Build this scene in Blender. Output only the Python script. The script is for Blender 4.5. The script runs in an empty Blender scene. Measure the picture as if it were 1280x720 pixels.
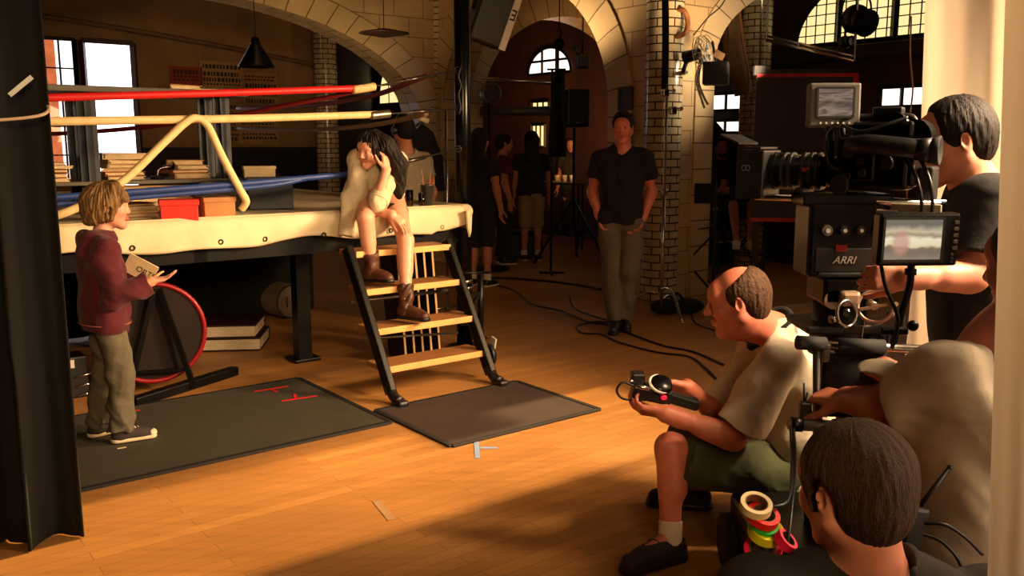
import bpy, bmesh, math, random
import numpy as np
from mathutils import Vector, Matrix, Euler

random.seed(7)
RNG = np.random.RandomState(11)
scene = bpy.context.scene
COL = scene.collection
PI = math.pi

# ------------------------------------------------------------------ camera maths (a place read off the photo at a known depth)
FOC, HOR, EYE = 1110.0, 180.0, 1.55
_t = math.atan((360 - HOR) / FOC)
_c, _s = math.cos(_t), math.sin(_t)


def _ray(px, py):
    x = px - 640.0
    y = 360.0 - py
    return (x, FOC * _c + y * _s, -FOC * _s + y * _c)


def at(px, py, Y):
    d = _ray(px, py)
    t = Y / d[1]
    return Vector((d[0] * t, Y, EYE + d[2] * t))


def gz(px, py, z=0.0):
    d = _ray(px, py)
    t = (z - EYE) / d[2]
    return Vector((d[0] * t, d[1] * t, z))


# the hall's own axes: U runs along the front edge of the ring, V into the ring
ANG = math.radians(38)
UX = Vector((math.cos(ANG), math.sin(ANG), 0))
VX = Vector((-math.sin(ANG), math.cos(ANG), 0))
CR = Vector((-0.38, 6.5, 0))


def uv(u, v, z=0.0):
    return CR + UX * u + VX * v + Vector((0, 0, z))


# ------------------------------------------------------------------ materials
def srgb(r, g, b):
    def f(c):
        c /= 255.0
        return c / 12.92 if c <= 0.04045 else ((c + 0.055) / 1.055) ** 2.4
    return (f(r), f(g), f(b), 1.0)


MATS = {}


def mat(name, col, rough=0.6, metal=0.0, vary=0.12, scale=14.0, bump=0.0, bscale=60.0, emit=None, estr=0.0,
        coat=0.0, spec=None, trans=0.0, alpha=None, stretch=(1, 1, 1), sheen=0.0, fold=0.0, fscale=5.0):
    if name in MATS:
        return MATS[name]
    m = bpy.data.materials.new(name)
    m.use_nodes = True
    nt = m.node_tree
    b = nt.nodes['Principled BSDF']
    c = srgb(*col)
    b.inputs['Roughness'].default_value = rough
    b.inputs['Metallic'].default_value = metal
    if spec is not None:
        b.inputs['Specular IOR Level'].default_value = spec
    if coat:
        b.inputs['Coat Weight'].default_value = coat
        b.inputs['Coat Roughness'].default_value = 0.15
    if trans:
        b.inputs['Transmission Weight'].default_value = trans
    if sheen:
        b.inputs['Sheen Weight'].default_value = sheen
    if alpha is not None:
        b.inputs['Alpha'].default_value = alpha
    tc = nt.nodes.new('ShaderNodeTexCoord')
    mp = nt.nodes.new('ShaderNodeMapping')
    mp.inputs['Scale'].default_value = stretch
    nt.links.new(tc.outputs['Object'], mp.inputs['Vector'])
    if vary > 0:
        n = nt.nodes.new('ShaderNodeTexNoise')
        n.inputs['Scale'].default_value = scale
        n.inputs['Detail'].default_value = 4
        nt.links.new(mp.outputs['Vector'], n.inputs['Vector'])
        r = nt.nodes.new('ShaderNodeValToRGB')
        r.color_ramp.elements[0].position = 0.3
        r.color_ramp.elements[1].position = 0.7
        r.color_ramp.elements[0].color = tuple(x * (1 - vary) for x in c[:3]) + (1,)
        r.color_ramp.elements[1].color = tuple(min(1, x * (1 + vary)) for x in c[:3]) + (1,)
        nt.links.new(n.outputs['Fac'], r.inputs['Fac'])
        nt.links.new(r.outputs['Color'], b.inputs['Base Color'])
    else:
        b.inputs['Base Color'].default_value = c
    if bump > 0:
        n2 = nt.nodes.new('ShaderNodeTexNoise')
        n2.inputs['Scale'].default_value = bscale
        n2.inputs['Detail'].default_value = 5
        nt.links.new(mp.outputs['Vector'], n2.inputs['Vector'])
        bp = nt.nodes.new('ShaderNodeBump')
        bp.inputs['Strength'].default_value = bump
        bp.inputs['Distance'].default_value = 0.01
        nt.links.new(n2.outputs['Fac'], bp.inputs['Height'])
        nt.links.new(bp.outputs['Normal'], b.inputs['Normal'])
    if fold > 0:
        n4 = nt.nodes.new('ShaderNodeTexNoise')
        n4.noise_type = 'RIDGED_MULTIFRACTAL'
        n4.inputs['Scale'].default_value = fscale
        n4.inputs['Detail'].default_value = 1.5
        n4.inputs['Distortion'].default_value = 0.9
        m4 = nt.nodes.new('ShaderNodeMapping')
        m4.inputs['Scale'].default_value = (1, 1, 1.5)
        m4.inputs['Rotation'].default_value = (0.4, 0.5, 0.2)
        nt.links.new(tc.outputs['Object'], m4.inputs['Vector'])
        nt.links.new(m4.outputs['Vector'], n4.inputs['Vector'])
        bp4 = nt.nodes.new('ShaderNodeBump')
        bp4.inputs['Strength'].default_value = fold
        bp4.inputs['Distance'].default_value = 0.02
        nt.links.new(n4.outputs['Fac'], bp4.inputs['Height'])
        if bump > 0:
            nt.links.new(bp.outputs['Normal'], bp4.inputs['Normal'])
        nt.links.new(bp4.outputs['Normal'], b.inputs['Normal'])
    if emit:
        b.inputs['Emission Color'].default_value = srgb(*emit)
        b.inputs['Emission Strength'].default_value = estr
    MATS[name] = m
    return m


def brick_mat(name, c1, c2, mortar, bw, bh, gap=0.006, rough=0.3, bumps=0.4, offset=0.5, dirt=0.3):
    m = bpy.data.materials.new(name)
    m.use_nodes = True
    nt = m.node_tree
    b = nt.nodes['Principled BSDF']
    b.inputs['Roughness'].default_value = rough
    u = nt.nodes.new('ShaderNodeUVMap')
    t = nt.nodes.new('ShaderNodeTexBrick')
    t.offset = offset
    t.inputs['Scale'].default_value = 1.0
    t.inputs['Brick Width'].default_value = bw
    t.inputs['Row Height'].default_value = bh
    t.inputs['Mortar Size'].default_value = gap
    t.inputs['Mortar Smooth'].default_value = 0.2
    t.inputs['Color1'].default_value = srgb(*c1)
    t.inputs['Color2'].default_value = srgb(*c2)
    t.inputs['Mortar'].default_value = srgb(*mortar)
    nt.links.new(u.outputs['UV'], t.inputs['Vector'])
    n = nt.nodes.new('ShaderNodeTexNoise')
    n.inputs['Scale'].default_value = 1.7
    n.inputs['Detail'].default_value = 6
    mr = nt.nodes.new('ShaderNodeMapRange')
    mr.inputs['From Min'].default_value = 0.3
    mr.inputs['From Max'].default_value = 0.7
    mr.inputs['To Min'].default_value = 1.0 - dirt
    mr.inputs['To Max'].default_value = 1.0
    tc = nt.nodes.new('ShaderNodeTexCoord')
    nt.links.new(tc.outputs['Object'], n.inputs['Vector'])
    nt.links.new(n.outputs['Fac'], mr.inputs['Value'])
    mx = nt.nodes.new('ShaderNodeMix')
    mx.data_type = 'RGBA'
    mx.blend_type = 'MULTIPLY'
    mx.inputs[0].default_value = 1.0
    nt.links.new(t.outputs['Color'], mx.inputs[6])
    nt.links.new(mr.outputs['Result'], mx.inputs[7])
    nt.links.new(mx.outputs[2], b.inputs['Base Color'])
    bp = nt.nodes.new('ShaderNodeBump')
    bp.inputs['Strength'].default_value = bumps
    bp.inputs['Distance'].default_value = 0.01
    bp.invert = True
    nt.links.new(t.outputs['Fac'], bp.inputs['Height'])
    nt.links.new(bp.outputs['Normal'], b.inputs['Normal'])
    MATS[name] = m
    return m


# ------------------------------------------------------------------ objects
def clean(v):
    return Vector((float(v[0]), float(v[1]), float(v[2])))


def tag(o, label=None, cat=None, group=None, kind=None):
    if label:
        o['label'] = label
    if cat:
        o['category'] = cat
    if group:
        o['group'] = group
    if kind:
        o['kind'] = kind
    return o


def thing(name, label, cat, loc=(0, 0, 0), rz=0.0, group=None):
    o = bpy.data.objects.new(name, None)
    o.empty_display_size = 0.1
    COL.objects.link(o)
    o.location = clean(loc)
    o.rotation_euler = (0, 0, rz)
    return tag(o, label, cat, group)


def link_mesh(name, me, mats, parent=None, smooth=True):
    if not isinstance(mats, (list, tuple)):
        mats = [mats]
    for m in mats:
        me.materials.append(m)
    o = bpy.data.objects.new(name, me)
    COL.objects.link(o)
    if parent is not None:
        o.parent = parent
    return o


def dup(o, parent=None):
    c = o.copy()
    COL.objects.link(c)
    if parent is not None:
        c.parent = parent
    for ch in list(o.children):
        dup(ch, c)
    return c


class MB:
    """collects simple shapes into one mesh"""

    def __init__(self):
        self.bm = bmesh.new()
        self.mi = 0
        self.uvl = None

    def _mark(self, n0, smooth):
        self.bm.faces.ensure_lookup_table()
        for f in self.bm.faces[n0:]:
            f.smooth = smooth
            f.material_index = self.mi

    def _xf(self, vs, M):
        for v in vs:
            v.co = M @ v.co

    def box(self, c, size, rot=(0, 0, 0), bev=0.0, seg=2, M=None, taper=None):
        tb = bmesh.new()
        bmesh.ops.create_cube(tb, size=1.0)
        for v in tb.verts:
            v.co.x *= size[0]
            v.co.y *= size[1]
            v.co.z *= size[2]
            if taper and v.co.z > 0:
                v.co.x *= taper
                v.co.y *= taper
        if bev > 0:
            bmesh.ops.bevel(tb, geom=tb.edges[:], offset=min(bev, min(size) * 0.45), segments=seg, affect='EDGES', profile=0.5)
        X = Matrix.Translation(clean(c)) @ (Euler(rot).to_matrix().to_4x4() if M is None else M.to_4x4())
        mp = {v: self.bm.verts.new(X @ v.co) for v in tb.verts}
        for f in tb.faces:
            g = self.bm.faces.new([mp[v] for v in f.verts])
            g.material_index = self.mi
        tb.free()
        return self

    def beam(self, p0, p1, w, h, bev=0.0, up=(0, 0, 1)):
        p0, p1 = clean(p0), clean(p1)
        d = p1 - p0
        L = d.length
        y = d.normalized()
        upv = clean(up)
        if abs(y.dot(upv)) > 0.98:
            upv = Vector((1, 0, 0))
        x = y.cross(upv).normalized()
        z = x.cross(y)
        M = Matrix((x, y, z)).transposed()
        return self.box((p0 + p1) / 2, (w, L, h), M=M, bev=bev)

    def cyl(self, p0, p1, r0, r1=None, n=20, cap=True, smooth=True):
        if r1 is None:
            r1 = r0
        p0, p1 = clean(p0), clean(p1)
        d = p1 - p0
        n0 = len(self.bm.faces)
        r = bmesh.ops.create_cone(self.bm, cap_ends=cap, cap_tris=False, segments=n, radius1=max(r0, 1e-5), radius2=max(r1, 1e-5), depth=d.length)
        M = Matrix.Translation((p0 + p1) / 2) @ d.to_track_quat('Z', 'Y').to_matrix().to_4x4()
        self._xf(r['verts'], M)
        self._mark(n0, smooth)
        self.bm.faces.ensure_lookup_table()
        for f in self.bm.faces[n0:]:
            if len(f.verts) > 4:
                f.smooth = False
        return self

    def ball(self, c, r, seg=16, rings=10, rot=None):
        if not isinstance(r, (tuple, list)):
            r = (r, r, r)
        n0 = len(self.bm.faces)
        q = bmesh.ops.create_uvsphere(self.bm, u_segments=seg, v_segments=rings, radius=1.0)
        M = Matrix.Translation(clean(c))
        if rot is not None:
            M = M @ Euler(rot).to_matrix().to_4x4()
        M = M @ Matrix.Diagonal((r[0], r[1], r[2], 1))
        self._xf(q['verts'], M)
        self._mark(n0, True)
        return self

    def lathe(self, prof, c=(0, 0, 0), axis=(0, 0, 1), n=28, smooth=True, closed=False):
        """prof: list of (radius, height)"""
        n0 = len(self.bm.faces)
        M = Matrix.Translation(clean(c)) @ clean(axis).to_track_quat('Z', 'Y').to_matrix().to_4x4()
        rings = []
        for r, z in prof:
            if r < 1e-6:
                rings.append([self.bm.verts.new(M @ Vector((0, 0, z)))])
            else:
                rings.append([self.bm.verts.new(M @ Vector((r * math.cos(2 * PI * i / n), r * math.sin(2 * PI * i / n), z))) for i in range(n)])
        prs = list(zip(rings[:-1], rings[1:]))
        if closed:
            prs.append((rings[-1], rings[0]))
        for a, b in prs:
            for i in range(n):
                j = (i + 1) % n
                if len(a) == 1 and len(b) == 1:
                    continue
                if len(a) == 1:
                    self.bm.faces.new((a[0], b[i], b[j]))
                elif len(b) == 1:
                    self.bm.faces.new((a[i], a[j], b[0]))
                else:
                    self.bm.faces.new((a[i], a[j], b[j], b[i]))
        self._mark(n0, smooth)
        return self

    def torus(self, c, R, r, axis=(0, 0, 1), n=40, m=10):
        prof = [(R + r * math.cos(2 * PI * k / m), r * math.sin(2 * PI * k / m)) for k in range(m)]
        return self.lathe(prof, c, axis, n, True, True)

    def tube(self, pts, r, n=10, smooth_path=True, sub=8, cap=True, flat=1.0):
        pts = [clean(p) for p in pts]
        if smooth_path and len(pts) > 2:
            out = []
            P = [pts[0] * 2 - pts[1]] + pts + [pts[-1] * 2 - pts[-2]]
            for i in range(1, len(P) - 2):
                for k in range(sub):
                    t = k / sub
                    a, b, c_, d = P[i - 1], P[i], P[i + 1], P[i + 2]
                    out.append(0.5 * ((2 * b) + (c_ - a) * t + (2 * a - 5 * b + 4 * c_ - d) * t * t + (3 * b - a - 3 * c_ + d) * t ** 3))
            out.append(pts[-1])
            pts = out
        n0 = len(self.bm.faces)
        rings = []
        prev = None
        for i, p in enumerate(pts):
            d = (pts[min(i + 1, len(pts) - 1)] - pts[max(i - 1, 0)]).normalized()
            ref = Vector((0, 0, 1)) if abs(d.z) < 0.95 else Vector((1, 0, 0))
            if prev is None:
                x = d.cross(ref).normalized()
            else:
                x = (prev - d * prev.dot(d))
                x = x.normalized() if x.length > 1e-6 else d.cross(ref).normalized()
            prev = x
            y = d.cross(x)
            rr = r(i / (len(pts) - 1)) if callable(r) else r
            rings.append([self.bm.verts.new(p + (x * math.cos(2 * PI * k / n) + y * math.sin(2 * PI * k / n) * flat) * rr) for k in range(n)])
        for a, b in zip(rings[:-1], rings[1:]):
            for i in range(n):
                j = (i + 1) % n
                self.bm.faces.new((a[i], a[j], b[j], b[i]))
        if cap:
            self.bm.faces.new(list(reversed(rings[0])))
            self.bm.faces.new(rings[-1])
        self._mark(n0, True)
        return self

    def prism(self, poly, thick, M=None, bev=0.0):
        """polygon in local XY, extruded along +Z by thick, then M"""
        n0 = len(self.bm.faces)
        M = M or Matrix.Identity(4)
        lo = [self.bm.verts.new(M @ Vector((x, y, 0))) for x, y in poly]
        hi = [self.bm.verts.new(M @ Vector((x, y, thick))) for x, y in poly]
        self.bm.faces.new(list(reversed(lo)))
        self.bm.faces.new(hi)
        k = len(poly)
        for i in range(k):
            j = (i + 1) % k
            self.bm.faces.new((lo[i], lo[j], hi[j], hi[i]))
        self._mark(n0, False)
        return self

    def sheet(self, fn, nu, nv, thick=0.0, uvfn=None):
        """fn(i/nu, j/nv) -> point; a cloth grid, given thickness by a second skin"""
        n0 = len(self.bm.faces)
        g = [[self.bm.verts.new(clean(fn(i / nu, j / nv))) for j in range(nv + 1)] for i in range(nu + 1)]
        for i in range(nu):
            for j in range(nv):
                self.bm.faces.new((g[i][j], g[i + 1][j], g[i + 1][j + 1], g[i][j + 1]))
        self._mark(n0, True)
        if thick:
            P = [[g[i][j].co.copy() for j in range(nv + 1)] for i in range(nu + 1)]
            h = []
            for i in range(nu + 1):
                row = []
                for j in range(nv + 1):
                    du = P[min(i + 1, nu)][j] - P[max(i - 1, 0)][j]
                    dv = P[i][min(j + 1, nv)] - P[i][max(j - 1, 0)]
                    n_ = du.cross(dv)
                    n_ = n_.normalized() if n_.length > 1e-12 else Vector((0, 0, 1))
                    row.append(self.bm.verts.new(P[i][j] - n_ * thick))
                h.append(row)
            for i in range(nu):
                for j in range(nv):
                    self.bm.faces.new((h[i][j], h[i][j + 1], h[i + 1][j + 1], h[i + 1][j]))
            for i in range(nu):
                self.bm.faces.new((g[i][0], h[i][0], h[i + 1][0], g[i + 1][0]))
                self.bm.faces.new((g[i][nv], g[i + 1][nv], h[i + 1][nv], h[i][nv]))
            for j in range(nv):
                self.bm.faces.new((g[0][j], g[0][j + 1], h[0][j + 1], h[0][j]))
                self.bm.faces.new((g[nu][j], h[nu][j], h[nu][j + 1], g[nu][j + 1]))
            self._mark(n0, True)
        return self

    def quad(self, a, b, c, d, uvs=None):
        n0 = len(self.bm.faces)
        f = self.bm.faces.new([self.bm.verts.new(clean(p)) for p in (a, b, c, d)])
        f.material_index = self.mi
        if uvs:
            if self.uvl is None:
                self.uvl = self.bm.loops.layers.uv.new('UVMap')
            for l, q in zip(f.loops, uvs):
                l[self.uvl].uv = q
        return self

    def build(self, name, mats, parent=None, label=None, loc=None, recalc=True):
        if recalc:
            bmesh.ops.recalc_face_normals(self.bm, faces=self.bm.faces[:])
        me = bpy.data.meshes.new(name)
        self.bm.to_mesh(me)
        self.bm.free()
        o = link_mesh(name, me, mats, parent)
        if loc is not None:
            o.location = clean(loc)
        if label:
            o['label'] = label
        return o


def struct(o):
    o['kind'] = 'structure'
    return o


def text_part(name, txt, size, M, m, parent, depth=0.001, shear=0.0):
    cu = bpy.data.curves.new(name, 'FONT')
    cu.body = txt
    cu.size = size
    cu.extrude = depth
    cu.align_x = 'CENTER'
    cu.align_y = 'CENTER'
    cu.shear = shear
    cu.materials.append(m)
    tmp = bpy.data.objects.new(name + '_curve', cu)
    COL.objects.link(tmp)
    bpy.context.view_layer.update()
    me = bpy.data.meshes.new_from_object(tmp.evaluated_get(bpy.context.evaluated_depsgraph_get()))
    bpy.data.objects.remove(tmp)
    me.name = name
    me.transform(M)
    o = bpy.data.objects.new(name, me)
    COL.objects.link(o)
    o.parent = parent
    return o


def frame_of(x, y, z, origin):
    M = Matrix((clean(x), clean(y), clean(z))).transposed().to_4x4()
    M.translation = clean(origin)
    return M
# ------------------------------------------------------------------ continuous surfaces: blended solids sampled on a grid
def npv(v):
    return np.array((v[0], v[1], v[2]), dtype=np.float32)


def unit(v):
    v = npv(v)
    return v / (np.linalg.norm(v) + 1e-9)


class Blob:
    PAD = 0.06

    def __init__(self, lo, hi, cell):
        self.lo = npv(lo)
        self.cell = cell
        self.n = np.ceil((npv(hi) - self.lo) / cell).astype(int) + 1
        self.V = np.full(tuple(self.n), 0.06, dtype=np.float32)

    def _win(self, lo, hi):
        a = np.clip(np.floor((lo - self.lo) / self.cell).astype(int), 0, self.n)
        b = np.clip(np.ceil((hi - self.lo) / self.cell).astype(int) + 1, 0, self.n)
        if (b <= a).any():
            return None
        sl = tuple(slice(int(p), int(q)) for p, q in zip(a, b))
        ax = [(np.arange(p, q, dtype=np.float32) * self.cell + self.lo[i]) for i, (p, q) in enumerate(zip(a, b))]
        return sl, ax[0][:, None, None], ax[1][None, :, None], ax[2][None, None, :]

    def _merge(self, sl, d, k, op):
        W = self.V[sl]
        if op == 'add':
            if k > 0:
                h = np.maximum(k - np.abs(W - d), 0) / k
                self.V[sl] = np.minimum(W, d) - h * h * k * 0.25
            else:
                self.V[sl] = np.minimum(W, d)
        elif op == 'sub':
            e = -d
            if k > 0:
                h = np.maximum(k - np.abs(W - e), 0) / k
                self.V[sl] = np.maximum(W, e) + h * h * k * 0.25
            else:
                self.V[sl] = np.maximum(W, e)

    def cap(self, a, b, r0, r1=None, k=0.02, op='add', cut=(False, False), flat=None):
        r1 = r0 if r1 is None else r1
        a, b = npv(a), npv(b)
        R = max(r0, r1) + self.PAD
        w = self._win(np.minimum(a, b) - R, np.maximum(a, b) + R)
        if w is None:
            return self
        sl, x, y, z = w
        ab = b - a
        L2 = float(ab @ ab) + 1e-12
        t0 = ((x - a[0]) * ab[0] + (y - a[1]) * ab[1] + (z - a[2]) * ab[2]) / L2
        t = np.clip(t0, 0, 1)
        dx, dy, dz = x - a[0] - t * ab[0], y - a[1] - t * ab[1], z - a[2] - t * ab[2]
        d2 = dx * dx + dy * dy + dz * dz
        if flat is not None:          # squash along a direction: (axis, factor>1 = thinner)
            ax, q = unit(flat[0]), flat[1]
            pr = dx * ax[0] + dy * ax[1] + dz * ax[2]
            d2 = d2 + pr * pr * (q * q - 1)
        d = np.sqrt(d2) - (r0 + (r1 - r0) * t)
        L = math.sqrt(L2)
        if cut[0]:
            d = np.maximum(d, -t0 * L)
        if cut[1]:
            d = np.maximum(d, (t0 - 1) * L)
        self._merge(sl, d.astype(np.float32), k, op)
        return self

    def ell(self, c, r, R=None, k=0.02, op='add'):
        c = npv(c)
        r = npv(r)
        M = np.eye(3, dtype=np.float32) if R is None else np.asarray(R, dtype=np.float32)   # columns = axes
        ext = np.abs(M) @ r + self.PAD
        w = self._win(c - ext, c + ext)
        if w is None:
            return self
        sl, x, y, z = w
        p = [(x - c[0]) * M[0, i] + (y - c[1]) * M[1, i] + (z - c[2]) * M[2, i] for i in range(3)]
        k0 = np.sqrt(sum((p[i] / r[i]) ** 2 for i in range(3)))
        k1 = np.sqrt(sum((p[i] / (r[i] * r[i])) ** 2 for i in range(3))) + 1e-9
        d = k0 * (k0 - 1.0) / k1
        self._merge(sl, d.astype(np.float32), k, op)
        return self

    def rbox(self, c, h, R=None, rad=0.01, k=0.02, op='add'):
        c = npv(c)
        h = npv(h)
        M = np.eye(3, dtype=np.float32) if R is None else np.asarray(R, dtype=np.float32)
        ext = np.abs(M) @ h + self.PAD
        w = self._win(c - ext, c + ext)
        if w is None:
            return self
        sl, x, y, z = w
        q = [np.abs((x - c[0]) * M[0, i] + (y - c[1]) * M[1, i] + (z - c[2]) * M[2, i]) - (h[i] - rad) for i in range(3)]
        out = np.sqrt(sum(np.maximum(t, 0) ** 2 for t in q))
        ins = np.minimum(np.maximum(np.maximum(q[0], q[1]), q[2]), 0)
        self._merge(sl, (out + ins - rad).astype(np.float32), k, op)
        return self

    def cut(self, p, n, k=0.0):
        """keep the side that -n points to"""
        p, n = npv(p), unit(n)
        ax = [np.arange(self.n[i], dtype=np.float32) * self.cell + self.lo[i] for i in range(3)]
        d = (ax[0][:, None, None] - p[0]) * n[0] + (ax[1][None, :, None] - p[1]) * n[1] + (ax[2][None, None, :] - p[2]) * n[2]
        if k > 0:
            h = np.maximum(k - np.abs(self.V - d), 0) / k
            self.V = np.maximum(self.V, d) + h * h * k * 0.25
        else:
            self.V = np.maximum(self.V, d)
        return self

    def wrinkle(self, amp, freq, seed=0, stretch=(1, 1, 1), n=6, sharp=True):
        """soft folds: a few warped waves added near the surface"""
        freq *= 1.25
        idx = np.argwhere(np.abs(self.V) < max(4 * amp, 2.5 * self.cell))
        if len(idx) == 0:
            return self
        p = idx.astype(np.float32) * self.cell + self.lo
        rs = np.random.RandomState(seed)
        st = npv(stretch)
        q = p * st
        acc = np.zeros(len(p), np.float32)
        warp = np.stack([np.sin(q @ (rs.randn(3).astype(np.float32) * freq * 0.5) + rs.rand() * 6) for _ in range(3)], 1) * (0.6 / freq)
        q = q + warp
        for i in range(n):
            f = freq * (0.7 + 0.9 * rs.rand())
            d = unit(rs.randn(3))
            lowf = q @ (unit(rs.randn(3)) * freq * 0.45) + rs.rand() * 6.28
            lowg = q @ (unit(rs.randn(3)) * freq * 0.35) + rs.rand() * 6.28
            w = np.sin(q @ (d * f) + 2.2 * np.sin(lowf) + rs.rand() * 6.28)
            w = np.sign(w) * np.abs(w) ** 1.5
            acc += w * (0.25 + 0.75 * np.clip(0.5 + np.sin(lowg), 0, 1))
        acc *= 2.1 * amp / math.sqrt(n)
        self.V[idx[:, 0], idx[:, 1], idx[:, 2]] += acc
        return self

    def mesh(self):
        V = self.V
        # keep the border outside
        for ax in range(3):
            s = [slice(None)] * 3
            for e in (0, -1):
                s[ax] = e
                V[tuple(s)] = np.maximum(V[tuple(s)], 1e-3)
        S = V < 0
        c = np.zeros(tuple(np.array(V.shape) - 1), np.uint8)
        for i in (0, 1):
            for j in (0, 1):
                for k in (0, 1):
                    c += S[i:V.shape[0] - 1 + i, j:V.shape[1] - 1 + j, k:V.shape[2] - 1 + k]
        act = np.argwhere((c > 0) & (c < 8))
        if len(act) == 0:
            return np.zeros((0, 3)), np.zeros((0, 4), int)
        vid = np.full(c.shape, -1, np.int64)
        vid[act[:, 0], act[:, 1], act[:, 2]] = np.arange(len(act))
        pos = np.zeros((len(act), 3), np.float32)
        cnt = np.zeros(len(act), np.float32)
        corners = [(i, j, k) for i in (0, 1) for j in (0, 1) for k in (0, 1)]
        for a in corners:
            for axi in range(3):
                if a[axi]:
                    continue
                b = list(a)
                b[axi] = 1
                va = V[act[:, 0] + a[0], act[:, 1] + a[1], act[:, 2] + a[2]]
                vb = V[act[:, 0] + b[0], act[:, 1] + b[1], act[:, 2] + b[2]]
                m = (va < 0) != (vb < 0)
                t = va / np.where(va == vb, 1, va - vb)
                q = np.tile(np.array(a, np.float32), (len(act), 1))
                q[:, axi] = t
                pos[m] += q[m]
                cnt[m] += 1
        pos = (act + pos / cnt[:, None]) * self.cell + self.lo
        faces = []
        for axi in range(3):
            o1, o2 = [(1, 2), (2, 0), (0, 1)][axi]
            s0 = [slice(None)] * 3
            s1 = [slice(None)] * 3
            s0[axi] = slice(0, V.shape[axi] - 1)
            s1[axi] = slice(1, V.shape[axi])
            A, B = S[tuple(s0)], S[tuple(s1)]
            e = np.argwhere(A != B)
            e = e[(e[:, o1] > 0) & (e[:, o2] > 0) & (e[:, o1] < V.shape[o1] - 1) & (e[:, o2] < V.shape[o2] - 1)]
            if len(e) == 0:
                continue
            inside_first = A[e[:, 0], e[:, 1], e[:, 2]]

            def g(d1, d2):
                f = e.copy()
                f[:, o1] -= d1
                f[:, o2] -= d2
                return vid[f[:, 0], f[:, 1], f[:, 2]]
            q = np.stack([g(1, 1), g(0, 1), g(0, 0), g(1, 0)], 1)
            q[~inside_first] = q[~inside_first][:, ::-1]
            faces.append(q)
        return pos, np.concatenate(faces)

    def build(self, name, mats, parent=None, label=None, origin=(0, 0, 0), paint=None, relax=1):
        v, f = self.mesh()
        if relax:                      # one pass of neighbour averaging takes the grid steps out
            for _ in range(relax):
                acc = np.zeros_like(v)
                cn = np.zeros(len(v), np.float32)
                for a, b in ((0, 1), (1, 2), (2, 3), (3, 0)):
                    np.add.at(acc, f[:, a], v[f[:, b]])
                    np.add.at(cn, f[:, a], 1)
                v = v * 0.5 + 0.5 * acc / np.maximum(cn, 1)[:, None]
        w = v - npv(origin)
        me = bpy.data.meshes.new(name)
        me.vertices.add(len(w))
        me.vertices.foreach_set('co', w.astype(np.float32).ravel())
        me.loops.add(len(f) * 4)
        me.loops.foreach_set('vertex_index', f.astype(np.int32).ravel())
        me.polygons.add(len(f))
        me.polygons.foreach_set('loop_start', np.arange(0, len(f) * 4, 4, dtype=np.int32))
        me.polygons.foreach_set('loop_total', np.full(len(f), 4, np.int32))
        me.polygons.foreach_set('use_smooth', np.ones(len(f), bool))
        if paint is not None:
            me.polygons.foreach_set('material_index', paint(v[f].mean(1)).astype(np.int32))
        me.update()
        me.validate()
        o = link_mesh(name, me, mats, parent)
        if label:
            o['label'] = label
        return o
# ------------------------------------------------------------------ people
SKIN = mat('skin', (214, 140, 112), 0.5, vary=0.08, scale=30, bump=0.05, bscale=200)
SKIN_FAIR = mat('skin_fair', (224, 160, 132), 0.48, vary=0.06, scale=30, bump=0.04, bscale=200)
SKIN_RUDDY = mat('skin_ruddy', (205, 118, 92), 0.5, vary=0.1, scale=30, bump=0.05, bscale=200)
SKIN_DEEP = mat('skin_deep', (150, 84, 60), 0.5, vary=0.1, scale=30, bump=0.05, bscale=200)
LIPS = mat('lips', (188, 104, 84), 0.4, vary=0.05)
EYE_W = mat('eye_white', (176, 156, 142), 0.45, vary=0, spec=.2)
EYE_D = mat('eye_iris', (30, 20, 14), 0.4, vary=0, spec=.2)
TEETH = mat('teeth', (240, 230, 214), 0.3, vary=0)


class Fr:
    """a person's own axes: forward, left, up from a point on the ground"""

    def __init__(self, x, y, deg, z=0.0):
        a = math.radians(deg)
        self.o = Vector((x, y, z))
        self.f = Vector((math.cos(a), math.sin(a), 0))
        self.l = Vector((-math.sin(a), math.cos(a), 0))

    def __call__(self, f, l, z):
        return self.o + self.f * f + self.l * l + Vector((0, 0, z))


def axes(fwd, up):
    """columns forward, left, up"""
    f = unit(fwd)
    u = npv(up)
    u = unit(u - f * float(f @ u))
    l = np.cross(u, f)
    return np.stack([f, l, u], 1).astype(np.float32)


def lerp(a, b, t):
    return clean(a) * (1 - t) + clean(b) * t


def torso_axes(J):
    up = unit(npv(J['neck']) - npv(J['pelvis']))
    left = npv(J['shL']) - npv(J['shR'])
    left = unit(left - up * float(left @ up))
    return np.stack([np.cross(left, up), left, up], 1).astype(np.float32)


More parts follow.
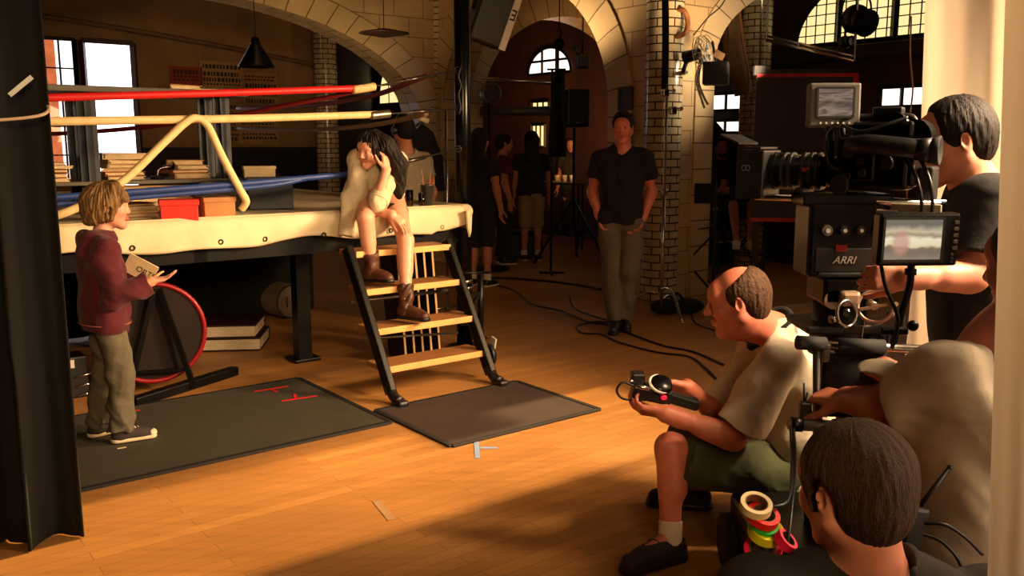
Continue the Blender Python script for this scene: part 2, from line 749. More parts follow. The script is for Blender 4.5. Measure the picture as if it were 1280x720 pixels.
def head_prims(B, c, R, s=1.0, female=False, child=False, smile=False, fat=0.0):
    """c = middle of the head between the ears; R columns forward, left, up; s = 1 for a 23 cm head"""
    def p(x, y, z):
        return npv(c) + R @ np.array((x * s, y * s, z * s), np.float32)

    def e(x, y, z, rx, ry, rz, k=0.02, op='add', Q=None):
        B.ell(p(x, y, z), (rx * s, ry * s, rz * s), R if Q is None else Q, k * s, op)

    def c_(a, b, r0, r1=None, k=0.02, op='add'):
        B.cap(p(*a), p(*b), r0 * s, None if r1 is None else r1 * s, k * s, op)
    jw = 0.045 if female or child else 0.054
    e(-0.018, 0, 0.036, 0.096, 0.076, 0.084)
    e(0.034, 0, -0.022, 0.060, 0.062, 0.082, 0.03)
    for y in (-1, 1):
        c_((-0.005, y * jw * 1.12, -0.045), (0.066, y * 0.016, -0.098), 0.024 + fat * 0.3, 0.019, 0.03)
        e(0.058, y * 0.043, -0.022, 0.026, 0.022, 0.024, 0.025)
        c_((0.080, y * 0.012, 0.026), (0.066, y * 0.045, 0.028), 0.014 if not (female or child) else 0.011, 0.011, 0.018)
    e(0.074, 0, -0.104, 0.018, 0.02, 0.016, 0.02)
    e(0.066, 0, 0.045, 0.03, 0.05, 0.035, 0.03)
    if fat:
        e(0.02, 0, -0.1, 0.05, 0.05, 0.03 + fat, 0.04)
    # eye sockets, lids
    for y in (-1, 1):
        e(0.096, y * 0.031, 0.006, 0.016, 0.017, 0.012, 0.014, 'sub')
        e(0.0775, y * 0.031, 0.0095, 0.0150, 0.0165, 0.0105, 0.005)
        e(0.0765, y * 0.031, -0.0035, 0.0145, 0.0160, 0.0085, 0.005)
    # nose
    n = 0.85 if female or child else 1.15
    c_((0.089, 0, 0.016), (0.089 + 0.022 * n, 0, -0.026), 0.0085, 0.0115 * n, 0.012)
    for y in (-1, 1):
        e(0.098, y * 0.011, -0.031, 0.011, 0.0085, 0.0085, 0.008)
    # mouth
    if smile:
        for y in (-1, 1):
            c_((0.101, 0, -0.066), (0.082, y * 0.031, -0.052), 0.0065, 0.004, 0.008)
            c_((0.098, 0, -0.081), (0.082, y * 0.029, -0.055), 0.0068, 0.004, 0.008)
            e(0.070, y * 0.042, -0.034, 0.022, 0.018, 0.02, 0.02)
    else:
        for y in (-1, 1):
            c_((0.100, 0, -0.059), (0.088, y * 0.023, -0.063), 0.0050, 0.003, 0.010)
            c_((0.097, 0, -0.071), (0.088, y * 0.021, -0.065), 0.0056, 0.003, 0.010)
    # ears
    for y in (-1, 1):
        Q = R @ np.array([[math.cos(0.35), -math.sin(0.35) * y, 0], [math.sin(0.35) * y, math.cos(0.35), 0], [0, 0, 1]], np.float32)
        e(-0.012, y * 0.079, -0.002, 0.02, 0.008, 0.032, 0.008, 'add', Q)
        e(-0.006, y * 0.086, 0.002, 0.011, 0.007, 0.019, 0.004, 'sub', Q)
    return p


def hand_prims(B, wr, d, pn, side, s=1.0, curl=(0.35, 0.4, 0.45, 0.5), spread=0.08, thumb=0.5, k=0.006):
    """wr wrist; d towards the fingers; pn out of the palm; side +1 left, -1 right hand; s=1 for a 18.5 cm hand"""
    d = unit(d)
    n = npv(pn)
    n = unit(n - d * float(d @ n))
    # thumb side: for a left hand with palm facing down and fingers forward the thumb is on the right
    t = np.cross(d, n) * side
    wr = npv(wr)

    def p(a, b, c):
        return wr + (d * a + t * b + n * c) * s
    bases = [0.029, 0.010, -0.009, -0.027]
    lens = [(0.040, 0.025, 0.021), (0.045, 0.029, 0.022), (0.041, 0.027, 0.022), (0.032, 0.020, 0.019)]
    rad = [0.0088, 0.0090, 0.0086, 0.0076]
    for i in range(4):
        B.cap(p(0.004, bases[i] * 0.55, 0), p(0.088 - abs(i - 1) * 0.004, bases[i], -0.002), 0.0145 * s, 0.0112 * s, 0.012 * s)
    B.ell(p(0.045, 0.0, 0.004), (0.045 * s, 0.035 * s, 0.013 * s), np.stack([d, t, n], 1), 0.01 * s)
    for i in range(4):
        q = p(0.088 - abs(i - 1) * 0.004, bases[i], -0.002)
        a = 0.0
        for j, L in enumerate(lens[i]):
            a += curl[i] * (0.8, 1.15, 0.8)[j]
            sp = (1.5 - i) * spread
            dr = d * math.cos(a) * math.cos(sp) + n * math.sin(a) + t * math.sin(sp) * max(0.2, math.cos(a))
            q2 = q + unit(dr) * L * s
            r0 = rad[i] * (1, 0.94, 0.86)[j]
            B.cap(q, q2, r0 * s, r0 * 0.93 * s, k * s if j == 0 else 0.003)
            q = q2
    # thumb leaves the side of the palm
    b0 = p(0.018, 0.022, 0.006)
    dt = unit(d * math.cos(0.75 - 0.3 * thumb) + t * math.sin(0.75 - 0.3 * thumb) + n * (0.25 + 0.5 * thumb))
    b1 = b0 + dt * 0.042 * s
    dt2 = unit(dt + d * 0.35 - t * 0.35 * thumb)
    b2 = b1 + dt2 * 0.032 * s
    b3 = b2 + unit(dt2 + d * 0.2 - t * 0.25 * thumb) * 0.026 * s
    B.cap(b0, b1, 0.0155 * s, 0.0115 * s, 0.012 * s)
    B.cap(b1, b2, 0.0108 * s, 0.0098 * s, 0.004 * s)
    B.cap(b2, b3, 0.0098 * s, 0.0082 * s, 0.003 * s)
    return p


def arm_prims(B, J, sd, S=1.0, g=0.0, k=0.03):
    sh, el, wr = J['sh' + sd], J['el' + sd], J['wr' + sd]
    B.cap(sh, el, 0.045 * S + g, 0.038 * S + g, k)
    B.cap(lerp(sh, el, 0.25), lerp(sh, el, 0.65), 0.046 * S + g, 0.045 * S + g, k)
    B.cap(el, wr, 0.040 * S + g, 0.026 * S + g, k)
    B.cap(lerp(el, wr, 0.12), lerp(el, wr, 0.45), 0.043 * S + g, 0.036 * S + g, k)
    B.cap(lerp(el, wr, 0.8), wr, 0.029 * S + g, 0.0265 * S + g, k, flat=None)


def leg_prims(B, J, sd, S=1.0, g=0.0, k=0.03):
    h, kn, an = J['hip' + sd], J['kn' + sd], J['an' + sd]
    B.cap(h, kn, 0.084 * S + g, 0.055 * S + g, k)
    B.cap(lerp(h, kn, 0.1), lerp(h, kn, 0.5), 0.083 * S + g, 0.074 * S + g, k)
    B.cap(kn, an, 0.052 * S + g, 0.036 * S + g, k)
    R = torso_axes(J)
    sh = unit(npv(an) - npv(kn))
    th = unit(npv(kn) - npv(h))
    back = th * -1.0 + sh * float(th @ sh)
    back = unit(back) if np.linalg.norm(back) > 0.25 else -R[:, 0]
    back = back * -1.0 if float(back @ -R[:, 0]) < -0.2 and np.linalg.norm(back) < 0.2 else back
    cb = J.get('calfback' + sd)
    if cb is not None:
        back = unit(cb)
    q0 = npv(lerp(kn, an, 0.15)) + back * 0.012 * S
    q1 = npv(lerp(kn, an, 0.45)) + back * 0.016 * S
    B.cap(q0, q1, 0.050 * S + g, 0.048 * S + g, k)


def torso_prims(B, J, S=1.0, g=0.0, belly=0.0, k=0.05, female=False):
    R = torso_axes(J)
    pel, nk, ch = npv(J['pelvis']), npv(J['neck']), npv(J['chest'])
    f, l, u = R[:, 0], R[:, 1], R[:, 2]
    B.cap(J['hipL'], J['hipR'], 0.092 * S + g, 0.092 * S + g, k)
    B.ell(pel + u * 0.02 * S, (0.105 * S + g, 0.155 * S + g, 0.12 * S + g), R, k)
    mid = pel * 0.5 + ch * 0.5
    B.ell(mid + f * belly * 0.5, (0.10 * S + g + belly * 0.7, (0.125 if female else 0.145) * S + g + belly * 0.5, 0.17 * S + g), R, k)
    Rc = R
    B.ell(ch + f * 0.005, (0.112 * S + g, 0.155 * S + g, 0.185 * S + g), Rc, k)
    for s_ in ('L', 'R'):
        sh = npv(J['sh' + s_])
        B.cap(nk - u * 0.005 * S, sh - u * 0.012 * S, 0.036 * S + g * .8, 0.036 * S + g * .8, k)
        B.cap(ch + u * 0.0 + (sh - nk) * 0.40, sh - u * 0.02 * S, 0.078 * S + g, 0.046 * S + g, k)
        if female:
            B.ell(ch + f * 0.085 * S + l * (0.07 if s_ == 'L' else -0.07) * S - u * 0.01, (0.06 * S + g, 0.062 * S + g, 0.062 * S + g), R, 0.04)
    return R


def bounds(J, extra=0.25):
    P = np.array([npv(v) for k, v in J.items() if not k.startswith('calfback')])
    return P.min(0) - extra, P.max(0) + extra


def sub_bounds(pts, extra):
    P = np.array([npv(v) for v in pts])
    return P.min(0) - extra, P.max(0) + extra


def person_root(label, J, base, group=None):
    return thing('person', label, 'person', (base[0], base[1], base[2] if len(base) > 2 else 0), 0, group)


def make_body(root, J, cell, S=1.0, skin=None, hands=None, headR=None, headS=1.0, head_kw=None, belly=0.0, female=False,
              handS=1.0, feet=True, neckr=0.055, legS=None):
    lo, hi = bounds(J)
    B = Blob(lo, hi, cell)
    torso_prims(B, J, S * 0.95, 0.0, belly, female=female)
    for sd in ('L', 'R'):
        arm_prims(B, J, sd, S)
        leg_prims(B, J, sd, legS or S)
        if feet and 'toe' + sd in J:
            B.cap(J['an' + sd], lerp(J['an' + sd], J['toe' + sd], .5), 0.030 * S, 0.016 * S, 0.02)
    hp = None
    if headR is not None:
        hc = npv(J['head'])
        base = hc + headR @ np.array((-0.022, 0, -0.075), np.float32) * headS
        B.cap(npv(J['neck']) - (npv(J['neck']) - npv(J['chest'])) * 0.15, base, neckr * 1.12 * S, neckr * S, 0.04)
        hp = head_prims(B, hc, headR, headS, **(head_kw or {}))
    if hands:
        for sd, h in hands.items():
            hand_prims(B, J['wr' + sd], h['d'], h['n'], 1 if sd == 'L' else -1, handS,
                       h.get('curl', (0.35, 0.4, 0.45, 0.5)), h.get('spread', 0.08), h.get('thumb', 0.5))
    mats = [skin or SKIN, LIPS]
    hcR = (npv(J['head']), headR, headS)

    def paint(c):
        if headR is None:
            return np.zeros(len(c), int)
        q = (c - hcR[0]) @ hcR[1] / hcR[2]
        return ((q[:, 0] > 0.086) & (np.abs(q[:, 1]) < 0.027) & (q[:, 2] < -0.054) & (q[:, 2] > -0.077)).astype(int)
    o = B.build('body', mats, root, origin=root.location, paint=paint)
    if headR is not None:
        for y in (-1, 1):
            m = MB()
            r = 0.0122 * headS
            c = npv(J['head']) + headR @ np.array((0.0800, y * 0.031, 0.0045), np.float32) * headS - npv(root.location)
            M = Matrix([list(map(float, r_)) for r_ in headR])
            n0 = 0
            m.mi = 0
            m.ball((0, 0, 0), r, 16, 10)
            for f in m.bm.faces:
                if f.calc_center_median().x > r * 0.80:
                    f.material_index = 1
            for v in m.bm.verts:
                v.co = M @ v.co + clean(c)
            m.build('eye', [EYE_W, EYE_D], root)
    return o


def brows(root, J, R, s, m, th=0.0045):
    for y in (-1, 1):
        b = MB()
        pts = []
        for t in (0, 0.5, 1):
            q = np.array((0.0925 - 0.014 * t * t, y * (0.015 + 0.032 * t), 0.0285 + 0.005 * math.sin(t * 2.6)), np.float32)
            pts.append(npv(J['head']) + R @ q * s - npv(root.location))
        b.tube(pts, lambda t: th * s * (1 - 0.6 * t), 6, sub=4)
        b.build('eyebrow', m, root)


def hair_cap(root, J, R, s, m, cell, style='short', thick=0.012, seed=1, name='hair', cuts=(), extra=None, wr=0.003, freq=260.0, stretch=(1, 1, 0.25), ear=1.0):
    hc = npv(J['head'])

    def p(x, y, z):
        return hc + R @ np.array((x * s, y * s, z * s), np.float32)
    lo, hi = sub_bounds([hc], 0.26 * s)
    if style in ('long',):
        lo = lo - 0.25
    B = Blob(lo, hi, cell)
    t = thick / s
    B.ell(p(-0.018, 0, 0.036), ((0.097 + t) * s, (0.077 + t) * s, (0.085 + t) * s), R, 0)
    B.ell(p(-0.05, 0, -0.01), ((0.06 + t) * s, (0.066 + t * 0.8) * s, (0.075 + t) * s), R, 0.03)
    if extra:
        extra(B, p, R, s)
    # open the face and trim to the style's hairline
    for (pt, nrm) in cuts:
        B.cut(p(*pt), R @ np.array(nrm, np.float32), 0.012 * s)
    B.ell(p(0.095, 0, -0.03), (0.075 * s, 0.066 * s, 0.092 * s), R, 0.015, 'sub')
    for y in (-1, 1):
        B.ell(p(-0.008, y * 0.088, -0.006), (0.022 * s * ear, 0.018 * s * ear, 0.031 * s * ear), R, 0.006, 'sub')
    if wr:
        # strands: waves that run along the fall of the hair
        idx = np.argwhere(np.abs(B.V) < 4 * cell)
        q = ((idx * B.cell + B.lo) - hc) @ R
        ang = np.arctan2(q[:, 1], q[:, 0] + 0.02 * s)
        rs = np.random.RandomState(seed)
        w = np.zeros(len(q))
        for i in range(5):
            w += np.sin(ang * (17 + 9 * i) + q[:, 2] * rs.uniform(-40, 40) + rs.rand() * 6 + 1.5 * np.sin(q[:, 2] * 35 + ang * 3 + i))
        B.V[idx[:, 0], idx[:, 1], idx[:, 2]] += (w * wr / 2.2).astype(np.float32)
    return B.build(name, m, root, origin=root.location)


def shirt(root, J, cell, m, S=1.0, g=0.014, sleeve=0.55, hem=-0.10, belly=0.0, name='t_shirt', seed=3, wr=0.005, freq=22.0, female=False,
          neck_r=0.075, neck_v=0.0, slack=0.010, neck_up=0.0, extra=None, both=('L', 'R'), long_sleeve_r=0.006):
    lo, hi = bounds(J, 0.22)
    B = Blob(lo, hi, cell)
    R = torso_prims(B, J, S, g, belly, female=female)
    u = R[:, 2]
    f = R[:, 0]
    B.cut(npv(J['pelvis']) + u * hem, -u, 0.006)
    nk = npv(J['neck'])
    for sd in both:
        sh, el, wr_ = npv(J['sh' + sd]), npv(J['el' + sd]), npv(J['wr' + sd])
        if sleeve <= 1.0:
            e = sh + (el - sh) * sleeve
            B.cap(sh, e, 0.046 * S + g, 0.048 * S + g + slack, 0.03, cut=(False, True))
        else:
            B.cap(sh, el, 0.046 * S + g, 0.043 * S + g + slack * 0.5, 0.03)
            e = el + (wr_ - el) * (sleeve - 1)
            B.cap(el, e, 0.047 * S + g + slack * 0.5, 0.034 * S + g + long_sleeve_r, 0.02, cut=(False, True))
    if extra:
        extra(B, R)
    # neck opening
    B.cap(nk + u * (0.0 + neck_up) - f * 0.01, nk + u * 0.16 + f * 0.02, neck_r * S, neck_r * S * 1.1, 0.01, 'sub')
    if neck_v:
        B.cap(nk + u * 0.03 + f * 0.05 * S, nk - u * neck_v + f * 0.13 * S, 0.05 * S, 0.012, 0.008, 'sub')
    B.wrinkle(wr, freq, seed, (1, 1, 0.75))
    return B.build(name, m, root, origin=root.location)


def trousers(root, J, cell, m, S=1.0, g=0.016, length=1.0, top=0.10, name='trousers', seed=5, wr=0.006, freq=26.0, flare=0.012, hem_z=None):
    lo, hi = bounds({k: v for k, v in J.items() if k[:3] in ('hip', 'kne', 'kn', 'pel', 'knL', 'knR', 'anL', 'anR') or k[:2] in ('kn', 'an')}, 0.25)
    B = Blob(lo, hi, cell)
    R = torso_axes(J)
    u = R[:, 2]
    pel = npv(J['pelvis'])
    B.ell(pel + u * 0.02 * S, (0.107 * S + g, 0.157 * S + g, 0.125 * S + g), R, 0.04)
    B.cap(J['hipL'], J['hipR'], 0.094 * S + g, 0.094 * S + g, 0.04)
    B.cut(pel + u * top, u, 0.006)
    for sd in ('L', 'R'):
        h, kn, an = npv(J['hip' + sd]), npv(J['kn' + sd]), npv(J['an' + sd])
        if length <= 1.0:
            e = h + (kn - h) * length
            B.cap(h, e, 0.088 * S + g, 0.064 * S + g + flare, 0.03, cut=(False, True))
        else:
            B.cap(h, kn, 0.088 * S + g, 0.058 * S + g + flare * 0.5, 0.03)
            e = kn + (an - kn) * (length - 1)
            B.cap(kn, e, 0.058 * S + g + flare * 0.5, 0.046 * S + g + flare, 0.03, cut=(False, True))
    B.wrinkle(wr, freq, seed, (1, 1, 0.8))
    return B.build(name, m, root, origin=root.location)


def shoe(root, an, toe, m_up, m_sole, s=1.0, lace=None, high=0.03, name='shoe', cell=0.005, cap_m=None, z0=None):
    """an = ankle joint, toe = tip; both over the same ground"""
    an, toe = npv(an), npv(toe)
    d = toe - an
    slope = d.copy()
    dh = d.copy()
    dh[2] = 0
    d = unit(dh)
    l = np.array((-d[1], d[0], 0), np.float32)
    gz_ = (an[2] - 0.075 * s) if z0 is None else z0
    an0 = np.array((an[0], an[1], gz_), np.float32)
    L = float(np.linalg.norm(dh))
    q = lambda a, b, z: an0 + d * a + l * b + np.array((0, 0, z), np.float32)
    lo, hi = sub_bounds([an, toe, an0], 0.16)
    B = Blob(lo, hi, cell)
    B.cap(q(-0.03 * s, 0, 0.045 * s), q(L - 0.045 * s, 0.0, 0.032 * s), 0.038 * s, 0.036 * s, 0.02)
    B.cap(q(0.0, 0, 0.07 * s), q(L * 0.55, 0, 0.045 * s), 0.040 * s, 0.034 * s, 0.03)
    B.cap(q(-0.012, 0, 0.04 * s), q(-0.008, 0, 0.075 * s + high), 0.042 * s, 0.044 * s, 0.02, cut=(False, True))
    B.cut(q(0, 0, 0.016), (0, 0, -1))
    up = B.build(name, m_up, root, origin=root.location)
    C = Blob(lo, hi, cell)
    C.cap(q(-0.03 * s, 0, 0.014), q(L - 0.045 * s, 0, 0.014), 0.043 * s, 0.043 * s, 0.01)
    C.cut(q(0, 0, 0.027 * s), (0, 0, 1))
    C.cut(q(0, 0, 0.001), (0, 0, -1))
    so = C.build('sole', m_sole, up)
    up_loc = None
    if cap_m is not None:
        D = Blob(lo, hi, cell)
        D.ell(q(L - 0.045 * s, 0, 0.027), (0.046 * s, 0.044 * s, 0.030 * s), np.stack([d, l, np.array((0, 0, 1), np.float32)], 1), 0)
        D.cut(q(L - 0.045 * s, 0, 0), -d)
        D.cut(q(0, 0, 0.02), (0, 0, -1))
        D.build('toe_cap', cap_m, up)
    for ch in up.children:
        ch.data.transform(Matrix.Translation(-Vector(root.location)))
    if lace is not None:
        b = MB()
        for i in range(4):
            t = 0.32 + 0.12 * i
            z = 0.088 * s - 0.030 * s * (i / 3) + 0.004
            a_ = q(L * t - 0.01, 0.024 * s, z - 0.006) - npv(root.location)
            m_ = q(L * t, 0, z + 0.006) - npv(root.location)
            c_ = q(L * t + 0.01, -0.024 * s, z - 0.006) - npv(root.location)
            b.tube([a_, m_, c_], 0.0035 * s, 6, sub=3)
        b.build('laces', lace, up)
    return up
# ------------------------------------------------------------------ the hall
TILE = brick_mat('glazed_wall_tile', (210, 178, 126), (202, 170, 118), (140, 108, 68), 0.42, 0.24, 0.006, 0.4, 0.2)
VOUS = brick_mat('arch_ring_tile', (214, 186, 136), (204, 176, 126), (112, 84, 52), 0.26, 0.46, 0.007, 0.3, 0.3, 0.0)
SOFF = brick_mat('arch_soffit_tile', (196, 168, 120), (186, 158, 110), (112, 84, 52), 0.26, 0.22, 0.008, 0.35, 0.3)
COLT = brick_mat('glazed_column_brick', (222, 206, 166), (206, 186, 142), (66, 48, 32), 0.17, 0.078, 0.007, 0.2, 0.5)
WOODW = mat('dark_wood_panel', (62, 34, 20), 0.5, vary=0.25, scale=5, stretch=(1, 1, 0.15))
PLAST = mat('dim_plaster', (150, 118, 78), 0.8, vary=0.2, scale=2.0)
CEIL = mat('ceiling_plaster', (130, 98, 62), 0.85, vary=0.25, scale=1.5)
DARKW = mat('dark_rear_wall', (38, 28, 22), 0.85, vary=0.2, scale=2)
BLACKM = mat('black_metal', (16, 15, 15), 0.38, 0.6, vary=0.1)
BLACKP = mat('black_plastic', (17, 16, 17), 0.42, vary=0.1)
BLACKC = mat('black_cloth', (12, 11, 11), 0.9, vary=0.25, scale=30, bump=0.15, bscale=300)
CHROME = mat('chrome', (200, 196, 190), 0.22, 1.0, vary=0.05)
STEEL = mat('grey_steel', (120, 118, 114), 0.4, 0.9, vary=0.1)


def floor_mat():
    m = bpy.data.materials.new('maple_plank_floor')
    m.use_nodes = True
    nt = m.node_tree
    b = nt.nodes['Principled BSDF']
    tc = nt.nodes.new('ShaderNodeTexCoord')
    mp = nt.nodes.new('ShaderNodeMapping')
    mp.inputs['Rotation'].default_value = (0, 0, -ANG)
    nt.links.new(tc.outputs['Object'], mp.inputs['Vector'])
    t = nt.nodes.new('ShaderNodeTexBrick')
    t.offset = 0.37
    t.inputs['Scale'].default_value = 1.0
    t.inputs['Brick Width'].default_value = 1.1
    t.inputs['Row Height'].default_value = 0.075
    t.inputs['Mortar Size'].default_value = 0.0012
    t.inputs['Bias'].default_value = 0.0
    t.inputs['Color1'].default_value = srgb(188, 134, 74)
    t.inputs['Color2'].default_value = srgb(170, 118, 62)
    t.inputs['Mortar'].default_value = srgb(110, 72, 38)
    nt.links.new(mp.outputs['Vector'], t.inputs['Vector'])
    mp2 = nt.nodes.new('ShaderNodeMapping')
    mp2.inputs['Rotation'].default_value = (0, 0, -ANG)
    mp2.inputs['Scale'].default_value = (0.5, 6, 1)
    nt.links.new(tc.outputs['Object'], mp2.inputs['Vector'])
    n = nt.nodes.new('ShaderNodeTexNoise')
    n.inputs['Scale'].default_value = 4
    n.inputs['Detail'].default_value = 6
    nt.links.new(mp2.outputs['Vector'], n.inputs['Vector'])
    n3 = nt.nodes.new('ShaderNodeTexNoise')
    n3.inputs['Scale'].default_value = 1.3
    n3.inputs['Detail'].default_value = 4
    nt.links.new(tc.outputs['Object'], n3.inputs['Vector'])
    ad = nt.nodes.new('ShaderNodeMath')
    ad.operation = 'ADD'
    nt.links.new(n.outputs['Fac'], ad.inputs[0])
    nt.links.new(n3.outputs['Fac'], ad.inputs[1])
    mr = nt.nodes.new('ShaderNodeMapRange')
    mr.inputs['From Min'].default_value = 0.65
    mr.inputs['From Max'].default_value = 1.35
    mr.inputs['To Min'].default_value = 0.72
    mr.inputs['To Max'].default_value = 1.06
    nt.links.new(ad.outputs[0], mr.inputs['Value'])
    mx = nt.nodes.new('ShaderNodeMix')
    mx.data_type = 'RGBA'
    mx.blend_type = 'MULTIPLY'
    mx.inputs[0].default_value = 1
    nt.links.new(t.outputs['Color'], mx.inputs[6])
    nt.links.new(mr.outputs['Result'], mx.inputs[7])
    nt.links.new(mx.outputs[2], b.inputs['Base Color'])
    r2 = nt.nodes.new('ShaderNodeMapRange')
    r2.inputs['To Min'].default_value = 0.32
    r2.inputs['To Max'].default_value = 0.6
    nt.links.new(n3.outputs['Fac'], r2.inputs['Value'])
    nt.links.new(r2.outputs['Result'], b.inputs['Roughness'])
    b.inputs['Specular IOR Level'].default_value = 0.35
    return m


FLOORP = [(11.4, 2.2), (-3.3, 20.9), (-3.6, 15.3), (-9.0, 11.0), (-9.0, -4.3), (11.4, -4.3)]
b = MB()
b.prism(FLOORP, -0.1)
struct(b.build('floor', floor_mat()))
b = MB()
b.prism(FLOORP, 0.1, Matrix.Translation((0, 0, 4.6)))
struct(b.build('ceiling', CEIL))


def wall_run(name, p0, p1, m, z0=0.0, z1=4.6, thick=0.12):
    """plain run of wall as a box, inner face on the line p0-p1"""
    p0, p1 = Vector((p0[0], p0[1], 0)), Vector((p1[0], p1[1], 0))
    d = (p1 - p0).normalized()
    nrm = Vector((-d.y, d.x, 0))
    L = (p1 - p0).length
    b = MB()
    q = lambda s, t, z: p0 + d * s + nrm * t + Vector((0, 0, z))
    b.quad(q(0, 0, z0), q(L, 0, z0), q(L, 0, z1), q(0, 0, z1), [(0, z0), (L, z0), (L, z1), (0, z1)])
    b.quad(q(0, -thick, z0), q(0, -thick, z1), q(L, -thick, z1), q(L, -thick, z0), [(0, z0), (0, z1), (L, z1), (L, z0)])
    b.quad(q(0, 0, z0), q(0, 0, z1), q(0, -thick, z1), q(0, -thick, z0), [(0, 0)] * 4)
    b.quad(q(L, 0, z0), q(L, -thick, z0), q(L, -thick, z1), q(L, 0, z1), [(0, 0)] * 4)
    b.quad(q(0, 0, z1), q(L, 0, z1), q(L, -thick, z1), q(0, -thick, z1), [(0, 0)] * 4)
    b.quad(q(0, 0, z0), q(0, -thick, z0), q(L, -thick, z0), q(L, 0, z0), [(0, 0)] * 4)
    return struct(b.build(name, m))


def arch_wall(name, p0, p1, a, bb, zs, za, mtile, thick=0.42, top=4.6, ring=0.34, tname='trim_1', n=36):
    """a wall with one round-headed opening between a and bb along it, springing at zs, crown at za"""
    p0, p1 = Vector((p0[0], p0[1], 0)), Vector((p1[0], p1[1], 0))
    d = (p1 - p0).normalized()
    nrm = Vector((-d.y, d.x, 0))
    L = (p1 - p0).length
    cx, rx, rz = (a + bb) / 2, (bb - a) / 2, za - zs
    q = lambda s, t, z: p0 + d * s + nrm * t + Vector((0, 0, z))
    curve = [(a, 0.0)] + [(cx - rx * math.cos(PI * i / n), zs + rz * math.sin(PI * i / n)) for i in range(n + 1)] + [(bb, 0.0)]
    b = MB()
    for t in (thick / 2, -thick / 2):
        for (s0, s1) in ((0, a), (bb, L)):
            b.quad(q(s0, t, 0), q(s1, t, 0), q(s1, t, top), q(s0, t, top), [(s0, 0), (s1, 0), (s1, top), (s0, top)])
        for (x0, y0), (x1, y1) in zip(curve[1:-1], curve[2:-1]):
            b.quad(q(x0, t, y0), q(x1, t, y1), q(x1, t, top), q(x0, t, top), [(x0, y0), (x1, y1), (x1, top), (x0, top)])
    b.mi = 1
    acc = 0.0
    for (x0, y0), (x1, y1) in zip(curve[:-1], curve[1:]):
        l = math.hypot(x1 - x0, y1 - y0)
        b.quad(q(x0, thick / 2, y0), q(x1, thick / 2, y1), q(x1, -thick / 2, y1), q(x0, -thick / 2, y0),
               [(acc, 0), (acc + l, 0), (acc + l, thick), (acc, thick)])
        acc += l
    b.mi = 0
    for s in (0, L):
        b.quad(q(s, thick / 2, 0), q(s, -thick / 2, 0), q(s, -thick / 2, top), q(s, thick / 2, top), [(0, 0), (thick, 0), (thick, top), (0, top)])
    struct(b.build(name, [mtile, SOFF], recalc=False))
    # the ring of voussoir tiles, a little proud of both faces
    b = MB()
    out = [(a - ring, 0.0)] + [(cx - (rx + ring) * math.cos(PI * i / n), zs + (rz + ring) * math.sin(PI * i / n)) for i in range(n + 1)] + [(bb + ring, 0.0)]
    for sgn in (1, -1):
        t = sgn * (thick / 2 + 0.018)
        t0 = sgn * thick / 2
        acc = 0.0
        for (i0, i1, o0, o1) in zip(curve[:-1], curve[1:], out[:-1], out[1:]):
            l = math.hypot(i1[0] - i0[0], i1[1] - i0[1])
            uvs = [(acc, 0.02), (acc + l, 0.02), (acc + l, 0.44), (acc, 0.44)]
            b.quad(q(i0[0], t, i0[1]), q(i1[0], t, i1[1]), q(o1[0], t, o1[1]), q(o0[0], t, o0[1]), uvs)
            b.quad(q(i0[0], t, i0[1]), q(i1[0], t, i1[1]), q(i1[0], t0, i1[1]), q(i0[0], t0, i0[1]), uvs)
            b.quad(q(o0[0], t, o0[1]), q(o1[0], t, o1[1]), q(o1[0], t0, o1[1]), q(o0[0], t0, o0[1]), uvs)
            acc += l
    struct(b.build(tname, VOUS, recalc=False))


C0 = Vector((1.48, 9.0, 0))
C1 = Vector((-0.93, 12.1, 0))
C2 = Vector((-3.0, 14.65, 0))
arch_wall('wall_arcade', C0 + VX * 0.0, C0 + VX * 4.0, 0.52, 3.6, 1.92, 3.34, TILE, tname='trim_1')
arch_wall('wall_rear_arch', C1, C1 + UX * 4.3, 0.5, 3.7, 2.03, 3.35, TILE, tname='trim_2')
arch_wall('wall_left_arch', C1, C1 - UX * 7.2, 0.48, 6.55, 1.84, 3.17, TILE, tname='trim_3', ring=0.3)
arch_wall('wall_right_arch', C0, C0 + UX * 5.3, 0.53, 5.2, 2.36, 3.34, TILE, tname='trim_4', ring=0.28)


def column(name, c, r, h=4.6):
    b = MB()
    n = 32
    for i in range(n):
        a0, a1 = 2 * PI * i / n, 2 * PI * (i + 1) / n
        p = lambda a, z: Vector((c.x + r * math.cos(a), c.y + r * math.sin(a), z))
        b.quad(p(a0, 0), p(a1, 0), p(a1, h), p(a0, h), [(a0 * r, 0), (a1 * r, 0), (a1 * r, h), (a0 * r, h)])
    for f in b.bm.faces:
        f.smooth = True
    bmesh.ops.remove_doubles(b.bm, verts=b.bm.verts[:], dist=1e-5)
    return struct(b.build(name, COLT))


column('column_1', C0 + Vector((0.0, -0.12, 0)), 0.185)
column('column_2', C1 + Vector((-0.0, -0.16, 0)), 0.18)
column('column_3', C2, 0.18)
column('column_4', Vector((3.02, 11.3, 0)), 0.18)

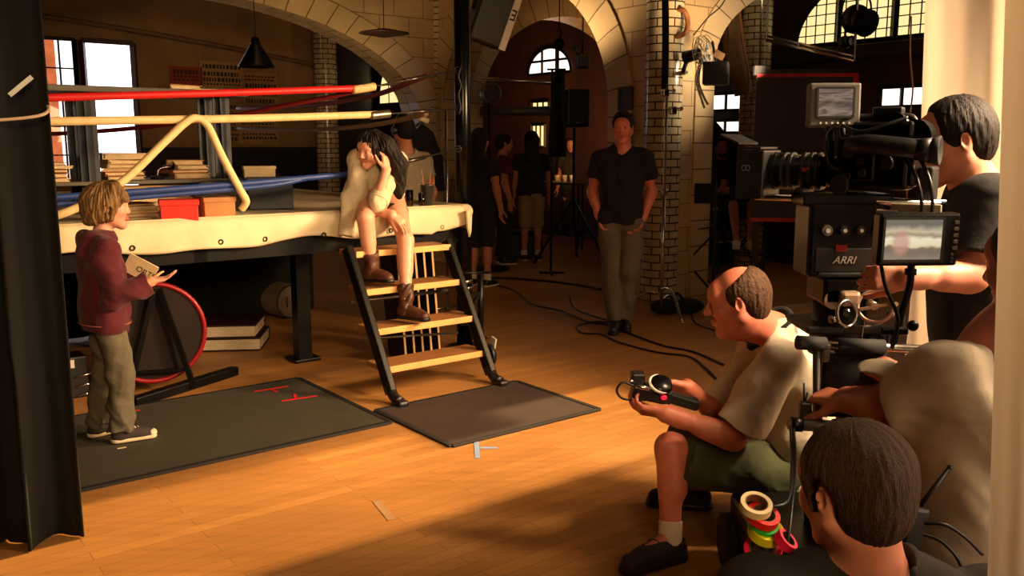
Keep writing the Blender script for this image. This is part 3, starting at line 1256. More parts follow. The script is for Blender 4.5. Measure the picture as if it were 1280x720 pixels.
# the outer walls
BR0 = Vector((4.8, 10.0, 0))
FL0 = Vector((-3.2, 15.0, 0))
br = lambda s, z=0.0: BR0 + VX * s + Vector((0, 0, z))
fl = lambda s, z=0.0: FL0 + UX * s + Vector((0, 0, z))
wall_run('wall_far_left', fl(-7), fl(-4.28), PLAST, thick=-.12)
wall_run('wall_far_left', fl(-4.28), fl(-2.9), PLAST, 2.98, 4.6, -.12)
wall_run('wall_far_left', fl(-3.68), fl(-3.58), PLAST, 0, 2.98, -.12)
wall_run('wall_far_left', fl(-4.28), fl(-3.68), PLAST, 0, 1.0, -.12)
wall_run('wall_far_left', fl(-2.9), fl(0.32), PLAST, thick=-.12)
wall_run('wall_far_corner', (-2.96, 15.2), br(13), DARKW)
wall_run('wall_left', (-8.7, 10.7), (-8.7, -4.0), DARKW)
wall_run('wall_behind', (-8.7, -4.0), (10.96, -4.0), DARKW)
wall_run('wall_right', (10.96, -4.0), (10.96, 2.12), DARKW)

# the right rear wall: brown panels, a tall unseen opening added to throw the sun stripe
S_A, S_B = -1.95, -0.90
wall_run('wall_rear', br(-10), br(S_A), WOODW)
wall_run('wall_rear', br(S_A), br(S_B), WOODW, 0, 2.2)
wall_run('wall_rear', br(S_A), br(S_B), WOODW, 3.75, 4.6)
wall_run('wall_rear', br(S_B), br(13), WOODW)

GLASS_Y = mat('lit_frosted_glass', (240, 220, 150), 0.5, vary=0.15, scale=3, emit=(255, 228, 158), estr=1.15)
GLASS_W = mat('white_lit_glass', (250, 240, 225), 0.5, vary=0, emit=(255, 240, 222), estr=1.8)
DAYL = mat('bright_day_glass', (255, 250, 250), 0.5, vary=0, emit=(255, 246, 255), estr=3.2)


def wall_lattice(name, s0, s1, z0, z1, nx, nz, pane_m, frame_m=BLACKM, base=br, n_in=None, bar=0.012, arch=None, fr=0.045, mull=()):
    """glass with glazing bars; arch=(centre,a,z0,b) trims it to a round head"""
    root = bpy.data.objects.new(name, None)
    COL.objects.link(root)
    struct(root)
    d = (base(1) - base(0)).normalized()
    nrm = Vector((-d.y, d.x, 0))
    if nrm.y > 0:
        nrm = -nrm
    root.location = base((s0 + s1) / 2, 0)
    loc = Vector(root.location)
    q = lambda s, z, t=0.0: base(s, z) + nrm * t - loc
    b = MB()
    if arch is None:
        c = [q(s0, z0, 0.01), q(s1, z0, 0.01), q(s1, z1, 0.01), q(s0, z1, 0.01)]
        n = len(c)
        lo = [b.bm.verts.new(p) for p in c]
        hi = [b.bm.verts.new(p + nrm * 0.012) for p in c]
    else:
        cx, a_, zz, bh = arch
        c = [q(cx - a_ * math.cos(PI * i / 32), zz + bh * math.sin(PI * i / 32), 0.01) for i in range(33)]
        n = len(c)
        lo = [b.bm.verts.new(p) for p in c]
        hi = [b.bm.verts.new(p + nrm * 0.012) for p in c]
    b.bm.faces.new(lo)
    b.bm.faces.new(hi)
    for i in range(n):
        b.bm.faces.new((lo[i], lo[(i + 1) % n], hi[(i + 1) % n], hi[i]))
    b.build('pane', pane_m, root)
    f = MB()
    if arch is None:
        for (a0, b0), (a1, b1) in (((s0, z0), (s1, z0)), ((s0, z1), (s1, z1)), ((s0, z0), (s0, z1)), ((s1, z0), (s1, z1))):
            f.beam(q(a0, b0, 0.03), q(a1, b1, 0.03), fr, fr)
        for i in range(1, nx):
            s = s0 + (s1 - s0) * i / nx
            f.beam(q(s, z0, 0.03), q(s, z1, 0.03), bar, bar)
        for j in range(1, nz):
            z = z0 + (z1 - z0) * j / nz
            f.beam(q(s0, z, 0.03), q(s1, z, 0.03), bar, bar)
    else:
        f.tube([q(cx - a_ * math.cos(PI * i / 20), zz + bh * math.sin(PI * i / 20), 0.03) for i in range(21)], fr / 2, 8, sub=2)
        f.beam(q(cx - a_, zz, 0.03), q(cx + a_, zz, 0.03), fr, fr)
        for i in range(1, nx):
            s = cx - a_ + 2 * a_ * i / nx
            h = bh * math.sqrt(max(0, 1 - ((s - cx) / a_) ** 2))
            f.beam(q(s, zz, 0.03), q(s, zz + h, 0.03), bar, bar)
        for j in range(1, nz):
            z = zz + bh * j / nz
            w = a_ * math.sqrt(max(0, 1 - ((z - zz) / bh) ** 2))
            f.beam(q(cx - w, z, 0.03), q(cx + w, z, 0.03), bar, bar)
        for s in mull:
            h = bh * math.sqrt(max(0, 1 - ((s - cx) / a_) ** 2))
            f.beam(q(s, zz, 0.035), q(s, zz + h, 0.035), 0.09, 0.05)
    f.build('glazing_bars', frame_m, root)
    return root


wall_lattice('window_1', 0, 0, 0, 0, 18, 7, GLASS_Y, arch=(0.75, 1.2, 2.75, 0.83), mull=(1.37, 0.66))
wall_lattice('window_2', 0, 0, 0, 0, 3, 2, GLASS_W, arch=(6.75, 0.55, 2.72, 0.42), bar=0.04)
wall_lattice('lit_wall_patch', 0, 0, 0, 0, 2, 2, GLASS_Y, arch=(12.05, 0.42, 2.4, 0.8), bar=0.02)  # lit patch of the far wall, made as a glowing arched pane
wall_lattice('window_4', -0.02, 0.78, 1.97, 2.2, 3, 1, GLASS_W, bar=0.035)
wall_lattice('window_5', 2.72, 3.62, 2.0, 2.23, 3, 1, GLASS_W, bar=0.035)
wall_lattice('window_6', 2.72, 3.62, 1.7, 1.87, 3, 1, GLASS_W, bar=0.035)
wall_lattice('window_7', 6.75, 7.2, 2.16, 2.27, 3, 1, GLASS_Y, bar=0.03)
wall_lattice('window_8', 6.85, 7.2, 1.5, 1.88, 3, 1, GLASS_Y, bar=0.03)
wall_lattice('window_9', 0.1, 0.8, 1.62, 1.8, 3, 1, GLASS_W, bar=0.035)
# a brown ledge beam under the round window
b = MB()
b.beam(br(-1.2, 2.62) + Vector((-0.06, -0.06, 0)), br(2.6, 2.62) + Vector((-0.06, -0.06, 0)), 0.16, 0.16, 0.01)
struct(b.build('trim_5', mat('blackened_wood', (26, 18, 14), 0.6, vary=0.2)))

# far left: a barred window onto a brick courtyard, and a glazed door full of daylight
root = wall_lattice('window_10', -4.28, -3.68, 1.0, 2.98, 3, 5, mat('clear_window_glass', (255, 255, 255), 0.02, vary=0, trans=1.0, spec=0.3), base=fl, bar=0.02, fr=0.05)
wall_lattice('door_1', -3.58, -2.9, 0.0, 2.98, 1, 1, DAYL, base=fl, frame_m=WOODW, fr=0.07)
ORBR = mat('courtyard_brick', (214, 116, 64), 0.8, vary=0.2, scale=8)
b = MB()
nfl = Vector((-UX.y, UX.x, 0))
b.beam(fl(-6.6, 2.2) + nfl * 2.2, fl(-3.5, 2.2) + nfl * 2.2, 0.2, 4.4)
cy = b.build('courtyard_wall', ORBR)
struct(cy)
wall_lattice('window_11', -5.3, -4.85, 1.75, 2.25, 2, 2, mat('dim_courtyard_glass', (90, 70, 70), 0.2, vary=0.3), base=lambda s, z=0.0: fl(s, z) + nfl * 2.08, bar=0.03)

# cove along the far left wall
b = MB()
pts = [fl(-6 + 6.1 * i / 20, 3.35 - 0.55 * (i / 20) ** 1.6) + Vector((0.02, -0.06, 0)) for i in range(21)]
b.tube(pts, 0.035, 8, sub=2)
struct(b.build('trim_6', mat('old_plaster_moulding', (120, 92, 60), 0.8)))

# ------------------------------------------------------------------ light
def area(name, loc, aim, size, energy, col, spread=180, sy=None):
    l = bpy.data.lights.new(name, 'AREA')
    l.energy = energy
    l.color = col
    l.size = size
    if sy:
        l.shape = 'RECTANGLE'
        l.size_y = sy
    l.spread = math.radians(spread)
    o = bpy.data.objects.new(name, l)
    COL.objects.link(o)
    o.location = clean(loc)
    o.rotation_euler = (clean(aim) - clean(loc)).to_track_quat('-Z', 'Y').to_euler()
    return o


def spot(name, loc, aim, energy, col, ang=60, blend=0.5, rad=0.08):
    l = bpy.data.lights.new(name, 'SPOT')
    l.energy = energy
    l.color = col
    l.spot_size = math.radians(ang)
    l.spot_blend = blend
    l.shadow_soft_size = rad
    o = bpy.data.objects.new(name, l)
    COL.objects.link(o)
    o.location = clean(loc)
    o.rotation_euler = (clean(aim) - clean(loc)).to_track_quat('-Z', 'Y').to_euler()
    return o


WARM = (1.0, 0.63, 0.30)
AMBER = (1.0, 0.52, 0.2)
sunl = bpy.data.lights.new('low_sun', 'SUN')
sunl.energy = 11.5
sunl.angle = math.radians(0.7)
sunl.color = (1.0, 0.62, 0.27)
so = bpy.data.objects.new('low_sun', sunl)
COL.objects.link(so)
e = math.radians(20)
so.rotation_euler = (-UX * math.cos(e) - Vector((0, 0, math.sin(e)))).to_track_quat('-Z', 'Y').to_euler()
so.location = (8, 12, 6)

area('key_lamp', (2.45, 4.9, 2.1), (-1.6, 5.4, 1.15), 0.6, 44, WARM, 70)
area('front_lamp', (0.9, -1.2, 2.6), (-1.3, 5.5, 1.1), 0.8, 20, WARM, 60)
area('silk_lamp', (3.6, 3.6, 2.2), (1.9, 3.6, 1.4), 1.3, 72, (1, 0.62, 0.34), 120)
area('strip_lamp', (1.75, 1.45, 1.2), (0.9, 1.5, 1.0), 0.8, 9, (1, 0.68, 0.46), 120, 1.6)
# unseen spots added to brighten the arches, column and rear rooms
spot('arch_lamp', (2.1, 7.9, 2.2), (1.75, 9.2, 3.2), 165, (1, .7, .42), 90, 0.8, 0.15)
spot('arch_lamp', (0.1, 9.4, 2.3), (1.2, 9.5, 3.4), 110, (1, .7, .42), 80, 0.8, 0.15)
spot('left_arch_lamp', (-1.6, 9.6, 2.0), (-2.4, 11.2, 3.5), 50, (1, 0.66, 0.34), 110, 0.9, 0.2)
spot('rear_lamp', (1.2, 12.4, 1.4), (0.8, 14.4, 2.6), 170, AMBER, 120, 0.9, 0.2)
spot('column_lamp', (2.5, 8.5, 2.3), (1.5, 9.0, 2.1), 45, (1, 0.78, 0.55), 70, 0.8, 0.1)
area('side_fill', (2.5, 2.3, 2.5), (0.8, 3.1, 0.8), 0.7, 62, (1, 0.70, 0.43), 80)  # added out of frame to strengthen the silk's light on the seated man
spot('rear_wall_fill', (0.4, 13.4, 1.6), (-0.2, 16.4, 2.9), 90, AMBER, 80, 0.9, 0.2)  # added to brighten the left part of the rear wall
spot('rear_room_lamp', (3.6, 10.4, 3.6), (2.6, 12, 1.0), 30, AMBER, 120, 0.9, 0.2)
spot('left_rear_lamp', (-4.4, 11.6, 3.6), (-4.0, 14.2, 1.6), 9, AMBER, 120, 0.9, 0.2)
area('overhead_fill', (-0.5, 2.0, 4.4), (-0.4, 5.0, 0), 3.0, 8, (1, 0.66, 0.36), 170)

w = bpy.data.worlds.new('sky_light')
scene.world = w
w.use_nodes = True
w.node_tree.nodes['Background'].inputs[0].default_value = (1.0, 0.93, 0.86, 1)
w.node_tree.nodes['Background'].inputs[1].default_value = 2.0

cam = bpy.data.cameras.new('camera')
cam.sensor_width = 36
cam.lens = FOC / 1280 * 36
co = bpy.data.objects.new('camera', cam)
COL.objects.link(co)
co.location = (0, 0, EYE)
co.rotation_euler = (PI / 2 - math.atan((360 - HOR) / FOC), 0, 0)
scene.camera = co
scene.view_settings.view_transform = 'Standard'
scene.view_settings.look = 'None'
scene.view_settings.exposure = 0.0
scene.view_settings.gamma = 1.0
scene.view_settings.use_curve_mapping = False
scene.cycles.use_denoising = True
scene.cycles.max_bounces = 6
scene.cycles.diffuse_bounces = 3
scene.cycles.sample_clamp_indirect = 4.0
# ------------------------------------------------------------------ the boxing ring (local x along the front edge, y into the ring)
CANV = mat('cream_canvas', (226, 210, 174), 0.85, vary=0.12, scale=3, bump=0.2, bscale=20)
ROPE_R = mat('red_rope', (206, 26, 28), 0.45, vary=0.1)
ROPE_C = mat('cream_rope', (232, 206, 150), 0.6, vary=0.1, scale=20)
ROPE_B = mat('blue_rope', (34, 62, 128), 0.45, vary=0.1)
PAPER = mat('aged_paper', (222, 198, 156), 0.85, vary=0.15, scale=10)
KRAFT = mat('kraft_folder', (186, 142, 92), 0.85, vary=0.18, scale=6)
TANB = mat('tan_card', (168, 116, 70), 0.8, vary=0.15, scale=6)
REDC = mat('red_card', (214, 30, 18), 0.55, vary=0.08)
DKBLUE = mat('slate_blue_metal', (48, 54, 66), 0.5, 0.2, vary=0.15)
GREYTOP = mat('grey_bench_top', (92, 88, 80), 0.6, vary=0.2, scale=8)
STAIRW = mat('stair_tread_wood', (150, 100, 54), 0.6, vary=0.25, scale=4, stretch=(1, 8, 8))
TREADE = mat('pale_wood_edge', (226, 170, 104), 0.6, vary=0.15, scale=8)

ring = thing('boxing_ring', 'raised boxing ring with cream canvas and red, cream and blue ropes', 'boxing ring', CR, ANG)
b = MB()


def canv(s, t):
    u, v = -5.6 + 5.62 * s, -0.02 + 4.3 * t
    return (u, v, 1.089 + .004 * math.sin(u * 5 + v * 3) + .004 * math.sin(v * 7 - u * 2))


b.sheet(canv, 60, 40, 0.03)
b.build('canvas', CANV, ring)
rs = random.Random(4)


def apron_front(s, t):
    u = -5.6 + 5.66 * s
    bot = .935 + .018 * math.sin(u * 4.4 + .6) + .012 * math.sin(u * 9.1) + (.0 if u < -.25 else .02)
    z = 1.112 - (1.112 - bot) * t
    fold = .010 * math.sin(u * 8 + 3 * t) * t + .006 * math.sin(u * 23) * t
    top = .03 * math.sin(min(1, t * 5) * PI / 2)
    return (u, -.012 - top - .025 * t * (1 - t) * 2 - fold, z)


b = MB()
b.sheet(apron_front, 150, 12, 0.006)
b.tube([(-5.6, -.008, 1.10), (-3, -.012, 1.10), (.03, -.01, 1.10)], .018, 10)
b.build('apron', CANV, ring)


def apron_side(s, t):
    v = -.02 + 4.3 * s
    z = 1.112 - .17 * t - .012 * t * math.sin(v * 5)
    return (.035 + .02 * math.sin(min(1, t * 5) * PI / 2) + .008 * math.sin(v * 9) * t, v, z)


b = MB()
b.sheet(apron_side, 90, 10, 0.006)
b.build('apron', CANV, ring)
# rolled corner flap of the apron
b = MB()
b.cyl((.0, -.06, 1.06), (.07, .03, 1.06), .055, .055, 20)
b.prism([(-.08, 0), (.08, 0), (.05, -.16), (.0, -.20), (-.04, -.14)], .012, frame_of((.75, .65, 0), (0, 0, 1), (.65, -.75, 0), (.02, -.075, 1.08)))
b.build('apron_corner_flap', CANV, ring)
EYELET = mat('dark_eyelet', (40, 32, 24), .4, .6)
for u in (-2.31, -1.80, -1.52, -1.12, -.62, -2.9, -3.5, -.2):
    b = MB()
    b.torus((u, -.062, .965), .013, .005, (0, 1, 0), 16, 6)
    b.build('eyelet', EYELET, ring)
b = MB()
for v in (.06, 2.0, 4.1):
    b.beam((-5.5, v, .90), (0, v, .90), .08, .12)
for u in (-5.4, -3.6, -1.9, -.05):
    b.beam((u, .02, .9), (u, 4.2, .9), .08, .12)
b.build('steel_frame', BLACKM, ring)
for u in (-5.3, -3.3, -1.02, -.08):
    for v in (.55, 4.0):
        b = MB()
        b.box((u, v, .44), (.10, .10, .88))
        b.box((u, v, .012), (.2, .2, .024), bev=.006)
        b.build('leg', BLACKM, ring)
b = MB()
b.sheet(lambda s, t: (-5.3 + 5.2 * s, 2.3 + .05 * math.sin(s * 60), .02 + .86 * t), 120, 4, .005)
b.build('inner_skirt', BLACKC, ring)
# corner post
b = MB()
b.cyl((.115, .12, 0), (.115, .12, 3.6), .060, .060, 28)
b.build('corner_post', mat('glossy_black_post', (14, 14, 15), .22, .5, vary=.05), ring)
b = MB()
for z in (.475, .525):
    b.cyl((.115, .12, z - .014), (.115, .12, z + .014), .066, .066, 28)
b.build('post_collar', CHROME, ring)
b = MB()
b.cyl((.115, .12, 0), (.115, .12, .025), .14, .13, 28)
b.build('base_plate', BLACKM, ring)
# ropes


def rope(name, pts, r, m, label=None):
    b = MB()
    b.tube(pts, r, 14, sub=10)
    return b.build(name, m, ring, label)


rope('rope', [(-5.5, 0, 1.66), (-3.6, 0, 1.735), (-2.65, 0, 1.796), (-1.7, 0, 1.853), (-.75, 0, 1.917)], .022, ROPE_R, 'red top rope')
rope('rope', [(-5.5, 0, 1.60), (-3.6, 0, 1.635), (-2.68, 0, 1.669), (-1.6, 0, 1.704), (-.63, 0, 1.748)], .024, ROPE_C, 'cream middle rope')
rope('rope', [(-5.5, 0, 1.19), (-3.6, 0, 1.225), (-2.69, 0, 1.262), (-1.7, 0, 1.305), (-.80, 0, 1.358)], .019, ROPE_B, 'blue lower rope')
rope('rope', [(-5.5, .05, 1.13), (-3.0, .04, 1.21), (-2.3, .02, 1.244), (-1.5, -.01, 1.29), (-1.2, .0, 1.33)], .016, ROPE_B, 'blue lower rope')
rope('slack_rope', [(-3.6, -.03, 1.13), (-2.95, -.04, 1.14), (-2.66, -.045, 1.175), (-2.35, -.04, 1.33), (-2.10, -.035, 1.55), (-1.97, -.03, 1.665), (-1.90, -.03, 1.70), (-1.83, -.03, 1.655), (-1.75, -.03, 1.47), (-1.65, -.03, 1.27), (-1.61, -.01, 1.20), (-1.63, .02, 1.15)], .023, ROPE_C, 'slack cream rope looped over the middle rope')
rope('slack_rope', [(-.78, .04, 1.90), (-1.05, .3, 1.83), (-1.6, 1.0, 1.70), (-2.4, 2.2, 1.62), (-3.6, 4.0, 1.66)], .016, mat('dull_red_rope', (128, 26, 24), .5), 'dull red rope at the far side')
rope('side_rope', [(-.10, .28, 2.04), (-.07, 1.2, 1.93), (-.05, 2.5, 1.9), (-.05, 4.1, 1.93)], .02, mat('dull_red_rope', (128, 26, 24), .5), 'dull red rope at the far side')
rope('side_rope', [(-.10, .28, 1.77), (-.07, 1.2, 1.70), (-.05, 2.5, 1.68), (-.05, 4.1, 1.72)], .02, mat('dull_cream_rope', (150, 122, 84), .6), 'dull cream rope at the far side')
TB = mat('turnbuckle_steel', (86, 80, 70), .35, .9, vary=.1)
for (u0, z0, z1) in ((-.75, 1.917, 2.08), (-.63, 1.748, 1.805), (-.80, 1.358, 1.52)):
    b = MB()
    p0, p1 = Vector((u0, 0, z0)), Vector((.06, .07, z1))
    q = lambda t: p0.lerp(p1, t)
    b.cyl(q(0), q(1), .006, .006, 8)
    b.cyl(q(.38), q(.62), .014, .014, 12)
    b.torus(q(.97), .022, .006, (1, 1, 0), 18, 8)
    b.torus(q(.06), .020, .006, (0, 1, .2), 18, 8)
    b.build('turnbuckle', TB, ring)
    if u0 > -.79:
        b = MB()
        b.tube([q(-.05) + Vector((-.06, 0, -.008)), q(-.0), q(.08)], .03, 12, flat=.9)
        b.build('taped_rope_end', mat('cream_tape', (220, 190, 140), .7, vary=.2, scale=30) if u0 < -.7 else mat('bright_steel_sleeve', (190, 176, 150), .3, .9, vary=.2, scale=40), ring)
b = MB()
hook = [(.115 - .05, .07, 2.14), (.05, .05, 2.10), (.03, .05, 2.03), (.05, .05, 1.97), (.03, .05, 1.9), (.045, .05, 1.82), (.03, .05, 1.76)]
b.tube(hook, .01, 8)
b.build('safety_chain', BLACKM, ring)

# ------------------------------------------------------------------ steps up to the ring
UL, UR = -1.071, -.319
stairs = thing('ring_steps', 'folding black metal steps with four wooden treads, up to the ring edge', 'steps', uv(-.695, -.60), ANG)
loc = lambda u, v, z: (u + .695, v + .60, z)
for u in (UL, UR):
    b = MB()
    b.beam(loc(u, -.80, .06), loc(u, -.285, .90), .045, .085, .008)
    b.build('side_rail', BLACKM, stairs)
    b = MB()
    b.tube([loc(u, -.775, .10), loc(u, -.83, .045), loc(u, -.90, .030)], .032, 10)
    b.box(loc(u, -.90, .022), (.07, .11, .042), bev=.015)
    b.build('rubber_foot', BLACKP, stairs)
for i, (v, z) in enumerate(((-.70, .203), (-.585, .42), (-.44, .648), (-.32, .875))):
    b = MB()
    b.box(loc((UL + UR) / 2 + .01, v + .085, z - .016), (UR - UL - .03 + (.05 if i < 2 else 0), .225, .032), bev=.004)
    t = b.build('tread', STAIRW, stairs)
    b = MB()
    b.box(loc((UL + UR) / 2 + .01, v - .032, z - .018), (UR - UL - .03 + (.05 if i < 2 else 0), .014, .040), bev=.004)
    b.build('nosing', TREADE, t)
b = MB()
b.cyl(loc(UL, -.47, .34), loc(UR, -.42, .27), .008, .008, 8)
b.cyl(loc(UL, -.30, .55), loc(UR, -.30, .55), .012, .012, 8)
b.build('brace_rod', STEEL, stairs)
b = MB()
b.cyl(loc(UR + .045, -.69, .155), loc(UR + .075, -.69, .155), .075, .075, 24)
w_ = b.build('wheel', BLACKP, stairs)
b = MB()
b.box(loc(UR + .088, -.70, .20), (.014, .055, .16), rot=(.25, 0, 0), bev=.01)
b.build('wheel_bracket', mat('white_plate', (214, 208, 196), .4, .2), stairs)
b = MB()
x = UR + .03
b.beam(loc(x, -.40, .52), loc(x + .18, -.40, .52), .03, .03)
b.beam(loc(x, -.40, .33), loc(x + .18, -.40, .33), .03, .03)
b.beam(loc(x + .02, -.40, .33), loc(x + .17, -.40, .52), .022, .022)
b.cyl(loc(x + .18, -.40, .20), loc(x + .18, -.40, .66), .022, .022, 12)
b.beam(loc(x + .02, -.42, .68), loc(x + .26, -.38, .66), .03, .015)
b.torus(loc(x + .18, -.40, .20), .04, .008, (0, 0, 1), 18, 6)
b.build('folding_handle', BLACKM, stairs)

# ------------------------------------------------------------------ mats and tape marks on the floor
MAT1 = mat('dark_green_rubber_mat', (62, 58, 46), .75, vary=.12, scale=5, bump=.1)
MAT2 = mat('dark_brown_rubber_mat', (60, 46, 42), .7, vary=.15, scale=4, bump=.1)
MEDGE = mat('black_rubber_edge', (22, 20, 18), .7)


def floor_mat_thing(label, u0, u1, v0, v1, m, z=.010, edges=True):
    r = thing('floor_mat', label, 'floor mat', uv((u0 + u1) / 2, (v0 + v1) / 2, .001), ANG)
    a, c = (u1 - u0) / 2, (v1 - v0) / 2
    b = MB()
    b.box((0, 0, z / 2), (2 * a, 2 * c, z), bev=.003)
    b.build('mat_sheet', m, r)
    if edges:
        b = MB()
        for (x0, y0, x1, y1) in ((-a, -c, a, -c), (-a, c, a, c), (-a, -c, -a, c), (a, -c, a, c)):
            b.beam((x0, y0, z / 2 + .001), (x1, y1, z / 2 + .001), .035, z + .004, .003)
        b.build('edging', MEDGE, r)
    return r


floor_mat_thing('large dark rubber mat under the boy in the hooded top', -5.2, -1.285, -1.15, .05, MAT1)
floor_mat_thing('small dark brown rubber mat at the foot of the steps', -1.235, -.185, -1.69, -.90, MAT2, .008)


def tape(name, label, pts_list, w, m, z):
    b = MB()
    for p0, p1 in pts_list:
        b.beam(Vector((p0.x, p0.y, z)), Vector((p1.x, p1.y, z)), w, .0016)
    o = b.build(name, m)
    return tag(o, label, 'tape mark')


REDT = mat('red_tape', (226, 24, 40), .6, vary=.05)
BLUET = mat('pale_blue_tape', (126, 150, 186), .6, vary=.05)
tape('tape_mark', 'red tape T on the mat, the farther of two', [(gz(318, 492), gz(360, 485)), (gz(338, 489), gz(346, 492))], .018, REDT, .0135)
tape('tape_mark', 'red tape T with a bead on the mat, the nearer of two', [(gz(352, 504), gz(397, 497)), (gz(368, 495), gz(370, 501))], .018, REDT, .0135)
tape('tape_mark', 'short red tape strip on the mat beside the sneakers', [(gz(156, 518), gz(175, 515))], .02, REDT, .0135)
tape('tape_mark', 'pale blue tape T on the bare floor in front of the small mat', [(gz(595, 547), gz(597, 573)), (gz(600, 560), gz(622, 560))], .026, BLUET, .0015)
tape('tape_mark', 'faint grey tape strip on the bright floor', [(gz(470, 626), gz(490, 650))], .035, mat('faint_tape', (158, 124, 86), .6), .0012)
tape('paper_scrap', 'tiny white scrap on the mat in front of the sneakers', [(gz(147, 564), gz(158, 562))], .014, PAPER, .0135)
BOY_O = None


def cable(label, px, r=.007, m=BLACKP, z=None):
    b = MB()
    pts = [gz(x, y, r + .001) for x, y in px]
    b.tube(pts, r, 8, sub=8)
    return tag(b.build('cable', m), label, 'cable')


cable('thick black cable running along the floor past the steps to the standing man', [(604, 347), (640, 348), (690, 352), (728, 357), (752, 362)], .012)
cable('thin black cable winding behind the standing man to the right', [(600, 352), (640, 362), (665, 380), (700, 388), (735, 402), (760, 406), (790, 418), (830, 432), (868, 440), (905, 456)], .008)
cable('black cable looped on the floor at the standing man\'s feet', [(712, 370), (718, 385), (745, 396), (775, 404), (745, 402), (722, 408), (728, 416), (752, 418), (775, 428), (820, 440), (862, 446), (882, 460), (898, 476)], .007)
cable('thin black cable on the floor behind the seated man\'s head', [(862, 385), (868, 402), (884, 410), (905, 416)], .006)

# ------------------------------------------------------------------ on the ring
bench = thing('workbench', 'steel-legged workbench with lower shelf standing on the ring canvas', 'workbench', uv(-1.9, 1.06, 1.1), ANG)
bl = lambda u, v, z: (u + 1.9, v - 1.06, z - 1.1)
b = MB()
b.box(bl(-1.98, 1.20, 1.90), (1.55, .62, .04), bev=.006)
b.build('bench_top', GREYTOP, bench)
for u in (-2.26, -1.36):
    for v in (1.06, 1.38):
        b = MB()
        b.beam(bl(u, v, 1.1), bl(u, v, 1.88), .012, .09)
        b.beam(bl(u, v, 1.1), bl(u, v, 1.88), .09, .012)
        b.beam(bl(u + .045, v, 1.1), bl(u + .045, v, 1.88), .012, .06)
        b.build('leg', DKBLUE, bench)
b = MB()
b.box(bl(-1.98, 1.22, 1.295), (1.5, .58, .025), bev=.004)
b.build('lower_shelf', GREYTOP, bench)
b = MB()
b.box(bl(-2.08, .98, 1.862), (.22, .10, .035), bev=.01)
b.build('drawer_tray', PAPER, bench)


def box_thing(name, label, cat, u, v, z, sx, sy, sz, m, rz=0.0, lid=0.0, lidm=None, group=None, bev=.004):
    r = thing(name, label, cat, uv(u, v, z), ANG + rz, group)
    b = MB()
    b.box((0, 0, sz / 2 - lid / 4), (sx, sy, sz - lid / 2), bev=bev)
    b.build('box_body', m, r)
    if lid:
        b = MB()
        b.box((0, 0, sz - lid / 2), (sx + .012, sy + .012, lid), bev=bev)
        b.build('lid', lidm or m, r)
    return r


box_thing('cardboard_box', 'red lidded card box on the ring edge', 'box', -2.00, .06, 1.1, .21, .16, .125, REDC, -.25, .035)
box_thing('cardboard_box', 'tan lidded card box touching the red box', 'box', -1.765, .10, 1.1, .19, .18, .13, TANB, -.02, .03)
box_thing('storage_box', 'dark slate storage box on the canvas, right of the workbench leg', 'box', -1.16, .70, 1.1, .30, .26, .22, DKBLUE, -.3, .05)
box_thing('storage_box', 'black storage box half behind the slate storage box', 'box', -1.50, .74, 1.1, .24, .22, .20, BLACKP, -.3, .04)
box_thing('card_index_box', 'cream card box on top of the slate storage box', 'box', -1.22, .72, 1.322, .21, .13, .075, PAPER, -.3, .02)
box_thing('carton_tray', 'long low brown carton on the canvas behind the seated woman', 'box', -.98, 1.35, 1.1, .52, .22, .09, TANB, .35)
r = thing('desk_clip', 'small black clip lamp on the tan card box', 'clip', uv(-1.86, .08, 1.232), ANG)
b = MB()
b.box((0, 0, .01), (.09, .05, .02), bev=.006)
b.build('clip_base', BLACKP, r)
b = MB()
b.cyl((0, 0, .018), (.01, 0, .07), .004, .004, 8)
b.build('stem', BLACKP, r)

PAPERS = [PAPER, KRAFT, mat('manila_folder', (206, 164, 108), .85, vary=.12), mat('grey_paper', (170, 150, 122), .85, vary=.12), mat('rust_folder', (150, 86, 52), .85, vary=.12)]


def sheaf(name, label, u, v, z, sx, sy, sz, m, rz, group=None):
    """a folder of papers: two covers and loose leaves between"""
    r = thing(name, label, 'folder', uv(u, v, z), ANG + rz, group)
    b = MB()
    b.box((0, 0, .003), (sx, sy, .005))
    b.box((.004, 0, sz - .003), (sx, sy, .005), rot=(0, .01, 0))
    b.box((-sx / 2 + .003, 0, sz / 2), (.005, sy, sz))
    b.build('cover', m, r)
    b = MB()
    k = max(2, int(sz / .012))
    for i in range(k):
        b.box((.004 + rs.uniform(-.006, .006), rs.uniform(-.006, .006), .006 + (sz - .012) * (i + .5) / k), (sx - .02, sy - .02, (sz - .012) / k * .85), rot=(0, 0, rs.uniform(-.03, .03)))
    b.build('pages', PAPER, r)
    return r


def pile(where, group, u, v, z, n, sx, sy, th, seed):
    rr = random.Random(seed)
    zz = z
    for i in range(n):
        h = th * rr.uniform(.7, 1.35)
        word = 'topmost' if i == n - 1 else ('lowest' if i == 0 else None)
        lab = (word + ' folder of the ' if word else 'folder between others in the ') + where
        sheaf('paper_folder', lab, u + rr.uniform(-.02, .02), v + rr.uniform(-.02, .02), zz, sx * rr.uniform(.88, 1.06), sy * rr.uniform(.9, 1.05), h, PAPERS[rr.randrange(5)], rr.uniform(-.25, .25), group)
        zz += h + .001


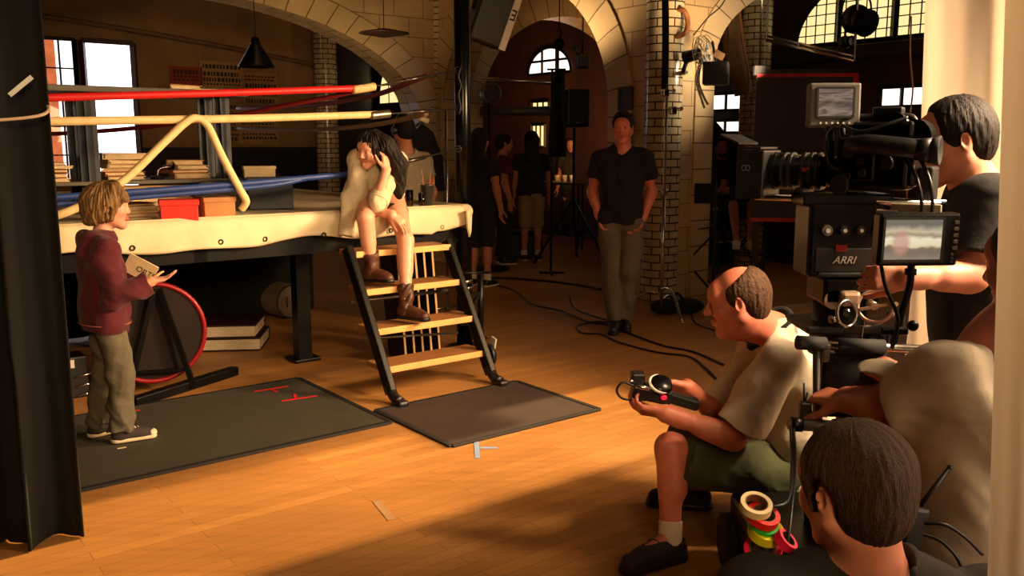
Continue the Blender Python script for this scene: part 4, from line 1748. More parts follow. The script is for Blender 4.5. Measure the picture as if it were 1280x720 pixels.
pile('pile on the bench shelf beside the left leg', 'folders beside the left bench leg', -2.03, 1.16, 1.308, 6, .26, .22, .032, 1)
pile('pile on the bench shelf beside the right leg', 'folders beside the right bench leg', -1.58, 1.18, 1.308, 4, .27, .22, .028, 2)
pile('pile at the left end of the bench shelf', 'folders at the left end of the bench shelf', -2.52, 1.08, 1.308, 5, .24, .22, .026, 3)
pile('pile on the canvas behind the boy\'s face', 'folders on the canvas behind the boy', -2.22, .30, 1.1, 5, .26, .20, .022, 4)
pile('wide pile under the bench shelf', 'folders under the bench shelf', -1.86, .95, 1.1, 5, .46, .24, .030, 5)
r = sheaf('hardback_book', 'tan hardback book lying on the bench top', -1.62, 1.08, 1.921, .24, .17, .035, TANB, .2)
r['category'] = 'book'
r = sheaf('hardback_book', 'dark thin book on the bench top, right of the tan book', -1.40, 1.10, 1.921, .20, .15, .02, BLACKP, -.15)
r['category'] = 'book'
r = thing('desk_lamp', 'small black desk lamp lying among the folders on the bench shelf', 'lamp', uv(-1.80, 1.12, 1.308), ANG)
b = MB()
b.cyl((0, 0, 0), (0, 0, .02), .05, .045, 20)
b.build('base', BLACKM, r)
b = MB()
b.tube([(0, 0, .02), (.02, 0, .07), (.10, 0, .085)], .006, 8)
b.build('arm', CHROME, r)
b = MB()
b.lathe([(.0, .03), (.02, .028), (.04, -.02)], (.11, 0, .08), (1, 0, -.5), 20)
b.build('lamp_shade', BLACKM, r)
# bottles and beakers beside the woman
GL = mat('thin_glass', (240, 238, 230), .03, vary=0, trans=1.0)
LIQ = mat('amber_liquid', (160, 92, 40), .1, vary=0, trans=.5)


def bottle(label, u, v, r0, h, neck=True, fill=.5, name='glass_bottle', cat='bottle', m=GL):
    t = thing(name, label, cat, uv(u, v, 1.1), 0)
    b = MB()
    if neck:
        prof = [(0, .0), (r0, .0), (r0, h * .62), (r0 * .45, h * .76), (r0 * .42, h), (r0 * .34, h), (r0 * .36, h * .77), (r0 * .9, h * .62), (r0 * .9, .004), (0, .004)]
    else:
        prof = [(0, 0), (r0 * .85, 0), (r0, h), (r0 * .93, h), (r0 * .79, .005), (0, .005)]
    b.lathe(prof, n=20)
    b.build('glass', m, t)
    if fill:
        b = MB()
        b.cyl((0, 0, .006), (0, 0, h * fill * .6), r0 * .78, r0 * .84, 18)
        b.build('contents', LIQ, t)
    if neck:
        b = MB()
        b.cyl((0, 0, h), (0, 0, h + .018), r0 * .5, r0 * .5, 14)
        b.build('cap', PAPER, t)
    return t


bottle('tall clear bottle with pale cap, beside the woman on the ring edge', -.36, .20, .028, .17)
bottle('clear glass tumbler nearest the woman', -.44, .26, .032, .11, False, .3, 'glass_tumbler', 'glass')
bottle('clear glass tumbler between the bottle and the steel pot', -.29, .22, .026, .12, False, .5, 'glass_tumbler', 'glass')
bottle('low amber tumbler just left of the steel pot', -.24, .14, .026, .10, False, .6, 'glass_tumbler', 'glass')
t = thing('steel_pot', 'grey steel pot full of brushes at the ring corner', 'pot', uv(-.17, .17, 1.1), 0)
b = MB()
b.lathe([(0, 0), (.040, 0), (.052, .15), (.055, .15), (.055, .156), (.049, .156), (.037, .006), (0, .006)], n=24)
b.build('pot_body', STEEL, t)
b = MB()
for i in range(5):
    a = i * 1.3
    b.cyl((.02 * math.cos(a), .02 * math.sin(a), .01), (.05 * math.cos(a), .05 * math.sin(a), .22 + .02 * (i % 3)), .004, .004, 6)
b.build('brushes', STAIRW, t)
pile('small pile on the canvas behind the woman', 'folders behind the woman', -.60, .45, 1.1, 2, .2, .15, .02, 8)

# ------------------------------------------------------------------ under and in front of the ring
drum = thing('stage_drum', 'large round dark drum with a red rim standing under the ring', 'drum', gz(190, 488), ANG - .35)
b = MB()
ax = Vector((.15, -1, 0)).normalized()
cz = .38
b.cyl(Vector((0, .16, cz)), Vector((0, .16, cz)) + ax * .20, .31, .31, 56)
b.build('shell', mat('dark_drum_shell', (26, 20, 18), .5, vary=.2), drum)
b = MB()
b.torus(Vector((0, .16, cz)) + ax * .20, .31, .016, ax, 64, 10)
b.build('rim', mat('red_drum_rim', (140, 14, 20), .4, vary=.05), drum)
b = MB()
b.cyl(Vector((0, .16, cz)) + ax * .197, Vector((0, .16, cz)) + ax * .203, .30, .30, 56)
b.build('drum_head', mat('dark_drum_head', (30, 18, 14), .95, vary=.25, scale=5), drum)
b = MB()
f0 = ax * .24 + Vector((0, .16, 0))
b.beam(f0 + Vector((-.16, 0, .02)), f0 + Vector((.02, .02, .66)), .045, .03)
b.beam(f0 + Vector((.22, 0, .02)), f0 + Vector((.05, .02, .66)), .045, .03)
b.beam(f0 + Vector((-.14, 0, .14)), f0 + Vector((.2, 0, .14)), .02, .02)
b.build('stand', BLACKM, drum)
b = MB()
b.beam(gz(166, 503, .03) - drum.location, gz(294, 463, .03) - drum.location, .07, .06, .008)
o = b.build('floor_bar', BLACKM)
o.location = drum.location
tag(o, 'long black bar lying on the floor in front of the drum', 'bar')


def portfolio(label, z, off):
    r = thing('portfolio_case', label, 'case', uv(-1.30 + off, 1.36, z), ANG - .55, 'portfolios under the ring')
    b = MB()
    b.box((0, 0, .006), (.62, .46, .012), bev=.003)
    b.box((0, 0, .094), (.62, .46, .012), bev=.003)
    b.box((0, .225, .05), (.62, .012, .1))
    b.build('cover', mat('oxblood_cover', (46, 16, 18), .5, vary=.15), r)
    b = MB()
    for i in range(6):
        b.box((rs.uniform(-.004, .004), -.008, .018 + .0128 * i), (.604, .438, .011))
    b.build('pages', mat('pale_page_edges', (224, 206, 176), .8, vary=.1), r)


portfolio('large dark case with pale page edges, lower of two under the ring', .002, 0)
portfolio('large dark case with pale page edges, upper of two under the ring', .106, -.03)
t = thing('rolled_bag', 'grey canvas punchbag lying on the floor under the ring', 'punchbag', gz(366, 398), 0)
d = Vector((-.75, .66, 0))
b = MB()
c0 = Vector((0, 0, .155))
b.lathe([(0, -.01), (.10, -.008), (.145, .012), (.155, .05), (.152, .3), (.157, .6), (.15, .85), (0, .87)], c0, d, 32)
b.build('bag_body', mat('grey_canvas_bag', (118, 104, 82), .9, vary=.2, scale=8, bump=.2), t)
b = MB()
b.torus(c0 + d * .012, .146, .008, d, 32, 8)
b.build('seam_welt', mat('dark_welt', (60, 50, 40), .8), t)
b = MB()
for k in (-1, 1):
    b.tube([c0 - d * .012 + Vector((.04 * k, .04 * k, .05)), c0 - d * .02 + Vector((.045 * k, .045 * k, 0)), c0 - d * .012 + Vector((.04 * k, .04 * k, -.05))], .006, 6)
b.build('handles', mat('dark_welt', (60, 50, 40), .8), t)
t = thing('equipment_case', 'bulky black round case under the ring behind the drum', 'case', uv(-2.1, 1.92), ANG)
b = MB()
b.lathe([(0, 0), (.27, 0), (.29, .03), (.29, .5), (.27, .54), (0, .54)], (0, 0, .3), (1, -.2, 0), 36)
b.build('case_shell', BLACKP, t)
b = MB()
b.torus((.1, -.02, .3), .292, .008, (1, -.2, 0), 36, 8)
b.torus((.42, -.085, .3), .292, .008, (1, -.2, 0), 36, 8)
b.box((.25, -.05, .01), (.4, .4, .02))
b.build('bands', BLACKM, t)
for k in range(5):
    t = thing('leaning_board', 'thin pale-edged board leaning upright in the row behind the steps', 'board', uv(-.50 + .085 * k, .10 + .02 * k, 0), ANG - .12, 'boards leaning behind the steps')
    b = MB()
    b.box((0, .045, .40), (.012, .30, .80), rot=(0, -.07, 0))
    b.build('board_face', mat('dark_board', (40, 30, 24), .7), t)
    b = MB()
    b.box((0, -.108, .40), (.014, .008, .80), rot=(0, -.07, 0))
    b.build('board_edge', mat('pale_board_edge', (214, 178, 128), .7), t)
t = thing('sound_recorder', 'black electronics unit with white label beside the dark drape', 'equipment', gz(84, 500), ANG)
b = MB()
b.box((0, .1, .13), (.26, .2, .26), bev=.01)
b.build('unit_body', BLACKP, t)
b = MB()
b.box((.02, -.003, .22), (.07, .006, .05))
b.build('label_plate', mat('white_plate', (214, 208, 196), .4, .2), t)
b = MB()
for z in (.02, .08, .14):
    b.cyl((.06, -.02, z), (.15, -.02, z + .01), .006, .006, 8)
b.build('connectors', CHROME, t)

# ------------------------------------------------------------------ drapes and silk
drape = thing('black_drape', 'tall black drape hanging at the left edge of the frame', 'drape', (-1.75, 3.1, 0), 0)


def drp(s, t):
    z = .004 + 3.7 * t
    k = min(1.0, s * 9)
    x = -1.706 - 1.1 * s + .03 * k * math.sin(s * 46 + t * 1.2)
    y = 3.34 + k * (.08 * math.sin(s * 30 + 1.3 * t) + .03 * math.sin(s * 71 + 1)) - .22 * s
    return (x + 1.75, y - 3.1, z)


b = MB()
b.sheet(drp, 90, 50, .006)
b.build('drape_cloth', mat('black_duvetyn', (13, 12, 11), .95, vary=.15, scale=6), drape)
b = MB()
b.cyl((-1.3, .2, 3.7), (.3, .2, 3.7), .02, .02, 12)
b.cyl((-1.25, .3, 0), (-1.25, .3, 3.72), .02, .02, 12)
b.build('support_pipe', STEEL, drape)
o = MB().tube([at(-40, 153, 3.16), at(0, 150, 3.19), at(34, 147, 3.22), at(54, 143, 3.25), at(61, 137, 3.30), at(59, 131, 3.36)], .006, 8).build('tie_cord', mat('white_cord', (226, 200, 170), .6))
tag(o, 'pale cord tied across the black drape', 'cord')
o = MB().beam(at(12, 119, 3.20), at(40, 96, 3.22), .006, .016).build('drape_glint', mat('painted_glint', (235, 245, 235), .5))  # glint of light on the cloth, shaped as a white strip
tag(o, 'slanted glint of light on the black drape, made as a white strip', 'tape')


def silk_mat(name, col, tr):
    m = bpy.data.materials.new(name)
    m.use_nodes = True
    nt = m.node_tree
    nt.nodes.remove(nt.nodes['Principled BSDF'])
    d = nt.nodes.new('ShaderNodeBsdfDiffuse')
    t = nt.nodes.new('ShaderNodeBsdfTranslucent')
    mx = nt.nodes.new('ShaderNodeMixShader')
    mx.inputs[0].default_value = tr
    n = nt.nodes.new('ShaderNodeTexNoise')
    n.inputs['Scale'].default_value = 2
    r = nt.nodes.new('ShaderNodeValToRGB')
    c = srgb(*col)
    r.color_ramp.elements[0].color = tuple(x * .9 for x in c[:3]) + (1,)
    r.color_ramp.elements[1].color = c
    nt.links.new(n.outputs['Fac'], r.inputs['Fac'])
    for q in (d, t):
        nt.links.new(r.outputs['Color'], q.inputs['Color'])
    nt.links.new(d.outputs[0], mx.inputs[1])
    nt.links.new(t.outputs[0], mx.inputs[2])
    nt.links.new(mx.outputs[0], nt.nodes['Material Output'].inputs['Surface'])
    return m


SILK = silk_mat('white_diffusion_silk', (236, 222, 200), .55)
silk = thing('diffusion_silk', 'large backlit white silk hanging behind the camera operator', 'silk', (2.2, 3.5, 0), 0)
p0, p1 = Vector((1.70, 3.80, 0)), Vector((3.4, 2.7, 0))
dd = (p1 - p0).normalized()
nn = Vector((-dd.y, dd.x, 0))


def slk(s, t):
    z = .02 + 3.6 * t
    p = p0.lerp(p1, s) + nn * (.034 * math.sin(s * 46 + 1.8 * math.sin(t * 2.4)) + .026 * math.sin(s * 19 + t * 4) + .012 * math.sin(s * 97 + t * 3)) + dd * (.02 * math.sin(t * 6))
    return (p.x - 2.2, p.y - 3.5, z)


b = MB()
b.sheet(slk, 160, 40)
b.build('silk_cloth', SILK, silk)
b = MB()
b.cyl(Vector((p0.x - 2.2, p0.y - 3.5, 3.62)), Vector((p1.x - 2.2, p1.y - 3.5, 3.62)), .02, .02, 12)
b.cyl(Vector((p1.x - 2.2, p1.y - 3.5, 0)), Vector((p1.x - 2.2, p1.y - 3.5, 3.62)), .02, .02, 12)
b.build('silk_frame', STEEL, silk)
strip = thing('silk_strip', 'narrow bright white cloth strip hanging at the right edge, nearest the camera', 'silk', (.9, 1.5, 0), 0)


def stp(s, t):
    z = .15 + 2.75 * t
    x = .823 + .42 * s + .057 * (1.52 - z) + .010 * math.sin(s * 30 + t * 2) * min(1, s * 6)
    return (x - .9, .014 * math.sin(s * 24 + 1.0) + .12 * s, z)


b = MB()
b.sheet(stp, 40, 30)
b.build('silk_cloth', SILK, strip)
b = MB()
b.cyl((-.1, .05, 2.91), (.5, .12, 2.91), .015, .015, 10)
b.cyl((.45, .14, 0), (.45, .14, 2.92), .018, .018, 10)
b.build('silk_frame', STEEL, strip)
# ------------------------------------------------------------------ the people in the picture
def hats(J, pts):
    for k, v in pts.items():
        J[k] = v
    return J


DENIM_GREY = mat('washed_grey_denim', (100, 92, 74), 0.85, vary=0.16, scale=9, bump=0.3, bscale=45, fold=.5, fscale=7)
BLACK_TEE = mat('black_cotton', (20, 17, 18), 0.9, vary=0.15, scale=9, bump=0.2, bscale=40, fold=.4, fscale=5)
RUBBER_W = mat('cream_rubber', (226, 206, 170), 0.5, vary=0.06)
HAIR_DK = mat('dark_brown_hair', (26, 18, 14), 0.62, spec=.25, vary=0.35, scale=30, stretch=(3, 3, 0.4), bump=.5, bscale=70)
HAIR_BLOND = mat('sandy_blond_hair', (128, 96, 58), 0.6, spec=.3, vary=0.4, scale=40, stretch=(3, 3, 0.35), bump=.4, bscale=70)
HAIR_BRN = mat('short_brown_hair', (62, 42, 28), 0.5, vary=0.35, scale=40, stretch=(3, 3, 0.4))


def rim(J, H):
    return J


# ---- boy in a maroon hoodie, facing the ring
def boy():
    F = Fr(-2.10, 4.50, 33)
    J = dict(pelvis=F(0, 0, .70), hipL=F(0, .07, .67), hipR=F(0, -.07, .67), knL=F(.0, .085, .38), knR=F(.045, -.08, .38),
             anL=F(-.06, .10, .075), anR=F(.03, -.075, .075), toeL=F(.10, .14, .03), toeR=F(.20, -.085, .03),
             chest=F(-.005, 0, .93), neck=F(.015, 0, 1.075), shL=F(0, .135, 1.035), shR=F(0, -.135, 1.035),
             elL=F(.05, .19, .80), wrL=F(.2, .09, .855), elR=F(.03, -.20, .80), wrR=F(.195, -.215, .865), head=F(.05, 0, 1.235))
    root = person_root('boy with sandy blond hair in a maroon hooded top and grey jeans, palm held out', J, F(0, 0, 0))
    hR = axes(F.f * 1 + F.l * -0.10 + Vector((0, 0, -0.05)), (0, 0, 1))
    make_body(root, J, .0045, .70, SKIN_FAIR, dict(
        R=dict(d=F(1, -.05, .18) - F.o, n=F(-.2, -.1, 1) - F.o, curl=(0.12, 0.22, 0.3, 0.36), spread=0.16, thumb=0.1),
        L=dict(d=F(.6, -.5, .1) - F.o, n=F(-.2, -.5, .3) - F.o, curl=(.5, .55, .6, .6))), hR, .93, dict(child=True), handS=.74, neckr=.062)
    m = mat('maroon_fleece', (86, 20, 34), 0.9, vary=0.14, scale=12, bump=0.25, bscale=70, sheen=0.1, fold=.45, fscale=6)
    stitch = mat('pink_stitching', (182, 96, 92), 0.8, vary=0.1)

    def hood(B, R):
        nk = npv(J['neck'])
        f, l, u = R[:, 0], R[:, 1], R[:, 2]
        for y in (-1, 0, 1):
            B.cap(nk - f * .075 + l * y * .055 + u * .0, nk - f * .085 + l * y * .05 - u * .09, .038, .042, .03)
        for y in (-1, 1):
            B.cap(nk - f * .06 + l * y * .06 + u * .01, nk + f * .04 + l * y * .05 - u * .005, .03, .024, .03)
        B.cap(npv(J['pelvis']) - u * .05, npv(J['pelvis']) + u * .04, .150, .15, .04, flat=(f, 1.28))
        B.cut(npv(J['pelvis']) - u * .10, -u, .006)
    h = shirt(root, J, .0045, m, .70, .024, 1.93, -.10, name='hoodie', seed=4, wr=.005, freq=26, neck_r=.062, neck_up=.012, extra=hood, slack=.014, long_sleeve_r=.010)
    # pale seams: hem, cuff and shoulder
    b = MB()
    R = torso_axes(J)
    loc = npv(root.location)
    ring = []
    for i in range(26):
        a = 2 * PI * i / 26
        ring.append(npv(J['pelvis']) - R[:, 2] * .055 + R[:, 0] * math.cos(a) * .124 + R[:, 1] * math.sin(a) * .160 - loc)
    b.tube(ring + [ring[0]], .0028, 6, sub=2)
    b.build('hem_seam', stitch, h)
    trousers(root, J, .005, DENIM_GREY, .70, .014, 1.99, -.01, 'jeans', 6, .006, 26, .018)
    dk = mat('charcoal_canvas', (52, 44, 42), 0.8, vary=0.15)
    for sd in 'LR':
        shoe(root, J['an' + sd], J['toe' + sd], dk, RUBBER_W, .80, mat('white_laces', (216, 204, 180), .8), .01, 'sneaker', .004, RUBBER_W)

    def bob(B, p, R, s):
        for a in range(9):
            t = -1.9 + 3.8 * a / 8 + PI
            r0, r1 = .088, .084
            c0 = (-.015 + r0 * math.cos(t), r0 * .92 * math.sin(t), .035)
            c1 = (-.02 + r1 * math.cos(t), r1 * .92 * math.sin(t), -.055 - .02 * (abs(a - 4) < 3))
            B.cap(p(*c0), p(*c1), .030 * s, .020 * s, .03)
        for y in (-.06, -.03, 0, .03, .06):
            B.cap(p(.03, y, .112), p(.094, y * .95, .052 - abs(y) * .25), .026 * s, .013 * s, .025)
    hair_cap(root, J, hR, .93, HAIR_BLOND, .0035, 'bob', .016, 3, extra=bob, wr=.0038, cuts=(((0, 0, -.098), (.25, 0, -1)),))
    brows(root, J, hR, .93, HAIR_BLOND, .003)
    return root, J, F


BOY = boy()


# ---- man in black T-shirt, hands in his pockets
def man():
    F = Fr(.90, 7.32, 262)
    J = dict(pelvis=F(0, 0, .98), hipL=F(0, .09, .93), hipR=F(0, -.09, .93), knL=F(.05, .075, .51), knR=F(.02, -.075, .51),
             anL=F(-.08, .04, .085), anR=F(.06, -.03, .085), toeL=F(.10, .07, .03), toeR=F(.24, -.05, .03),
             chest=F(0, 0, 1.30), neck=F(.0, 0, 1.515), shL=F(0, .172, 1.445), shR=F(0, -.172, 1.445),
             elL=F(-.06, .245, 1.165), wrL=F(.035, .180, .955), elR=F(-.06, -.245, 1.165), wrR=F(.035, -.180, .955), head=F(.045, .0, 1.685))
    root = person_root('standing man in black V-neck T-shirt and grey jeans, hands in pockets', J, F(0, 0, 0))
    hR = axes(F.f * 1 + F.l * -.10 + Vector((0, 0, -.13)), (0, 0, 1))
    make_body(root, J, .006, 1.0, SKIN_RUDDY, dict(L=dict(d=F(.3, -.25, -1) - F.o, n=F(0, -1, 0) - F.o), R=dict(d=F(.3, .25, -1) - F.o, n=F(0, 1, 0) - F.o)),
              hR, 1.0, {}, neckr=.06)
    shirt(root, J, .006, BLACK_TEE, 1.0, .024, .60, -.07, name='t_shirt', seed=8, wr=.006, freq=20, neck_v=.06)
    trousers(root, J, .006, DENIM_GREY, 1.0, .012, 1.96, -.05, 'jeans', 9, .006, 20, .022)
    dk = mat('dark_leather', (30, 24, 22), 0.45, vary=0.15)
    for sd in 'LR':
        shoe(root, J['an' + sd], J['toe' + sd], dk, BLACKP, 1.05, None, .02, 'boot', .006)
    hair_cap(root, J, hR, 1.0, HAIR_DK, .005, 'short', .010, 5, cuts=(((.0, 0, -.045), (.5, 0, -1)), ((.086, 0, .075), (1, 0, -.25))), wr=.002)
    brows(root, J, hR, 1.0, HAIR_DK)
    return root, J, F


MAN = man()


# ---- woman sitting on the edge of the ring
def woman():
    P = lambda u, v, z: uv(u, v, z)
    J = dict(pelvis=P(-.62, .10, 1.20), hipL=P(-.53, .08, 1.195), hipR=P(-.72, .07, 1.195),
             knR=P(-.975, -.36, 1.085), anR=P(-.93, -.35, .745), toeR=P(-.86, -.50, .68),
             knL=P(-.72, -.42, .935), anL=P(-.80, -.54, .515), toeL=P(-.74, -.72, .45),
             chest=P(-.70, -.03, 1.395), neck=P(-.735, -.10, 1.515))
    J['shR'] = P(-.885, -.09, 1.455)
    J['shL'] = P(-.575, -.10, 1.445)
    J['elR'] = at(447, 262, 5.86)
    J['wrR'] = at(490, 268, 5.70)
    J['elL'] = at(472, 254, 5.70)
    J['wrL'] = at(483, 212, 5.80)
    J['head'] = at(464, 187, 5.86)
    J['calfbackR'] = (-.3, .9, 0)
    J['calfbackL'] = (-.3, .9, 0)
    root = person_root('laughing woman with long dark hair, pale cardigan and brown boots, sitting on the ring edge', J, uv(-.62, .10, 1.1))
    look = BOY[1]['head'] - J['head']
    hf = Vector((look.x * .7, look.y * .7 - .30, 0)).normalized() + Vector((0, 0, -.25))
    hR = axes(hf, (0.22, .1, 1))
    make_body(root, J, .0045, .86, SKIN_FAIR, dict(
        R=dict(d=Vector((.75, -.25, -.55)), n=Vector((-.3, .6, -.6)), curl=(.35, .45, .5, .55), spread=.1),
        L=dict(d=Vector((-.05, .05, 1)), n=Vector((-.8, .5, .1)), curl=(.7, .8, .9, .9), spread=.05, thumb=.2)), hR, .94, dict(female=True, smile=True), female=True, handS=.92, neckr=.048, legS=.93)
    # smile: a row of teeth
    b = MB()
    pts = [npv(J['head']) + hR @ np.array((.0985 - 3.4 * y * y * 2.2, y, -.0735 + 6 * y * y), np.float32) * .94 - npv(root.location) for y in (-.02, -.01, 0, .01, .02)]
    b.tube(pts, .0048, 6, sub=2)
    b.build('teeth', TEETH, root)
    knit = mat('pale_grey_knit', (206, 192, 160), 0.95, vary=0.1, scale=14, bump=0.4, bscale=120, fold=.6, fscale=8)

    def tail(B, R):
        a = npv(J['shR'])
        B.cap(npv(P(-.80, -.02, 1.34)), npv(P(-.93, -.07, 1.20)), .09, .06, .04)
        B.cap(npv(P(-.95, -.09, 1.20)), npv(P(-1.0, -.14, .96)), .050, .050, .03, cut=(False, True), flat=(VX, 1.5))
    s_ = shirt(root, J, .0045, knit, .86, .016, 1.0, -.05, name='cardigan', seed=13, wr=.0025, freq=22, female=True, neck_v=.07, extra=tail, slack=.012)
    B = Blob(*sub_bounds([J['elL'], J['elR'], J['shL'], J['shR']], .12), .0045)
    for sd, t in (('L', .16), ('R', .18)):
        el, wr = J['el' + sd], J['wr' + sd]
        B.cap(lerp(J['sh' + sd], el, .82), el, .055, .056, .02)
        B.cap(el, lerp(el, wr, t), .056, .054, .02, cut=(False, True))
    B.wrinkle(.005, 40, 2)
    B.build('rolled_sleeve', knit, root, origin=root.location)
    trousers(root, J, .0045, mat('dark_plum_shorts', (44, 20, 26), 0.9, vary=0.1), .86, .008, .42, .0, 'shorts', 3, .004, 30, .008)
    lea = mat('brown_boot_leather', (74, 40, 24), 0.5, vary=0.25, scale=12, bump=0.2)
    for sd in 'LR':
        an, kn = J['an' + sd], J['kn' + sd]
        u_ = shoe(root, an, J['toe' + sd], lea, BLACKP, .92, None, .02, 'ankle_boot', .0045)
        B = Blob(*sub_bounds([an, lerp(an, kn, .5)], .1), .0045)
        B.cap(an - (kn - an).normalized() * .02, lerp(an, kn, .34), .043, .052, .02, cut=(False, True))
        B.wrinkle(.004, 55, 3)
        B.build('boot_shaft', lea, u_, origin=root.location)

    def longh(B, p, R, s):
        hd = npv(J['head'])
        back = R[:, 0] * -1
        lf = R[:, 1]
        up = np.array((0, 0, 1), np.float32)
        for i, (y, dz, r) in enumerate(((.05, .26, .05), (.08, .30, .05), (.01, .24, .055), (.10, .22, .04))):
            a = p(-.05, y, .03)
            c1 = hd + back * .10 + lf * (y + .05) - up * .10
            c2 = hd + back * .11 + lf * (y + .06) - up * dz
            B.cap(a, c1, .05, r, .04)
            B.cap(c1, c2, r, r * .55, .04)
        B.cap(p(-.04, -.07, .0), p(-.04, -.075, -.10), .028, .02, .03)
        B.cap(p(.03, .045, .085), p(.035, .078, -.02), .024, .022, .03)
        B.cap(p(.03, -.045, .085), p(.03, -.080, -.02), .022, .020, .03)
        B.cap(p(.035, .0, .11), p(.045, 0, .108), .02, .018, .02)
    hair_cap(root, J, hR, .94, HAIR_DK, .004, 'long', .014, 7, extra=longh, wr=.005)
    brows(root, J, hR, .94, HAIR_DK, .003)
    return root, J


WOMAN = woman()


# ---- man crouched on a low seat with a remote focus unit in his hands
def kneeler():
    J = dict(pelvis=at(996, 592, 3.42), hipL=at(990, 600, 3.32), hipR=at(978, 590, 3.52),
             knL=at(838, 560, 3.22), anL=at(838, 672, 3.13), toeL=at(775, 702, 3.02),
             knR=at(868, 566, 3.62), anR=Vector((at(868, 640, 3.62).x, 3.62, .085)), toeR=Vector((at(806, 640, 3.66).x, 3.66, .03)),
             chest=at(1001, 474, 3.36), neck=at(966, 408, 3.32), shL=at(976, 442, 3.15), shR=at(950, 425, 3.52),
             elL=at(918, 548, 3.12), wrL=at(832, 517, 3.10), elR=at(905, 525, 3.50), wrR=at(858, 484, 3.30), head=at(922, 376, 3.26))
    J['calfbackL'] = (1, .1, 0)
    J['calfbackR'] = (1, .1, 0)
    root = person_root('balding man in white short-sleeved shirt and olive shorts, seated low with a handheld unit', J, (J['pelvis'].x, J['pelvis'].y, 0))
    hR = axes((-1, .30, -.22), (-.12, 0, 1))
    make_body(root, J, .0045, 1.02, SKIN_RUDDY, dict(
        L=dict(d=Vector((-1, .25, .12)), n=Vector((.1, .55, .8)), curl=(.55, .6, .65, .7), spread=.06, thumb=.4),
        R=dict(d=Vector((-.9, -.35, .22)), n=Vector((-.2, -.6, -.7)), curl=(.45, .5, .6, .6), spread=.06, thumb=.5)), hR, 1.04, dict(fat=.012), belly=.05, neckr=.066)
    white = mat('white_cotton_shirt', (228, 214, 188), 0.85, vary=0.06, scale=8, bump=0.3, bscale=30, fold=.6, fscale=6)

    def collar(B, R):
        nk = npv(J['neck'])
        f, l, u = R[:, 0], R[:, 1], R[:, 2]
        for y in (-1, 1):
            B.cap(nk + l * y * .06 - f * .03 + u * .01, nk + l * y * .045 + f * .06 - u * .03, .026, .022, .02)
    shirt(root, J, .0045, white, 1.02, .020, .88, -.10, .05, 'short_sleeved_shirt', 21, .007, 20, neck_r=.07, neck_up=.015, slack=.03, extra=collar)
    # black strap or lining round the neck
    b = MB()
    R = torso_axes(J)
    nk = npv(J['neck']) - npv(root.location)
    f, l, u = R[:, 0], R[:, 1], R[:, 2]
    b.tube([nk + f * .10 + l * .03 - u * .05, nk + f * .04 + l * .075 - u * .005, nk - f * .04 + l * .065 + u * .025, nk - f * .065 + u * .03, nk - f * .04 - l * .06 + u * .025, nk + f * .04 - l * .06, nk + f * .10 - l * .02 - u * .05], .024, 8, flat=.7)
    b.build('black_collar', BLACKC, root)
    olive = mat('olive_cotton', (74, 78, 48), 0.9, vary=0.22, scale=10, bump=0.3, bscale=40, fold=.6, fscale=7)
    trousers(root, J, .005, olive, 1.0, .022, .93, .10, 'shorts', 31, .010, 22, .035)
    dk = mat('dark_suede', (40, 30, 24), 0.7, vary=0.2)
    sock = mat('white_sock', (222, 206, 184), 0.9, vary=0.05)
    for sd in 'LR':
        shoe(root, J['an' + sd], J['toe' + sd], dk, BLACKP, 1.05, mat('brown_laces', (50, 36, 24), .8), .0, 'shoe', .005, z0=0.002 if sd == 'L' else None)
    B = Blob(*sub_bounds([J['anL'], lerp(J['anL'], J['knL'], .3)], .1), .0045)
    B.cap(lerp(J['anL'], J['knL'], -.06), lerp(J['anL'], J['knL'], .19), .043, .045, .01, cut=(False, True))
    B.build('sock', sock, root, origin=root.location)
    hair_cap(root, J, hR, 1.04, mat('greying_brown_hair', (74, 50, 33), 0.7, vary=.35, scale=60, bump=.5, bscale=120, spec=.2), .0045, 'short', .007, 9,
             cuts=(((-.01, 0, .085), (.55, 0, .8)), ((.03, 0, 0), (1, 0, -.1)), ((-.0, 0, -.05), (.45, 0, -1))), wr=.0015)
    B = MB()
    b = MB()
    b.mi = 0
    # sideburn and brow
    brows(root, J, hR, 1.04, HAIR_BRN)
    # wrist watch
    w = MB()
    a, c = npv(J['wrL']) - npv(root.location), npv(lerp(J['wrL'], J['elL'], .1)) - npv(root.location)
    w.cyl(a, c, .033, .034, 20)
    w.build('wristband', mat('pale_wristband', (206, 196, 176), .4), root)
    return root, J


KNEEL = kneeler()


